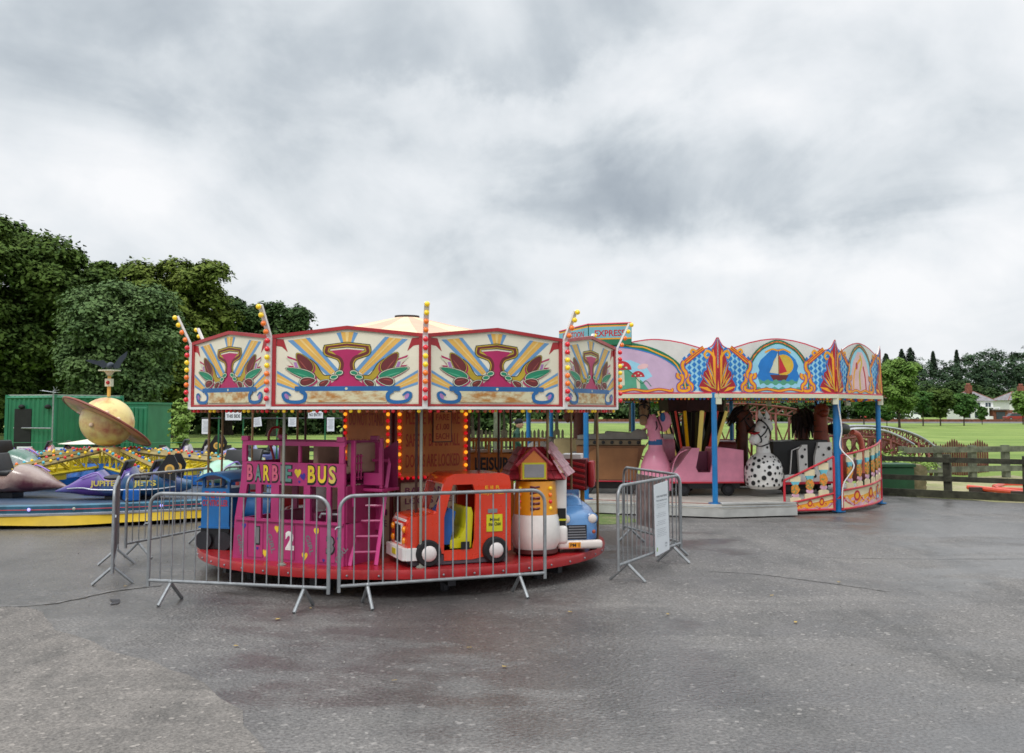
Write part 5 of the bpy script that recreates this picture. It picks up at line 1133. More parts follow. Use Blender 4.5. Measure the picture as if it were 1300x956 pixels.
tl('OPEN', .13, -.30, .07, .02); tl('DAILY', .13, -.33, .06, .014); mb.blob = None; mb.poly([(.06, -.0058, .02), (.09, -.0058, .015), (.10, -.0058, .05), (.075, -.0058, .07)], mat('logo_green', (140, 180, 60), .5)); mb.build('printing', t)
# ------------------------------------------------------------------ big ride
BX, BY, BR = 3.75, 20.75, 3.68; BDK = .23
big = thing('train_ride', 'large roundabout with blue posts, arched painted canopy and CARTOON EXPRESS sign', 'fairground ride', (BX, BY, 0))
m_post = mat('post_blue', (18, 116, 178), .35, var=.1, coat=.2); m_grey = mat('deck_grey', (176, 176, 172), .6, var=.12, scale=3, bump=.1); m_ply = mat('deck_ply', (192, 188, 178), .6, var=.15, scale=2); m_strip = mat('strip_red_brown', (160, 78, 64), .6)
def bv(k, r=BR, z=0., off=-93.4):
    a = R(off + 36 * k); return Vector((r * math.cos(a), r * math.sin(a), z))
e0 = bv(0, 3.97).lerp(bv(1, 3.97), .57); e1 = e0 * .90
def deck_outline(d): return [tuple((v * ((v.length + d) / v.length)).xy) for v in [bv(0, 3.97), e0, e1, bv(1, 3.45), bv(2, 3.45)] + [bv(k, 3.97) for k in range(3, 10)]]
mb = MB(); n = 40
mb.prism(deck_outline(-.02), BDK - .06, BDK, m_ply, 'z')
mb.build('deck', big)
mb = MB(); mb.prism(deck_outline(0), .03, BDK - .063, m_grey, 'z')
for a, b in ((bv(9, 3.985), bv(0, 3.985)), (bv(0, 3.985), e0), (bv(8, 3.985), bv(9, 3.985))):
    pass; mb.tube([(a.x, a.y, BDK - .03), (b.x, b.y, BDK - .03)], .008, m_galv, 4)
mb.build('deck_edge', big)
mb = MB()
for k in (3, 4, 5, 6, 7, 8, 9):
    a, b = bv(k, 3.80), bv(k + 1, 3.80); mb.poly([(a.x, a.y, BDK + .004), (b.x, b.y, BDK + .004), tuple(bv(k + 1, 3.70).xy) + (BDK + .004,), tuple(bv(k, 3.70).xy) + (BDK + .004,)], m_strip)
mb.build('deck_strip', big)
# steps plate out to the front
# posts at their own places
for i, (px, Y) in enumerate(((907, 17.1), (1063, 17.85), (1115.5, 19.45), (744, 18.0), (671, 21.2), (700, 23.2), (804, 24.3), (929, 23.9), (1038, 22.9))):
    q_ = P(px, 560, Y) - Vector((BX, BY, 0)); r_w = .07 if px == 1063 else .048
    mb = MB(); mb.tube([(q_.x, q_.y, .02 if px > 1050 else BDK), (q_.x, q_.y, 2.12)], r_w, m_post, 12); mb.lathe([(.001, 0), (.12, 0), (.12, .015), (.001, .015)], m_post, 12, (q_.x, q_.y, .02 if px > 1050 else BDK)); mb.build('post', big)
    if px == 1063:
        mb = MB(); c_ = spline([(q_.x - .02, q_.y - .09, 2.02), (q_.x + .05, q_.y - .1, 1.5), (q_.x + .02, q_.y - .1, 1.15), (q_.x + .22, q_.y - .2, .85), (q_.x + .05, q_.y - .12, .5), (q_.x + .03, q_.y - .1, .1)]); mb.tube(c_, .012, m_white, 6); mb.build('cable', big)
# canopy panels
m_bgw = mat('panel_white', (214, 212, 206), .5, var=.05); m_dl = mat('panel_light_blue', (150, 206, 226), .5, var=.05); m_or = mat('scroll_orange', (238, 164, 30), .5, var=.08); m_rd = mat('scroll_red', (190, 34, 48), .5, var=.08); m_rdd = mat('fan_deep_red', (164, 26, 44), .5, var=.08); m_pkr = mat('edge_pink_red', (206, 60, 84), .45, var=.06); m_grd = mat('arch_green', (20, 112, 76), .5, var=.08); m_blb = mat('panel_blue', (28, 120, 196), .5, var=.08); m_lila = mat('panel_lilac', (198, 170, 196), .5, var=.06); m_teal = mat('panel_teal', (84, 160, 130), .5, var=.1); m_pkl2 = mat('panel_pink', (226, 184, 186), .5, var=.06); m_yl2 = mat('panel_straw', (206, 176, 60), .5, var=.1)
bz0, bz1 = 2.10, 3.02
def canopy_outline(half):
    # heights as fraction: corner peak .98, trough .80, middle 1.0
    L_ = [(-half, 0), (half, 0)]
    up_ = [(half, 1.0), (half * .965, .92), (half * .93, .86), (half * .87, .815), (half * .79, .80), (half * .66, .85), (half * .48, .915), (half * .28, .965), (half * .1, .99), (0, .995)]
    return L_ + up_ + [(-a, b) for a, b in up_[-2::-1]]
def paint_canopy(pt, h, kind):
    H = 1.0
    def S(L_): return [(a * h, b * H) for a, b in L_]
    out = canopy_outline(h)
    pt.stroke([(a, b - .006) for a, b in out[2:]], .022, m_pkr, smooth=False)
    # diamonds
    for sg in (-1, 1):
        pt.poly([(sg * a * h, b) for a, b in [(.93, .05), (.47, .05), (.47, .5), (.56, .68), (.66, .74), (.93, .82)]], m_dl, False)
    pt.k += 1
    for i in range(6):
        for j in range(7):
            x = .50 + i * .075; z = .10 + j * .105 + (.0525 if i % 2 else 0)
            if z > .72 + (x - .6) * .25: continue
            pt.mir([((x - .036) * h, z), (x * h, z + .05), ((x + .036) * h, z), (x * h, z - .05)], m_blb)
    # diagonal struts
    pt.stroke(S([(.50, .55), (.66, .70), (.80, .82)]), .085, m_rd, 0); pt.stroke(S([(.50, .55), (.66, .70), (.80, .82)]), .05, m_or, 0)
    pt.stroke(S([(.70, .74), (.63, .79), (.60, .74), (.63, .71)]), .035, m_or, 0)
    # feather fan at the corner (half of it on each board)
    pt.mir(S([(1, .02), (1, .97), (.95, .86), (.885, .72), (.845, .60), (.835, .46), (.77, .42), (.755, .28), (.70, .20), (.72, .06), (.80, .02)]), m_blb)
    pt.mir(S([(1, .02), (1, .96), (.955, .83), (.90, .70), (.865, .60), (.855, .44), (.795, .385), (.78, .26), (.73, .17), (.745, .06), (.80, .02)]), m_rdd)
    for (x1, z1, w_) in ((.72, .14, .06), (.76, .34, .075), (.84, .56, .085), (.93, .80, .10)):
        pt.stroke(S([(1.0, .03), ((1.0 + x1) / 2, .02 + z1 / 2 - .02), (x1, z1)]), [.12, .125, .02], m_rdd, 0, smooth=True); pt.stroke(S([(1.0, .05), ((1.0 + x1) / 2 + .005, .03 + z1 / 2 - .02), (x1 + .01, z1 - .02)]), [.06, .065, .01], m_or, 0)
    pt.stroke(S([(.99, .45), (.95, .66), (.86, .76), (.81, .70), (.84, .63), (.87, .66)]), [.05, .045, .04, .035, .03, .02], m_or, 0)
    pt.mir(S([(1, .1), (1, .93), (.975, .88), (.975, .1)]), m_rd)
    for (x1, z1) in ((.79, .20), (.82, .38), (.885, .56)): pt.stroke(S([(.985, .08), ((.985 + x1) / 2, .03 + z1 / 2), (x1, z1)]), [.012, .02, .004], m_yl2, 0)
    pt.stroke(S([(.90, .12), (.80, .28), (.70, .50)]), [.004, .018, .002], m_blb, 0); pt.stroke(S([(.93, .30), (.86, .5), (.80, .66)]), [.004, .018, .002], m_blb, 0)
    pt.stroke(S([(.505, .565), (.66, .705), (.79, .81)]), .014, m_rd, 0)
    if kind == 'full':
        ar = S([(-.52, .03), (-.54, .25), (-.47, .55), (-.32, .78), (-.12, .905), (0, .935), (.12, .905), (.32, .78), (.47, .55), (.54, .25), (.52, .03)])
        pt.poly([(a * .97, b * .98) for a, b in spline(ar, 3)], m_dl)
        inner(pt, h, 0)
        pt.stroke(ar, .075, m_grd); pt.stroke(ar, .018, m_or); pt.stroke([(a + .012 * math.sin(i * 1.7), b + .012 * math.cos(i * 1.3)) for i, (a, b) in enumerate(spline(ar, 4))], .014, m_rd, smooth=False)
        foot = [1]
    else:
        s = 1 if kind == 'left_half' else -1   # which board end the arch apex stands at (+1: right end)
        ar = [(s * a * h, b) for a, b in [(-.52, .03), (-.50, .25), (-.38, .52), (-.10, .74), (.25, .87), (.6, .925), (1.0, .94)]]
        pt.poly([(a, b) for a, b in spline(ar, 3)] + [(s * h, .03)], m_lila)
        pt.poly([(s * a * h, b) for a, b in [(1.0, .45), (.7, .6), (.35, .62), (.1, .5), (.0, .32), (.2, .2), (1, .2)]], m_dl)
        pt.poly([(s * a * h, b) for a, b in [(1.0, .06), (.05, .06), (.15, .22), (.35, .42), (.5, .52), (.62, .40), (.8, .46), (1.0, .3)]], m_teal)
        pt.blob((s * .15 * h, .50), .10, .05, .2, m_pkl2); pt.blob((s * .62 * h, .68), .13, .045, 0, m_crm2); pt.blob((s * .70 * h, .70), .07, .05, 0, m_crm2)
        for (mx_, mz_, k_) in ((.22, .16, 1.0), (.48, .22, 1.5), (.78, .14, 1.2)):
            pt.stroke([(s * mx_ * h, mz_ - .06), (s * (mx_ + .01) * h, mz_ + .14 * k_)], .06 * k_, m_crm2, smooth=False); c0_ = (s * (mx_ + .01) * h, mz_ + .15 * k_)
            cap_ = [(c0_[0] + .12 * k_ * math.cos(t), c0_[1] + .11 * k_ * math.sin(t)) for t in np.linspace(0, math.pi, 14)]; pt.poly(cap_, m_rd)
            for dx3, dz3 in ((-.05, .03), (.01, .065), (.055, .025)): pt.blob((c0_[0] + dx3 * k_, c0_[1] + dz3 * k_), .016 * k_, .013 * k_, 0, m_crm2)
        pt.stroke([(s * .02 * h, .14), (s * .10 * h, .24), (s * .18 * h, .20), (s * .34 * h, .40), (s * .5 * h, .50), (s * .6 * h, .42), (s * .8 * h, .46), (s * 1.0 * h, .34)], .012, m_grd)
        pt.stroke(ar, .10, m_grd); pt.stroke([(a, b - .055) for a, b in ar], .02, m_blb); pt.stroke([(a + .008 * math.sin(i * 1.7), b + .014 * math.cos(i * 1.3)) for i, (a, b) in enumerate(spline(ar, 4))], .022, m_or, smooth=False)
    # scrolls along the foot
    def scroll(x, z, k, m1, w_):
        return [((x + .0 * k) * h, z + .30), ((x - .035 * k) * h, z + .25), ((x - .02 * k) * h, z + .16), ((x + .03 * k) * h, z + .1), ((x + .02 * k) * h, z + .02), ((x - .06 * k) * h, z), ((x - .13 * k) * h, z + .03), ((x - .12 * k) * h, z + .09)]
    sides = [1, -1] if kind == 'full' else [-(1 if kind == 'left_half' else -1)]
    for sg in sides:
        for (x, z, f) in ((.58, .05, 1), (.50, .28, .8), (.44, .05, -1)):
            c_ = [(sg * a, b) for a, b in scroll(x, z, f, None, 0)]
            pt.stroke(c_, .085, m_blb); pt.stroke(c_, .068, m_rd); pt.stroke(c_, .045, m_or)
    if kind == 'full': xs_ = [-.4, -.2, 0, .2, .4]
    else: xs_ = [sides[0] * -a for a in (-.3, -.1, .1, .3, .5, .7, .9)]
    w_ = spline([(xs_[0] * h, .10)] + [(x * h, .05 + .035 * (i % 2)) for i, x in enumerate(xs_)] + [(xs_[-1] * h, .10)], 4); pt.stroke(w_, .05, m_rd, smooth=False); pt.stroke(w_, .028, m_or, smooth=False)
INNER = {'k': 0}
def inner(pt, h, k):
    INNER['k'] += 1; S = lambda L_: [(a * h, b) for a, b in L_]
    if INNER['k'] % 2:
        pt.poly(S([(-.40, .06), (-.42, .3), (-.3, .6), (-.1, .80), (.1, .82), (.3, .62), (.42, .3), (.40, .06)]), m_blb)
        pt.blob((.10, .52), .20, .19, 0, m_yl2); pt.stroke([(.10 + .17 * math.cos(t), .52 + .16 * math.sin(t)) for t in np.linspace(0, 6.28, 20)], .012, m_or, smooth=False)
        pt.poly([(-.16, .34), (.20, .34), (.14, .24), (-.10, .24)], m_mar); pt.poly([(.0, .36), (.0, .74), (-.17, .38)], m_crm2); pt.poly([(.02, .36), (.02, .70), (.17, .40)], m_rd); pt.stroke([(.01, .34), (.01, .78)], .012, m_mar, smooth=False)
        for zz, m_q in ((.24, m_teal), (.17, m_dl), (.11, m_teal)): wvp = [(-.42 * h + .84 * h * i / 24, zz + .022 * math.sin(i * 1.6 + zz * 40)) for i in range(25)]; pt.poly(wvp + [(.40 * h, .06), (-.40 * h, .06)], m_q)
        pt.mir(S([(.30, .12), (.40, .12), (.44, .3), (.36, .55), (.32, .42), (.36, .32)]), m_dl); pt.stroke(S([(-.22, .74), (-.1, .80), (0, .78), (.1, .80), (.22, .74)]), .03, m_or)
    else:
        pt.poly(S([(-.42, .06), (-.43, .3), (-.3, .62), (-.1, .82), (.1, .82), (.3, .62), (.43, .3), (.42, .06)]), m_pkl2)
        pt.stroke(S([(-.3, .1), (-.26, .4), (-.1, .6), (.05, .7)]), .06, m_or); pt.stroke(S([(0, .1), (-.02, .4), (.08, .62), (.0, .76)]), .07, m_yl2); pt.stroke(S([(.26, .1), (.22, .35), (.14, .55)]), .06, m_rd)
        pt.blob((-.15 * h, .55), .05, .07, 0, m_rd)
brest = MB(); nbb = 0
for k in range(10):
    a, b = bv(k, BR), bv(k + 1, BR); mid = (a + b) / 2; u = (b - a).normalized(); W = (b - a).length; nrm = Vector((mid.x, mid.y, 0)).normalized(); h = W / 2 - .005; Hh = bz1 - bz0 + .05
    fn = lambda x, y, hh: mid + u * x + Vector((0, 0, bz0 + y * Hh)) + nrm * (.012 + hh)
    out = canopy_outline(h); mb = MB(); m_ = len(out)
    vs = [mid + u * x + Vector((0, 0, bz0 + y * Hh)) + nrm * o_ for o_ in (-.015, .012) for x, y in out]
    mb.add(vs, [list(range(m_))[::-1], list(range(m_, 2 * m_))] + [(i, (i + 1) % m_, (i + 1) % m_ + m_, i + m_) for i in range(m_)], m_bgw)
    kind = {8: 'left_half', 9: 'right_half'}.get(k, 'full')
    if k in (8, 9, 0, 1, 7):
        pt = Paint(mb, fn); paint_canopy(pt, h, kind)
    p_ = mb.build('painted_panel', big)
    mb = MB(); q0, q1 = fn(-h, 0, 0), fn(h, 0, 0); rot = Matrix((u, nrm, u.cross(nrm))).transposed(); mb.box(mid + Vector((0, 0, bz0 - .035)), (W, .09, .07), m_crm2, rot); mb.box(mid + Vector((0, 0, bz0 + .012)) + nrm * .02, (W - .01, .02, .022), m_pkr, rot); mb.build('moulding', p_)
    mb = MB(); q0, q1 = bv(k, BR - .06, bz0 - .06), bv(k + 1, BR - .06, bz0 - .06); mb.poly([q0, q1, bv(k + 1, BR - .6, bz0 + .1), bv(k, BR - .6, bz0 + .1)], m_mar); mb.build('soffit', p_)
    for i in range(34):
        q_ = mid + u * (-h + 2 * h * (i + .5) / 34) + Vector((0, 0, bz0 - .085)); m_ = (b_r, b_o, b_blue, b_y, b_r, b_g, b_o, b_blue)[(i * 5 + k) % 8]
        if k in (0, 9, 1) and i % 2 == 0 and nbb < 50: mb = MB(); mb.ball(q_, .021, m_, 6, 5); mb.build('light_bulb', p_); nbb += 1
        else: brest.ball(q_, .021, m_, 6, 5)
    brack = MB(); c_ = bv(k, BR - .02, bz0 - .1); brack.box(c_, (.1, .1, .16), m_crm2); brack.build('bracket', p_)
brest.build('light_bulbs', big, stuff=True)
mb = MB()
for k in range(10): mb.poly([(0, 0, 3.12), bv(k, BR - .2, 2.55), bv(k + 1, BR - .2, 2.55)], mat('roof_canvas', (206, 196, 176), .8)); mb.tube([(0, 0, 2.2), bv(k, BR - .1, 2.1)], .03, m_track, 6)  # roof canvas coloured pale to bounce light onto the cars below
mb.build('roof', big)
# sign boards above the entrance vertex
m_teal2 = mat('sign_blue_green', (120, 184, 196), .5, var=.08)
vtx = bv(9)
for (k0, k1, s_, w_) in ((9, 8, 'CARTOON', .9), (9, 10, 'EXPRESS', .78)):
    a, b = bv(k0, BR + .03), bv(k1, BR + .03); u = (b - a).normalized(); 
    if k1 == 8: A, B = a + u * w_, a
    else: A, B = a, a + u * w_
    ud = (B - A).normalized(); n_ = Vector((ud.y, -ud.x, 0)); z0_, z1_ = 2.98, 3.36
    mb = MB(); c_ = (A + B) / 2; rot = Matrix((ud, -n_, Vector((0, 0, 1)))).transposed()
    H0, H1 = (z1_ - .07, z1_) if k1 == 8 else (z1_, z1_)
    pv = [(A, z0_), (B, z0_), (B, H1), (A, H0)]
    mb.add([p + n_ * o_ + Vector((0, 0, z)) for o_ in (0, .03) for p, z in pv], [(0, 1, 2, 3), (7, 6, 5, 4), (0, 4, 5, 1), (1, 5, 6, 2), (2, 6, 7, 3), (3, 7, 4, 0)], m_grd)
    def band(za, zb, m_, l): mb.poly([A + n_ * l + Vector((0, 0, za)), B + n_ * l + Vector((0, 0, za)), B + n_ * l + Vector((0, 0, zb)), A + n_ * l + Vector((0, 0, zb - (.06 if k1 == 8 else 0)))], m_)
    band(3.08, 3.33, m_or, .0315); band(3.105, 3.305, m_teal2, .033)
    mb.tube([A + n_ * .02 + Vector((0, 0, H0)), B + n_ * .02 + Vector((0, 0, H1))], .018, m_pkr, 6)
    text(mb, s_, frame(c_ + n_ * .034 + Vector((0, 0, 3.19)), ud, (0, 0, 1)), w_ * .72, .115, m_rd, .02, .001)
    mb.build('sign_board', big)
# centre works: dark top drum, fluorescent struts, core
m_drum = mat('drum_maroon', (70, 22, 20), .6, var=.2)
mb = MB(); mb.lathe([(.001, 1.78), (.68, 1.78), (.72, 2.1), (.001, 2.1)], m_drum, 10); mb.build('drum', big)
mb = MB(); mb.lathe([(.3, BDK), (.3, 1.0), (.2, 1.8)], m_blk, 12)
for k in range(10): a = k * .628 + .2; mb.tube([(.66 * math.cos(a), .66 * math.sin(a), 1.8), (.3 * math.cos(a), .3 * math.sin(a), .8)], .07, m_blk, 6)
mb.build('core', big)
m_tube_y = mat('tube_yellow', (240, 216, 120), .25, var=.03, emit=.25); m_tube_o = mat('tube_orange', (236, 176, 20), .3, var=.05, emit=.1); m_tube_r = mat('tube_red', (226, 74, 66), .3, var=.05, emit=.1)
fa_ = [(-.91, m_tube_y), (-.62, m_tube_r), (-.38, m_tube_o), (.09, m_tube_y), (.55, m_tube_r), (.88, m_tube_y)]
for k, (ca, m_) in enumerate(fa_ + fa_):
    a = -math.acos(ca) * (1 if k < 6 else -1)
    mb = MB(); mb.tube([(.72 * math.cos(a), .72 * math.sin(a), 1.80), (.42 * math.cos(a), .42 * math.sin(a), .85)], .045 if k % 6 == 3 else (.022 if m_ is m_tube_r and k % 6 == 1 else .034), m_, 8); mb.build('light_tube', big)
# curved entrance ramp fence with painted balusters
m_fcream = mat('fence_cream', (222, 206, 168), .5, var=.08); m_fred = mat('fence_red', (188, 34, 50), .4, var=.08, coat=.2); m_bal_o = mat('baluster_orange', (216, 132, 46), .5, c2=(120, 130, 70), lo=.5, hi=.56, scale=22); m_bal_b = mat('baluster_blue', (110, 190, 204), .5); m_pnk3 = mat('paint_pale_pink', (214, 166, 186), .5)
def fence_seg(p0, p1, zt0, zt1, zb0, zb1, zf0, zf1, nb, bulge, label_txt=None):
    """painted fence panel along the ride edge: top rail zt, painted kick board top zb, foot zf"""
    A, B = Vector(p0), Vector(p1); d = (B - A); nrm = Vector((d.y, -d.x)).normalized()
    def at(f): p = A.lerp(B, f) + nrm * bulge * 4 * f * (1 - f); return Vector((p.x - BX, p.y - BY, 0))
    N_ = 12; fs = [i / N_ for i in range(N_ + 1)]; mb = MB()
    lz = lambda a, b, f: a + (b - a) * f
    vs = []
    for f in fs:
        p = at(f); q_ = at(f) * 1.0 - Vector((nrm.x, nrm.y, 0)) * .03
        vs += [p + Vector((0, 0, lz(zf0, zf1, f))), p + Vector((0, 0, lz(zb0, zb1, f))), q_ + Vector((0, 0, lz(zb0, zb1, f))), q_ + Vector((0, 0, lz(zf0, zf1, f)))]
    mb.add(vs, [(4 * i + j, 4 * i + 4 + j, 4 * i + 4 + (j + 1) % 4, 4 * i + (j + 1) % 4) for i in range(N_) for j in range(4)], m_fcream)
    nn = Vector((nrm.x, nrm.y, 0))
    fn = lambda f, z, hh: at(f) + nn * (.002 + hh) + Vector((0, 0, lz(zf0, zf1, f) + z * (lz(zb0, zb1, f) - lz(zf0, zf1, f))))
    pt = Paint(mb, fn)
    wv = [(.06 + .88 * i / 24, .42 + .16 * math.sin(i * .9) + (.15 if i < 3 else 0)) for i in range(25)]
    pt.stroke([(a, b - .16) for a, b in wv], .12, m_pnk3, smooth=False); pt.stroke(wv, .26, m_rd, smooth=False); pt.stroke(wv, .14, m_or, smooth=False)
    for c_ in (.22, .5, .74): pt.blob((c_, .62), .05, .26, 0, m_rd); pt.blob((c_, .62), .03, .15, 0, m_or)
    if nb > 3: pt.poly([(.66, .2), (.80, .2), (.80, .8), (.66, .8)], m_rd); pt.poly([(.68, .24), (.78, .24), (.78, .76), (.68, .76)], m_dl)
    board = mb.build('painted_board', big)
    mb = MB()
    for za, zb_ in ((zt0, zt1), (zb0, zb1), (zf0 + .02, zf1 + .02)): mb.tube([at(f) + nn * .012 + Vector((0, 0, lz(za, zb_, f))) for f in fs], .019, m_fred, 8)
    for f in (0, 1): p = at(f) + nn * .012; mb.tube([p + Vector((0, 0, lz(zf0, zf1, f))), p + Vector((0, 0, lz(zt0, zt1, f)))], .022, m_fred, 8)
    mb.build('fence_rail', big)
    for i in range(nb):
        f = (i + .75) / (nb + .5); p = at(f); z0_ = lz(zb0, zb1, f); z1_ = lz(zt0, zt1, f); Hb = z1_ - z0_; w_ = .10; tdir = (at(min(1, f + .02)) - at(f - .02)).normalized(); M = frame(p + nn * .0 + Vector((0, 0, z0_)), tdir, (0, 0, 1))
        def pl(pts, m_, th0=-.01, th1=.012): n_ = len(pts); mb.add([M @ Vector((a, b * Hb, t_)) for t_ in (th0, th1) for a, b in pts], [list(range(n_))[::-1], list(range(n_, 2 * n_))] + [(j, (j + 1) % n_, (j + 1) % n_ + n_, j + n_) for j in range(n_)], m_)
        mb = MB(); pl([(-w_, 0), (w_, 0), (w_, .14), (.05, .18), (.03, .2), (-.03, .2), (-.05, .18), (-w_, .14)], m_fcream)
        pl([(-.04, .18), (.04, .18), (.07, .24), (.055, .30), (-.055, .30), (-.07, .24)], m_pnk3, -.012, .014)
        pl([(.075 * math.cos(t) * (1 + .1 * math.cos(5 * t)), .47 + .19 * math.sin(t)) for t in np.linspace(0, 6.28, 20)[:-1]], m_bal_o, -.013, .016)
        pl([(-.045, .62), (.045, .62), (.085, .76), (-.085, .76)], m_bal_b, -.012, .015); pl([(-w_, .76), (w_, .76), (w_, .97), (-w_, .97)], m_fcream); mb.build('baluster', big)
f0 = P(995, 600, 17.42); f1 = P(1058, 600, 17.66); f2 = P(1068, 600, 17.78); f3 = P(1117.5, 600, 19.35)
fence_seg(f0.xy, f1.xy, .60, 1.0, .19, .36, .06, .06, 3, .02); fence_seg(f2.xy, f3.xy, 1.02, 1.24, .40, .52, .05, .10, 6, .16)
mb = MB(); a_ = bv(0, 3.96); e_ = e0 - a_; mb.prism([tuple((a_).xy), tuple((a_ + e_).xy), tuple((a_ + e_ * .98).xy * 1) , tuple((a_ * .93).xy)], BDK + .006, BDK + .03, m_grey, 'z'); mb.build('step_plate', big)

# ---- cars of the big ride
def ride_thing(name, label, cat, px, Y, rz=0, z=BDK + .004):
    q_ = P(px, 560, Y); return thing(name, label, cat, (q_.x, q_.y, z), rz)
def inz(py, Y, z0=BDK): return P(650, py, Y).z - z0
def wheels(t, xs_, y, r=.13):
    for x in xs_:
        mb = MB(); mb.lathe([(.001, -.05), (r * .9, -.05), (r, -.03), (r, .03), (r * .9, .05), (.001, .05)], m_tyre, 20, (x, y, r), Matrix.Rotation(R(90), 3, 'X')); mb.lathe([(.001, -.056), (r * .5, -.056), (r * .5, .056), (.001, .056)], m_steel, 14, (x, y, r), Matrix.Rotation(R(90), 3, 'X')); mb.build('wheel', t)
m_pcar = mat('car_pink', (240, 150, 178), .4, var=.08, coat=.2); m_pcar2 = mat('car_mauve', (150, 84, 112), .5, var=.08); m_ptrim = mat('trim_red', (214, 40, 62), .4)
t = ride_thing('ride_car', 'pink boxy ride car with sloping bonnet and red trim beside the spotted horse', 'ride car', 899, 18.55, R(3))
mb = MB(); s_ = 18.55 / F; X = lambda px: (px - 899) * s_; Zz = lambda py: inz(py, 18.55)
mb.prism([(X(856), Zz(612)), (X(848), Zz(610)), (X(878), Zz(569)), (X(888), Zz(569)), (X(883), Zz(594)), (X(886), Zz(600)), (X(901), Zz(600)), (X(909), Zz(569)), (X(923), Zz(569)), (X(944), Zz(572)), (X(944), Zz(612))], 0, .06, m_pcar)
mb.prism([(X(856), Zz(612)), (X(848), Zz(610)), (X(878), Zz(569)), (X(888), Zz(569)), (X(883), Zz(594)), (X(886), Zz(600)), (X(901), Zz(600)), (X(909), Zz(569)), (X(923), Zz(569)), (X(944), Zz(572)), (X(944), Zz(612))], .72, .78, m_pcar)
mb.prism([(X(850), Zz(611)), (X(878), Zz(570)), (X(888), Zz(570)), (X(884), Zz(592)), (X(884), Zz(611))], .06, .72, m_pcar); mb.prism([(X(909), Zz(611)), (X(909), Zz(571)), (X(943), Zz(573)), (X(943), Zz(611))], .061, .72, m_pcar); mb.build('body', t, .012)
mb = MB(); mb.prism([(X(884), Zz(611)), (X(884), Zz(600)), (X(908), Zz(600)), (X(908), Zz(611))], .062, .719, m_pcar2); mb.prism([(X(886), Zz(600)), (X(892), Zz(575)), (X(908), Zz(575)), (X(908), Zz(600))], .6, .7, m_pcar2); mb.build('seat', t)
mb = MB(); mb.box(((X(848) + X(944)) / 2, -.012, Zz(612.8)), (X(944) - X(848), .03, .025), m_ptrim); mb.build('trim', t)
mb = MB(); mb.box(((X(856) + X(944)) / 2, .4, Zz(617)), (1.2, .6, .12), m_blk); mb.build('chassis', t); wheels(t, (X(925), X(868)), .10, .12)
mb = MB(); mb.tube(spline([(X(851), .0, Zz(606)), (X(855), 0, Zz(588)), (X(862), 0, Zz(576)), (X(872), 0, Zz(571))]), .012, m_pcar, 8); mb.build('grab_rail', t)

def horse_head(mb, m_, c, s=1.0, yaw=0.0, pitch=0.5, m_muz=None, m_mane=None, bridle=True):
    """head + muzzle + ears + eyes at c, built in a local frame: +x is the nose"""
    Mx = Matrix.Translation(Vector(c)) @ Matrix.Rotation(yaw, 4, 'Z') @ Matrix.Rotation(pitch, 4, 'Y') @ Matrix.Scale(s, 4)
    old = mb.M; mb.M = Mx
    def rg(x, ry, rz_, z=0, n=14): return [Vector((x, ry * math.cos(2 * math.pi * k / n), z + rz_ * math.sin(2 * math.pi * k / n))) for k in range(n)]
    mb.loft([rg(-.12, .05, .06, .02), rg(-.08, .09, .12, .01), rg(.02, .095, .13, 0), rg(.12, .08, .11, -.02)], m_, caps=True)
    mb.loft([rg(.10, .082, .108, -.02), rg(.2, .068, .085, -.03), rg(.27, .07, .08, -.03), rg(.315, .06, .06, -.035), rg(.33, .03, .03, -.035)], m_muz or m_)
    for y in (-1, 1):
        mb.lathe([(.028, 0), (.035, .04), (.001, .13)], m_, 8, (-.07, y * .07, .1), Matrix.Rotation(-.35, 3, 'Y'))
        mb.ball((.07, y * .088, .05), .02, m_blk, 8, 6); mb.ball((.295, y * .04, -.01), .013, m_blk, 6, 5)
    if m_mane:
        for k in range(9):
            x = -.13 + .012 * k; mb.tube([(x, (k % 3 - 1) * .04, .13), (x - .05, (k % 3 - 1) * .06, .0), (x - .02, (k % 3 - 1) * .075, -.2 - .02 * (k % 4))], [.03, .035, .008], m_mane, 6)
        mb.tube([(-.05, 0, .13), (.06, .02, .11), (.11, .03, .05)], [.03, .025, .006], m_mane, 6)
    if bridle:
        for x, r_, r2 in ((.2, .074, .092), (.02, .101, .138)): mb.tube([Vector((x, r_ * math.cos(a), -.028 * (x > .1) + r2 * math.sin(a))) for a in np.linspace(0, 6.283, 17)[:-1]], .011, m_blk, 6, closed=True)
        for y in (-1, 1): mb.tube([(.2, y * .077, -.03), (.1, y * .094, -.02), (.02, y * .103, .02)], .009, m_blk, 6)
    mb.M = old
def neck(mb, m_, pts, rs): mb.tube(spline(pts), rs if isinstance(rs, float) else list(np.interp(np.linspace(0, 1, len(spline(pts))), np.linspace(0, 1, len(rs)), rs)), m_, 14)
# pink horse
m_tan = mat('horse_tan', (150, 116, 84), .5, var=.12, scale=8); m_hbr = mat('horse_brown', (112, 54, 36), .45, var=.15, scale=6); m_mane = mat('mane_dark', (44, 26, 22), .7, var=.2); m_hor = mat('horse_chestnut', (150, 62, 34), .45, var=.15, scale=6)
t = ride_thing('ride_horse', 'tall pink ride figure with tan horse head, blue collar and big pink ear', 'ride figure', 832, 18.7, R(0)); Zz = lambda py: inz(py, 18.7); s_ = 18.7 / F
mb = MB(); mb.lathe([(.001, .1), (.30, .1), (.32, Zz(612)), (.27, Zz(590)), (.19, Zz(576)), (.135, Zz(570)), (.125, Zz(563))], m_pcar, 24); mb.build('body', t)
mb = MB(); mb.lathe([(.127, Zz(563)), (.13, Zz(558))], m_blu, 20); mb.lathe([(.133, Zz(565)), (.133, Zz(560))], m_blu, 20); mb.build('collar', t)
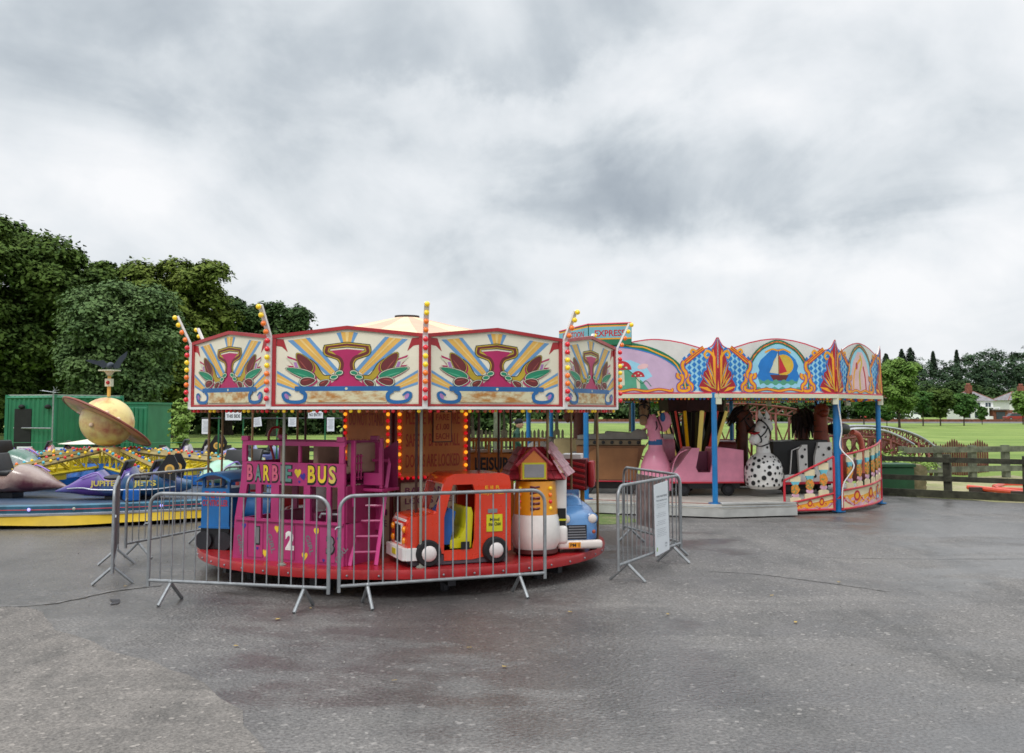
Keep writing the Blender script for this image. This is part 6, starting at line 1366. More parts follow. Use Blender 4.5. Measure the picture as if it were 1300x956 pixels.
mb = MB(); neck(mb, m_pcar, [(0, 0, Zz(564)), (-.02, -.02, Zz(552)), (-.06, -.02, Zz(538)), (-.10, 0, Zz(528))], [.125, .115, .12, .10]); mb.ball((-.12, -.08, Zz(536)), (.10, .08, .15), m_pcar); mb.build('neck', t)
mb = MB(); horse_head(mb, m_tan, (-.21, -.04, Zz(518)), 1.05, R(-105), R(55), m_tan, m_mane); mb.build('head', t)
mb = MB(); mb.ball((.17, .02, Zz(536)), (.13, .04, .19), m_pcar, rot=Matrix.Rotation(R(12), 3, 'Y')); e_ = mb.build('ear', t); mb = MB(); mb.ball((.14, -.018, Zz(530)), (.05, .015, .085), m_blu); mb.build('inner_ear', e_)
mb = MB()
for a, b in (((-.02, -.12, Zz(548)), (-.0, -.13, Zz(535))), ((.12, -.1, Zz(556)), (.03, -.1, Zz(530)))): mb.tube([a, ((a[0] + b[0]) / 2 + .03, a[1] - .02, (a[2] + b[2]) / 2), b], .012, m_mane, 5)
mb.build('rein', t)
# pink bench back behind it
t = ride_thing('ride_car', 'mauve-pink rounded ride car with white seat back behind the pink horse figure', 'ride car', 848, 20.0, R(5)); Zz = lambda py: inz(py, 20.0)
mb = MB(); mb.rbox((0, 0, .38), (.8, .7, .4), m_pcar2, .08); mb.rbox((.0, .1, Zz(572)), (.34, .22, .5), m_pcar, .1); mb.rbox((.0, .1, Zz(555)), (.28, .2, .12), m_white, .05); mb.rbox((-.2, -.05, Zz(570)), (.1, .5, .5), m_pcar, .04); mb.build('body', t); wheels(t, (-.3, .3), -.36, .12)
# spotted horse
m_spw = mat('spot_white', (230, 228, 224), .3, var=.04, coat=.4)
t = ride_thing('ride_horse', 'white ride horse with black spots, red lips and round spotted chest', 'ride figure', 969, 18.55, 0); Zz = lambda py: inz(py, 18.55)
mb = MB(); prof = [(.26, .14), (.33, .2), (.355, .35), (.35, .5), (.31, .62), (.24, .72), (.14, .79), (.115, .82)]; mb.lathe([(.001, .14)] + prof, m_spw, 30)
mb.build('body', t); mb = MB(); q = random.Random(4)
def spot_on(f_pos, f_nrm, r, mb):
    p = Vector(f_pos); n_ = Vector(f_nrm).normalized(); u = n_.cross(Vector((0, 0, 1))).normalized(); w = n_.cross(u); mb.poly([p + n_ * .007 + (u * math.cos(a) * r + w * math.sin(a) * r * 1.0) for a in np.linspace(0, 6.283, 13)[:-1]], m_blk)
spots = []
for _ in range(400):
    a = q.uniform(-math.pi, 0); z = q.uniform(.2, .74); r = q.choice([.018, .025, .035, .045]); rb = np.interp(z, [b for a_, b in prof], [a_ for a_, b in prof]); p = (rb * math.cos(a), rb * math.sin(a), z)
    if all((Vector(p) - Vector(s2)).length > r + r2 + .02 for s2, r2 in spots):
        spots.append((p, r)); nz_ = 0 if z < .5 else (z - .5) * 3.2; spot_on(p, (math.cos(a), math.sin(a), nz_), r, mb)
mb.build('spot', t, stuff=True)
mb = MB(); neck(mb, m_spw, [(0, 0, .80), (-.01, 0, .93), (-.01, 0, 1.06), (-.0, 0, 1.2)], [.135, .12, .12, .14])
for a, z in ((-1.2, .9), (-2.2, 1.0), (-1.5, 1.1), (-.6, 1.0), (-2.0, .86)): spot_on((.116 * math.cos(a), .116 * math.sin(a), z), (math.cos(a), math.sin(a), 0), .025, mb)
mb.build('neck', t)
mb = MB(); horse_head(mb, m_spw, (.02, -.02, 1.27), 1.3, R(-150), R(35), None, None)
for a, z in ((.09, 1.42), (.02, 1.44), (-.05, 1.40)): mb.ball((a, -.09, z), .02, m_blk, 8, 5)
mb.build('head', t); mb = MB(); mb.tube([(-.29, -.12, 1.17), (-.21, -.22, 1.15), (-.12, -.22, 1.18)], [.012, .022, .01], m_red, 8); mb.build('lips', t)
mb = MB(); mb.tube(spline([(-.2, -.16, 1.2), (-.24, -.2, 1.02), (-.12, -.2, .92), (.1, -.12, .98)]), .012, m_steel, 6); mb.build('rein', t)
# black car behind the spotted horse
t = ride_thing('ride_car', 'black ride car with white door pillars covered in black spots', 'ride car', 1022, 19.0, R(16)); Zz = lambda py: inz(py, 19.0); s_ = 19.0 / F; X = lambda px: (px - 1022) * s_
mb = MB(); mb.prism([(X(980), .15), (X(980), Zz(561)), (X(1058), Zz(559)), (X(1062), .15)], .08, .7, m_blk); mb.build('body', t, .03)
mb = MB()
for o_ in ([(X(1015), Zz(612)), (X(1013), Zz(572)), (X(1019), Zz(565)), (X(1026), Zz(565)), (X(1026), Zz(612))], [(X(1036), Zz(612)), (X(1037), Zz(580)), (X(1042), Zz(562)), (X(1062), Zz(562)), (X(1062), Zz(612))], [(X(993), Zz(612)), (X(993), Zz(603)), (X(1062), Zz(600)), (X(1062), Zz(612))]): mb.prism(o_, .02 + .004 * len(mb.f) / 10, .08, m_spw)
mb.tube([(X(1001), .03, Zz(602)), (X(1004), .03, Zz(572)), (X(1015), .03, Zz(568))], .012, m_white, 6); q = random.Random(8)
for px, py in [(1022, 571), (1018, 580), (1023, 590), (1019, 600), (1042, 568), (1049, 578), (1057, 570), (1043, 590), (1052, 588), (1059, 596), (1001, 607), (1010, 606), (1028, 607), (1036, 605), (1050, 606), (1046, 600), (1056, 583)]:
    r = q.uniform(.02, .038); c_ = (X(px), .012, Zz(py)); mb.poly([(c_[0] + r * math.cos(a), c_[1], c_[2] + r * math.sin(a)) for a in np.linspace(0, 6.283, 12)[:-1]], m_blk)
mb.build('door', t); mb = MB(); mb.box((X(1026), -.0, Zz(613.5)), (X(1062) - X(990), .05, .04), m_ptrim); mb.build('trim', t); wheels(t, (X(1000), X(1050)), .12, .12)
mb = MB(); mb.box((X(1024), .4, .12), (.9, .5, .1), m_blk); mb.build('chassis', t)
# brown horses
def ride_horse(px, Y, label, z_head, m_, yaw, pitch, body_m, mane, s=1.1, body_r=.2, zb=None, muz=None, lean=0.0):
    t = ride_thing('ride_horse', label, 'ride figure', px, Y); zh = inz(z_head, Y); zb = zb or zh - .75
    mb = MB(); mb.lathe([(.001, .05), (body_r * 1.1, .05), (body_r * 1.3, zb * .5), (body_r * 1.05, zb * .9), (body_r * .6, zb)], body_m, 20); mb.build('body', t)
    mb = MB(); neck(mb, m_, [(0, 0, zb * .9), (lean * .4, 0, (zb + zh) / 2), (lean, 0, zh - .02)], [.13, .115, .12]); mb.build('neck', t)
    mb = MB(); horse_head(mb, m_, (lean + .02, 0, zh + .02), s, yaw, pitch, muz, mane)
    if mane:
        for k in range(10): z = zh - .05 * k; mb.tube([(lean - .04 * math.cos(yaw), .0, z + .08), (lean - .12 * math.cos(yaw), -.04 + .02 * (k % 5), z), (lean - .10 * math.cos(yaw), -.04 + .02 * (k % 4), z - .12)], [.04, .04, .02], mane, 6)
    mb.build('head', t); return t
ride_horse(942, 20.6, 'dark brown ride horse with black bridle between pink car and spotted horse', 532, m_hbr, R(-20), R(45), m_hbr, m_mane, 1.3, .2, inz(590, 20.6), lean=.02)
ride_horse(735, 20.3, 'very dark ride horse seen from behind at the left end of the big ride', 515, m_hbr, R(170), R(40), m_mane, m_mane, 1.35, .2, inz(575, 20.3))
t = ride_horse(1020, 20.4, 'ride horse whose head is hidden by a long dark mane above the black car', 536, m_hbr, R(100), R(45), m_hbr, m_mane, 1.3, .2, inz(572, 20.4))
mb = MB(); zh = inz(530, 20.4)
for k in range(16): a = k / 16 * 6.28; mb.tube([(.0, 0, zh + .12), (.19 * math.cos(a), .12 * math.sin(a), zh + .0), (.22 * math.cos(a), .14 * math.sin(a), zh - .32 - .05 * (k % 3))], [.05, .06, .012], m_mane, 6)
mb.build('mane', t)
t = ride_thing('ride_camel', 'orange-brown long-necked ride animal with horns behind the thick blue post', 'ride figure', 1044, 20.0); Zz = lambda py: inz(py, 20.0); mb = MB(); mb.rbox((.05, 0, Zz(592)), (.95, .6, .55), m_hor, .18); mb.build('body', t)
mb = MB(); neck(mb, m_hor, [(0, 0, Zz(575)), (-.02, 0, Zz(552)), (-.03, -.02, Zz(532)), (-.02, -.03, Zz(518))], [.2, .14, .13, .14]); 
for z in (548, 541, 534): mb.tube([Vector((-.03 + .135 * math.cos(a), .135 * math.sin(a), Zz(z))) for a in np.linspace(0, 6.28, 15)[:-1]], .008, m_blk, 5, closed=True)
mb.build('neck', t); mb = MB(); mb.ball((-.02, -.06, Zz(521)), (.15, .17, .14), m_hor); mb.ball((-.02, -.2, Zz(525)), (.09, .1, .08), m_hor)
for s2 in (-1, 1): mb.ball((-.02 + s2 * .17, 0, Zz(517)), (.07, .03, .035), m_mane, 8, 6); mb.tube([(-.02 + s2 * .08, 0, Zz(515)), (-.02 + s2 * .1, 0, Zz(509))], [.03, .015], m_mane, 6)
mb.build('head', t)
t = ride_thing('ride_car', 'salmon curved ride seat just right of the thick blue post', 'ride car', 1074, 20.2, R(40)); mb = MB(); mb.rbox((0, 0, .4), (.8, .6, .45), m_mar, .08); mb.build('body', t); mb = MB(); Zz = lambda py: inz(py, 20.2)
mb.tube(spline([(-.25, -.3, Zz(548)), (-.05, -.32, Zz(553)), (.05, -.32, Zz(570)), (.04, -.32, Zz(600))]), [.02, .06, .07, .05] and .055, mat('seat_salmon', (222, 112, 92), .4), 10); mb.build('seat', t); mb = MB(); mb.rbox((-.1, .1, Zz(545)), (.5, .3, .22), m_blk, .09); mb.build('backrest', t)
# brown cart, beige box, tarpaulin (covered cars)
m_cart = mat('cart_brown', (132, 88, 52), .55, var=.15, scale=2); m_cov = mat('cover_grey', (150, 146, 138), .8, var=.15, scale=3, bump=.3); m_beige = mat('box_beige', (196, 176, 126), .6, var=.1)
t = ride_thing('ride_car', 'brown panelled ride car with grey cover on top left of the pink horse', 'ride car', 772, 19.0, R(-8)); Zz = lambda py: inz(py, 19.0); s_ = 19.0 / F; X = lambda px: (px - 772) * s_
mb = MB(); mb.prism([(X(732), Zz(610)), (X(732), Zz(566)), (X(818), Zz(566)), (X(812), Zz(585)), (X(806), Zz(610))], 0, .7, m_cart); mb.prism([(X(742), Zz(609)), (X(748), Zz(575)), (X(757), Zz(569)), (X(810), Zz(569)), (X(806), Zz(609))], -.02, 0, mat('cart_tan', (150, 102, 62), .5, var=.1)); mb.build('body', t, .01)
mb = MB(); mb.box((X(772), .3, Zz(562)), (X(815) - X(733), .66, .09), mat('trim_tan', (128, 112, 88), .7)); 
for k in range(7): mb.ball((X(744 + k * 11), -.035, Zz(562)), (.035, .012, .035), m_blk, 10, 6)
mb.build('trim', t); mb = MB(); mb.prism([(X(733), Zz(558)), (X(733), Zz(553)), (X(768), Zz(551)), (X(768), Zz(548)), (X(800), Zz(550)), (X(808), Zz(545)), (X(818), Zz(547)), (X(822), Zz(558))], .02, .6, m_cov); mb.build('cover', t, .03)
mb = MB(); mb.box((X(770), 0.0, Zz(611)), (X(812) - X(730), .04, .02), m_ptrim); mb.box((X(770), .35, Zz(617)), (1.1, .5, .12), m_blk); mb.build('chassis', t); wheels(t, (X(745), X(798)), .08, .12)
t = ride_thing('ride_car', 'beige ride car with dark round wheel arch left of the brown panelled car', 'ride car', 722, 20.1, R(-12)); Zz = lambda py: inz(py, 20.1); mb = MB(); mb.rbox((0, .3, Zz(580)), (.62, .6, .72), m_beige, .04); mb.build('body', t); mb = MB(); mb.lathe([(.18, -.04), (.24, -.04), (.24, .04), (.18, .04), (.18, -.04)], m_hub, 24, (.16, -.03, Zz(588)), Matrix.Rotation(R(90), 3, 'X')); mb.lathe([(.001, -.02), (.18, -.02), (.18, .02), (.001, .02)], m_blk, 24, (.16, -.03, Zz(588)), Matrix.Rotation(R(90), 3, 'X')); mb.build('wheel_arch', t)
mb = MB(); mb.box((0, .3, .25), (.6, .5, .3), m_blk); mb.build('chassis', t)
# tarpaulin: creased cloth over a car
q_ = P(705, 560, 21.4); bm = bmesh.new(); bmesh.ops.create_grid(bm, x_segments=40, y_segments=26, size=.5); q = random.Random(2)
for v in bm.verts:
    x, y = v.co.x, v.co.y; e = max(abs(x), abs(y)) * 2; hgt = .62 - .25 * abs(x + .08) ** .8 * 1.1 - .25 * y * y
    hgt += .035 * math.sin(x * 26 + y * 9) * (abs(x) + .2) + .02 * math.sin(y * 31 - x * 12) + .02 * math.sin((x - y) * 43)
    if e > .86: hgt -= (e - .86) * 2.2
    v.co = Vector((x * 1.35, y * 1.0, hgt + .62))
mb = MB(); mb.bm(bm, m_cov, smooth=True); o = mb.build('tarpaulin'); o.location = (q_.x, q_.y, 0); sol = o.modifiers.new('s', 'SOLIDIFY'); sol.thickness = .01; tag(o, 'creased grey tarpaulin thrown over a ride car behind the thin blue posts', 'tarpaulin')
t = ride_thing('ride_car', 'low maroon ride car hidden under the grey tarpaulin', 'ride car', 705, 21.4); mb = MB(); mb.rbox((0, 0, .45), (1.1, .8, .7), m_mar, .08); mb.build('body', t); wheels(t, (-.35, .35), -.38, .12)
t = ride_thing('ride_car', 'dark red ride car on the far side of the big ride behind the light tubes', 'ride car', 890, 23.6); mb = MB(); mb.rbox((0, 0, .5), (1.8, .6, .75), m_redd, .1); mb.build('body', t); wheels(t, (-.6, .6), -.3, .13)

# ------------------------------------------------------------------ planet ride
PX, PY, PR = -8.35, 20.6, 5.3
pr = thing('planet_ride', 'spinning planet ride with yellow bulb-lined arms, blue decked rim and yellow skirt', 'fairground ride', (PX, PY, 0))
m_pdk = mat('platform_blue', (30, 104, 190), .35, var=.15, scale=3); m_pst = mat('rim_teal', (56, 110, 134), .45, var=.2, scale=4); m_skirt = mat('skirt_yellow', (214, 178, 26), .5, var=.12, scale=2, bump=.5, bscale=3); m_rimw = mat('rim_silver', (190, 194, 204), .35, .3)
n = 64; mb = MB(); mb.lathe([(.001, .33), (PR - .1, .33), (PR - .1, .30), (.001, .30)], mat('deck_slate', (62, 80, 104), .5, var=.25, scale=2), n); mb.build('deck', pr)
mb = MB(); mb.lathe([(PR, .235), (PR + .01, .345), (PR - .12, .36), (PR - .14, .345), (PR - .02, .235)], m_pst, n); 
pts = [(PR * math.cos(a) * 1.0035, PR * math.sin(a) * 1.0035, .29) for a in np.linspace(-math.pi, 0, 50)]; mb.tube(pts, .006, m_rd, 4); rim_ = mb.build('rim', pr)
mb = MB(); mb.lathe([(PR + .02, .195), (PR + .03, .225), (PR + .005, .236), (PR - .05, .236), (PR - .05, .195)], m_rimw, n); mb.build('edge_trim', pr)
mb = MB(); rings_ = []
for z, rr in ((.2, 0), (.13, .02), (.06, .05)): rings_.append([Vector(((PR + .005 + rr + .03 * math.sin(a * 23) * (.25 - z) * 4) * math.cos(a), (PR + .005 + rr + .03 * math.sin(a * 23) * (.25 - z) * 4) * math.sin(a), z + .012 * math.sin(a * 11) * (z < .1))) for a in np.linspace(0, 2 * math.pi, 241)[:-1]])
mb.loft(rings_, m_skirt, caps=False); mb.build('skirt', pr)
mb = MB(); mb.lathe([(.001, 0), (PR - .5, 0), (PR - .5, .29), (.001, .29)], m_blk, 32); mb.build('underframe', pr)
for i in range(26):
    a = -math.pi + (i + .5) * math.pi / 26; mb = MB(); mb.ball(((PR + .012) * math.cos(a), (PR + .012) * math.sin(a), .295), .026, b_vio if i % 3 else mat('bulb_clear', (190, 186, 170), .2), 8, 6); mb.build('light_bulb', pr)
# radial blue beams and hub
mb = MB()
for k in range(8):
    a = R(-63 + 45 * k); mb.box((2.5 * math.cos(a), 2.5 * math.sin(a), .43), (4.6, .22, .16), m_pdk, Matrix.Rotation(a, 3, 'Z')); mb.tube([(3.1 * math.cos(a - .2), 3.1 * math.sin(a - .2), .42), (4.6 * math.cos(a + .15), 4.6 * math.sin(a + .15), .5)], .06, m_pdk, 8)
mb.lathe([(.001, .33), (.8, .33), (.8, .5), (.55, .75), (.001, .75)], m_pdk, 24); mb.build('beam', pr)
m_plan = mat('planet_paint', (226, 204, 132), .45, scale=2.3, c2=(186, 112, 84), lo=.48, hi=.68, det=6, coat=.3); m_ring = mat('planet_ring', (222, 156, 124), .45, scale=2.2, c2=(170, 150, 90), lo=.45, hi=.6, coat=.2)
mb = MB(); mb.lathe([(.34, .75), (.34, 1.0), (.28, 1.06)], m_plan, 24); mb.lathe([(.001, .86), (.5, .86), (.5, .9), (.001, .92)], mat('disc_yellow', (200, 196, 70), .4), 28); mb.build('column', pr)
pc = Vector((0, 0, 1.58)); tilt = Matrix.Rotation(R(25), 3, 'Y') @ Matrix.Rotation(R(-19), 3, 'X')
mb = MB(); mb.ball(pc, (.54, .54, .50), m_plan, 36, 22, rot=Matrix.Rotation(R(20), 3, 'Y'))
for a, b in ((-1.2, .35), (-1.75, -.1), (-.8, .1)): mb.ball(pc + Vector((.55 * math.cos(a) * math.cos(b), .55 * math.sin(a) * math.cos(b), .55 * math.sin(b))), .05, m_cream2, 10, 7)
mb.build('planet', pr); mb = MB(); mb.lathe([(.45, -.02), (.90, -.03), (.97, 0), (.90, .03), (.45, .02)], m_ring, 48, pc, tilt); mb.tube([pc + tilt @ Vector((.97 * math.cos(a), .97 * math.sin(a), 0)) for a in np.linspace(0, 6.283, 61)[:-1]], .024, mat('ring_edge', (150, 76, 58), .4), 6, closed=True); mb.build('planet_ring', pr)
mb = MB(); mb.tube([(0.02, 0, 2.1), (.02, 0, 2.52)], .035, m_ygold, 10); mb.lathe([(.001, 2.55), (.04, 2.53), (.1, 2.62), (.22, 2.63), (.22, 2.65), (.001, 2.66)], m_crm2, 20, (.02, 0, 0)); mb.build('mast', pr)
mb = MB(); mb.box((.02, 0, 2.39), (.13, .13, .16), m_crm2); mb.ball((.02, -.07, 2.39), .04, m_red, 10, 7); mb.build('lantern', pr)
mb = MB(); m_wing = mat('wing_dark', (44, 52, 62), .5, .2); mb.ball((.03, 0, 2.74), (.07, .13, .07), m_wing, rot=Matrix.Rotation(.2, 3, 'X'))
for s2, pk in ((-1, [(0, 2.74), (-.12, 2.86), (-.24, 2.84), (-.38, 2.87), (-.50, 2.85), (-.36, 2.79), (-.2, 2.74), (-.12, 2.68)]), (1, [(0.04, 2.74), (.12, 2.78), (.22, 2.92), (.38, 3.04), (.36, 2.92), (.27, 2.8), (.22, 2.68), (.1, 2.68)])): mb.prism(pk, -.01 * s2, .012, m_wing)
mb.build('winged_figure', pr)
# arms
m_arm = mat('arm_yellow', (222, 196, 30), .4, var=.12, scale=4); m_armg = mat('arm_grey', (160, 140, 84), .5, var=.15); prest = MB(); nl = 0
for k in range(8):
    a = R(-63 + 45 * k + 9); d = Vector((math.cos(a), math.sin(a), 0)); s3 = Vector((-d.y, d.x, 0)); A = d * .5 + Vector((0, 0, 1.0)); B = d * 3.35 + Vector((0, 0, .72)); mb = MB()
    for o_ in (-.17, .17):
        mb.tube([A + s3 * o_, B + s3 * o_], .045, m_armg, 4); mb.tube([A + s3 * o_ - Vector((0, 0, .32)), B + s3 * o_ - Vector((0, 0, .12))], .035, m_arm, 4)
        for j in range(7):
            f = j / 6; p = A.lerp(B, f) + s3 * o_; q2 = (A - Vector((0, 0, .32))).lerp(B - Vector((0, 0, .12)), f) + s3 * o_; mb.tube([p, q2], .02, m_arm, 4)
            if j < 6: p3 = A.lerp(B, f + 1 / 6) + s3 * o_; mb.tube([q2, p3], .018, m_arm, 4)
    mb.box(A.lerp(B, .45) - Vector((0, 0, .25)), (.4, .3, .22), m_arm, Matrix.Rotation(a, 3, 'Z')); text(mb, 'STAR FLYER', frame(A.lerp(B, .7) - Vector((0, 0, .12)) - s3 * .2, d, (0, 0, 1)), .01, .01, m_blu) if 0 else None
    am = mb.build('arm', pr)
    for o_ in (-.19, .19):
        for j in range(13):
            p = A.lerp(B, (j + .5) / 13) + s3 * o_ + Vector((0, 0, .05)); m_ = (b_r, b_blue, b_y, mat('bulb_cyan', (90, 200, 220), .2), b_o)[j % 5]
            if k in (0, 1, 7) and nl < 72: mb = MB(); mb.ball(p, .03, m_, 8, 6); mb.build('light_bulb', am); nl += 1
            else: prest.ball(p, .03, m_, 6, 5)
prest.build('light_bulbs', pr, stuff=True)
# the ride's cars: pointed two-seat space craft
def craft(px, Y, rz, c1, c2, label, z=.40, s=1.0, txt=None, fin=True, lab_c=(220, 200, 90)):
    q_ = P(px, 600, Y); t = thing('ride_car', label, 'ride car', (q_.x, q_.y, z), rz, None)
    m1 = mat('craft_' + str(c1), c1, .28, var=.1, scale=1.2, coat=.5, c2=c2, lo=.42, hi=.6); m2 = mat('craft2_' + str(c2), c2, .35, var=.1, coat=.3)
    def rg(x, w, z0, z1, n=14):
        out = []
        for k in range(n):
            a = 2 * math.pi * k / n; cy, cz = math.cos(a), math.sin(a); out.append(Vector((x * s, math.copysign(abs(cy) ** .7, cy) * w * s, ((z0 + z1) / 2 + math.copysign(abs(cz) ** .8, cz) * (z1 - z0) / 2) * s)))
        return out
    mb = MB(); mb.loft([rg(-1.25, .03, .10, .13), rg(-1.0, .17, .08, .24), rg(-.7, .30, .04, .42), rg(-.45, .36, .02, .50), rg(-.3, .36, .02, .34), rg(-.05, .36, .02, .34), rg(.03, .37, .02, .54), rg(.12, .37, .02, .56), rg(.2, .36, .02, .36), rg(.45, .36, .02, .36), rg(.52, .36, .02, .56), rg(.62, .34, .02, .52), rg(.9, .22, .06, .36), rg(1.1, .13, .12, .28)], m1); mb.build('body', t)
    mb = MB()
    for x in (-.18, .33): mb.rbox((x * s, 0, .35 * s), (.34 * s, .56 * s, .09 * s), m_blk, .03); mb.rbox(((x + .17) * s, 0, .52 * s), (.07 * s, .54 * s, .34 * s), m_blk, .03, rot=Matrix.Rotation(R(22), 3, 'Y'))
    mb.build('seat', t)
    if fin:
        for y in (-.3, .3):
            mb = MB(); mb.prism([(.55 * s, .42 * s), (.78 * s, .78 * s), (.88 * s, .78 * s), (.98 * s, .58 * s), (.92 * s, .3 * s)], (y - .02) * s, (y + .02) * s, m_blk); fo = mb.build('fin', t, .01)
            mb = MB(); mb.lathe([(.001, -.03), (.085 * s, -.03), (.085 * s, .03), (.001, .03)], m_ygold, 18, (.82 * s, y * s, .52 * s), Matrix.Rotation(R(90), 3, 'X')); mb.lathe([(.001, -.035), (.05 * s, -.035), (.05 * s, .035), (.001, .035)], m_armg, 14, (.82 * s, y * s, .52 * s), Matrix.Rotation(R(90), 3, 'X')); mb.build('badge', fo)
    mb = MB(); mb.tube(spline([(-1.0 * s, -.17 * s, .17 * s), (-.7 * s, -.305 * s, .19 * s), (-.4 * s, -.368 * s, .16 * s), (.5 * s, -.368 * s, .16 * s), (.9 * s, -.225 * s, .2 * s)]), .012, m_rimw, 6); mb.tube(spline([(-.75 * s, -.27 * s, .36 * s), (-.45 * s, -.33 * s, .46 * s), (-.3 * s, -.35 * s, .33 * s), (-.05 * s, -.35 * s, .33 * s), (.05 * s, -.35 * s, .5 * s)]), .014, mat('stripe_violet', (150, 120, 200), .4), 6); mb.build('stripe', t)
    mb = MB(); mb.tube([(.62 * s, 0, .2 * s), (1.15 * s, 0, .22 * s)], [.17 * s, .08 * s], m2, 14); mb.build('engine', t)
    if txt:
        for x, w_ in ((-.28, .52), (.40, .4)):
            mb = MB(); text(mb, txt[0 if x < 0 else 1], frame((x * s, -.372 * s, .26 * s), (1, 0, 0), (0, 0, 1)), w_ * s, .13 * s, mat('letter_craft', lab_c, .4), .03, .004); mb.build('lettering', t)
    mb = MB(); mb.box((.1 * s, 0, -.03), (.9 * s, .3, .1), m_blk); mb.build('mount', t); return t
craft(162, 16.9, R(6), (92, 58, 142), (20, 84, 118), 'purple and teal pointed ride car with gold lettering at the front of the planet ride', .36, .92, ('JUPITER', 'JETS'))
craft(0, 17.2, R(172), (150, 128, 118), (84, 30, 42), 'cream and burgundy pointed ride car with a gold fin badge', .40, 1.0)
craft(2, 19.6, R(160), (40, 92, 70), (200, 200, 200), 'green and white ride car with red stripes behind the cream and burgundy one', .62, .9, None, False)
craft(234, 23.6, R(8), (196, 190, 190), (60, 40, 44), 'white and dark ride car with red writing at the back of the planet ride', .5, .95, ('STARJET', 'STAR'), True, (190, 40, 50))
craft(300, 19.6, R(70), (140, 190, 160), (120, 110, 70), 'mint green ride car behind the thin brass poles of the carousel', .40, .95, None, False)
craft(318, 23.8, R(20), (150, 160, 190), (50, 60, 110), 'pale blue and white ride car beyond the mint green one', .5, .9, None, False)
craft(60, 24.6, R(15), (190, 60, 60), (220, 220, 220), 'small red and white ride car at the far side beside the cabin', .5, .85, None, False)

# ------------------------------------------------------------------ notices on a green frame, banners
m_gpole = mat('frame_green', (24, 104, 62), .5)
def frm(pxs, Y): return [P(p, 527, Y) for p in pxs]
t = thing('sign_frame', 'thin green posts with a wire carrying paper notices behind the carousel', 'frame', (-6, 21.6, 0)); O = Vector((-6, 21.6, 0)); zt_ = P(0, 528.5, 21.6).z
for px in (278, 309, 352, 413, 458): q_ = P(px, 527, 21.6) - O; mb = MB(); mb.tube([(q_.x, q_.y, 0), (q_.x, q_.y, zt_)], .018, m_gpole, 6); mb.build('post', t)
a, b = P(256, 531, 21.58) - O, P(460, 531, 21.58) - O; mb = MB(); mb.tube([(a.x, a.y, a.z), (b.x, b.y, b.z)], .012, m_steel, 5); mb.build('rail', t)
def sheet_sign(px0, px1, py0, py1, txt, label, Y=21.52, skew=0):
    a, b = P(px0, py1, Y), P(px1, py0, Y); w, h_ = b.x - a.x, b.z - a.z; o = thing('notice_sheet', label, 'notice', ((a.x + b.x) / 2, Y, (a.z + b.z) / 2)); o.rotation_euler = (0, R(skew), 0)
    mb = MB(); mb.box((0, 0, 0), (w, .006, h_), m_paper); mb.build('sheet', o)
    mb = MB()
    if txt:
        for s_, z, f in txt: text(mb, s_, frame((0, -.0036, z * h_), (1, 0, 0), (0, 0, 1)), w * .86, h_ * f, m_blk, .03, .0008)
    else:
        for k in range(9): mb.box((0, -.0036, h_ * (.36 - .085 * k)), (w * (.78 - .1 * (k % 3)), .001, h_ * .025), m_ink)
    mb.build('printing', o)
sheet_sign(256, 266.5, 532, 551, None, 'tall white notice on the wire, first from the green cabins'); sheet_sign(286, 306.5, 523, 533.5, [('THIS SIDE', 0, .42)], 'small white sign reading THIS SIDE above the notices')
sheet_sign(321, 332, 530, 541.5, None, 'tilted white notice left of the bell arm', skew=-8); sheet_sign(366, 376, 530, 541.5, None, 'small white notice between the bell arm and the NO ENTRY sign')
sheet_sign(391, 410, 522, 531, [('NO ENTRY', 0, .46)], 'small white sign reading NO ENTRY beside the centre column'); sheet_sign(415, 424.5, 530, 547.5, None, 'tall white notice hanging just right of the NO ENTRY sign')
for (x0, x1, y0, y1, m_, lb) in ((21, 41, 567, 582, m_lil, 'white banner with purple writing on the fence before the corrugated cabin'), (60, 85, 568, 582, m_blk, 'white banner with a black car picture on the fence before the cabin'), (102, 119, 572, 580, m_ink, 'small white banner beside the planet ride column')):
    a, b = P(x0, y1, 27), P(x1, y0, 27); o = thing('banner', lb, 'banner', ((a.x + b.x) / 2, 27, (a.z + b.z) / 2)); w, h_ = b.x - a.x, b.z - a.z; mb = MB(); mb.box((0, 0, 0), (w, .01, h_), m_paper); mb.build('sheet', o); mb = MB()
    if x0 == 60: mb.prism([(-w * .4, -h_ * .3), (-w * .38, .1 * h_), (-w * .25, .3 * h_), (0, .3 * h_), (w * .2, 0), (w * .38, -.1 * h_), (w * .42, -.35 * h_)], -.009, -.006, m_blk)
    else:
        for k in range(4): mb.box((0 if k % 2 else -.04 * w, -.008, h_ * (.3 - .2 * k)), (w * .7, .004, h_ * .11), m_)
    mb.build('printing', o)
t = thing('wire_fence', 'light mesh fence with posts in front of the green cabins', 'fence', (-14, 27.1, 0)); L_ = 9.5
for k in range(6): mb = MB(); mb.tube([(k * L_ / 5, 0, 0), (k * L_ / 5, 0, 1.0)], .02, m_gpole, 6); mb.build('post', t)
mb = MB()
for z in (.3, .6, .95): mb.tube([(0, 0, z), (L_, 0, z)], .008, m_gpole, 4)
mb.build('wire', t)
# white cloth-covered thing seen at the centre of the planet ride: a flat parasol
q_ = P(112, 563, 24.5); mb = MB(); mb.lathe([(.7, 0), (.35, .05), (.04, .1), (.001, .12)], m_cream, 10); mb.tube([(0, 0, -.9), (0, 0, .1)], .02, m_galv, 6); o = mb.build('parasol'); o.location = (q_.x, q_.y, q_.z); tag(o, 'flat cream parasol behind the left side of the planet', 'parasol')

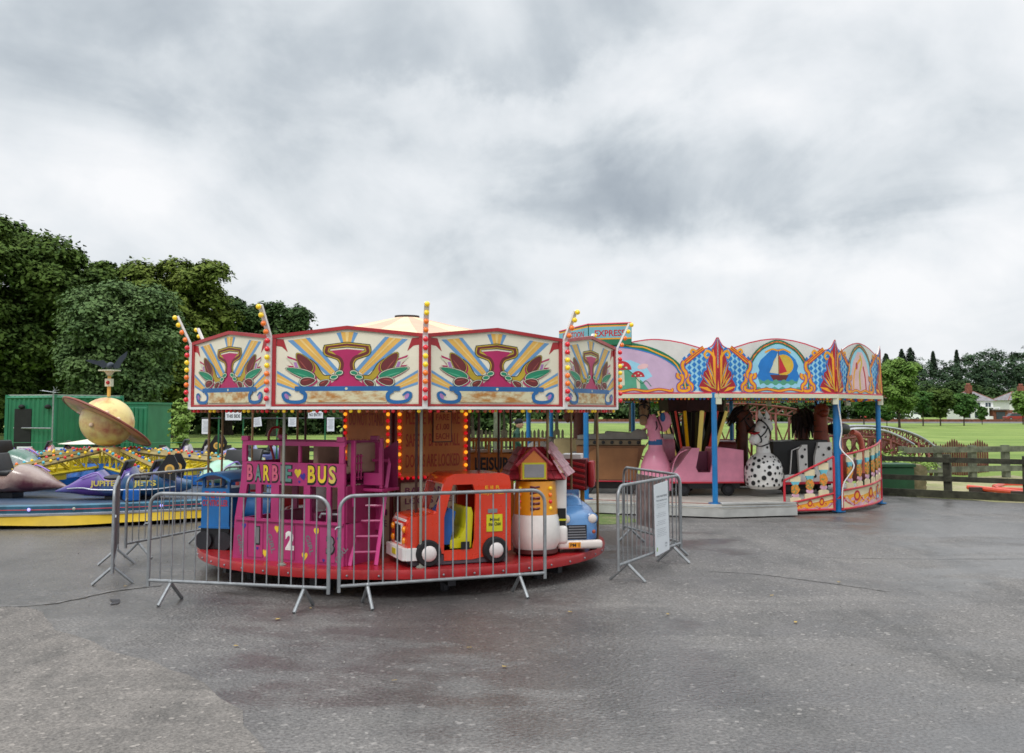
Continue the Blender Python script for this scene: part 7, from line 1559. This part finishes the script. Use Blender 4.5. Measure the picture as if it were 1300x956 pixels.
# ------------------------------------------------------------------ man in green jacket and black beanie
q_ = P(655, 560, 26.0); man = thing('person', 'man in dark green jacket and black beanie looking right behind the rides', 'person', (q_.x, q_.y, 0), 0)
m_skin = mat('skin', (196, 150, 128), .55, var=.05); m_jack = mat('jacket_green', (26, 70, 56), .8, var=.15, scale=8); m_jean = mat('trousers_dark', (36, 40, 52), .85); m_bean = mat('beanie_black', (20, 20, 24), .9)
zt_ = P(0, 533.5, 26.0).z
def skinned(name, nodes, edges, m_, parent, root=0, sub=2):
    me = bpy.data.meshes.new(name); me.from_pydata([n_[:3] for n_ in nodes], edges, []); o = bpy.data.objects.new(name, me); col.objects.link(o); o.parent = parent
    sm = o.modifiers.new('skin', 'SKIN')
    for i, n_ in enumerate(nodes): me.skin_vertices[0].data[i].radius = (n_[3], n_[4] if len(n_) > 4 else n_[3]); me.skin_vertices[0].data[i].use_root = (i == root)
    sb = o.modifiers.new('sub', 'SUBSURF'); sb.levels = sub; sb.render_levels = sub; me.materials.append(m_); sm.use_smooth_shade = True; return o
k_ = zt_ / 1.76
nodes = [(0, 0, .93, .13, .16), (0, 0, 1.10, .125, .15), (.02, 0, 1.30, .13, .19), (.04, 0, 1.42, .09, .15), (.06, 0, 1.50, .055), (.08, 0, 1.58, .05),
         (.03, .18, 1.40, .065), (.03, .24, 1.12, .05), (.14, .2, .92, .04), (.03, -.18, 1.40, .065), (.05, -.25, 1.12, .05), (.2, -.2, .95, .04), (.0, .09, .85, .09), (.02, .1, .48, .07), (-.02, .1, .1, .05), (.0, -.09, .85, .09), (.03, -.1, .48, .07), (.0, -.1, .1, .05), (.12, .1, .04, .04), (.14, -.1, .04, .04)]
nodes = [tuple(c * k_ for c in n_) for n_ in nodes]
bo = skinned('body', nodes, [(0, 1), (1, 2), (2, 3), (3, 4), (4, 5), (3, 6), (6, 7), (7, 8), (3, 9), (9, 10), (10, 11), (0, 12), (12, 13), (13, 14), (0, 15), (15, 16), (16, 17), (14, 18), (17, 19)], m_jack, man)
bo.data.materials.append(m_jean)
mb = MB(); c_ = Vector((.10, 0, 1.645)) * k_; mb.ball(c_, (.098, .078, .115), m_skin, 18, 12); mb.tube([c_ + Vector((.088, 0, .01)), c_ + Vector((.118, 0, -.02)), c_ + Vector((.092, 0, -.03))], [.01, .016, .01], m_skin, 8); mb.ball(c_ + Vector((.05, 0, -.075)), (.045, .045, .035), m_skin, 10, 7)
for s2 in (-1, 1): mb.ball(c_ + Vector((-.01, s2 * .078, -.005)), (.022, .012, .032), m_skin, 8, 6); mb.ball(c_ + Vector((.085, s2 * .03, .018)), (.01, .012, .008), m_blk, 8, 6)
mb.box(c_ + Vector((.09, 0, -.048)), (.012, .045, .006), m_mar); mb.build('head', man)
mb = MB(); mb.lathe([(.108, -.0), (.112, .03), (.1, .08), (.06, .115), (.001, .125)], m_bean, 20, c_ + Vector((-.012, 0, .02)), Matrix.Rotation(R(-8), 3, 'Y'), (1, .86)); mb.build('beanie', man)
mb = MB(); mb.lathe([(.17, .0), (.165, .5), (.15, .9), (.001, .92)], m_jean, 16, (0, 0, 0.0), None, (.0001, .0001)) if 0 else None
for s2 in (-1, 1):
    mb = MB(); a = Vector((.14 if s2 > 0 else .2, s2 * .2, .93 if s2 < 0 else .9)) * k_; mb.rbox(a + Vector((.03, 0, -.03)), (.09, .035, .08), m_skin, .015)
    for f in range(4): mb.tube([a + Vector((.05, -.027 + .018 * f, -.06)), a + Vector((.075, -.027 + .018 * f, -.09)), a + Vector((.06, -.027 + .018 * f, -.115))], .008, m_skin, 6)
    mb.tube([a + Vector((.05, -.02 * s2, -.02)), a + Vector((.08, -.035 * s2, -.045))], .01, m_skin, 6); mb.build('hand', man)
    p = [(.0, s2 * .09, .86), (.02, s2 * .1, .48), (-.01, s2 * .1, .08)]; mb = MB(); mb.tube([Vector(v) * k_ for v in p], [.115, .085, .07], m_jean, 14); mb.build('trouser_leg', man); mb = MB(); mb.rbox(Vector((.05, s2 * .1, .045)) * k_, (.27, .1, .09), m_blk, .03); mb.build('shoe', man)
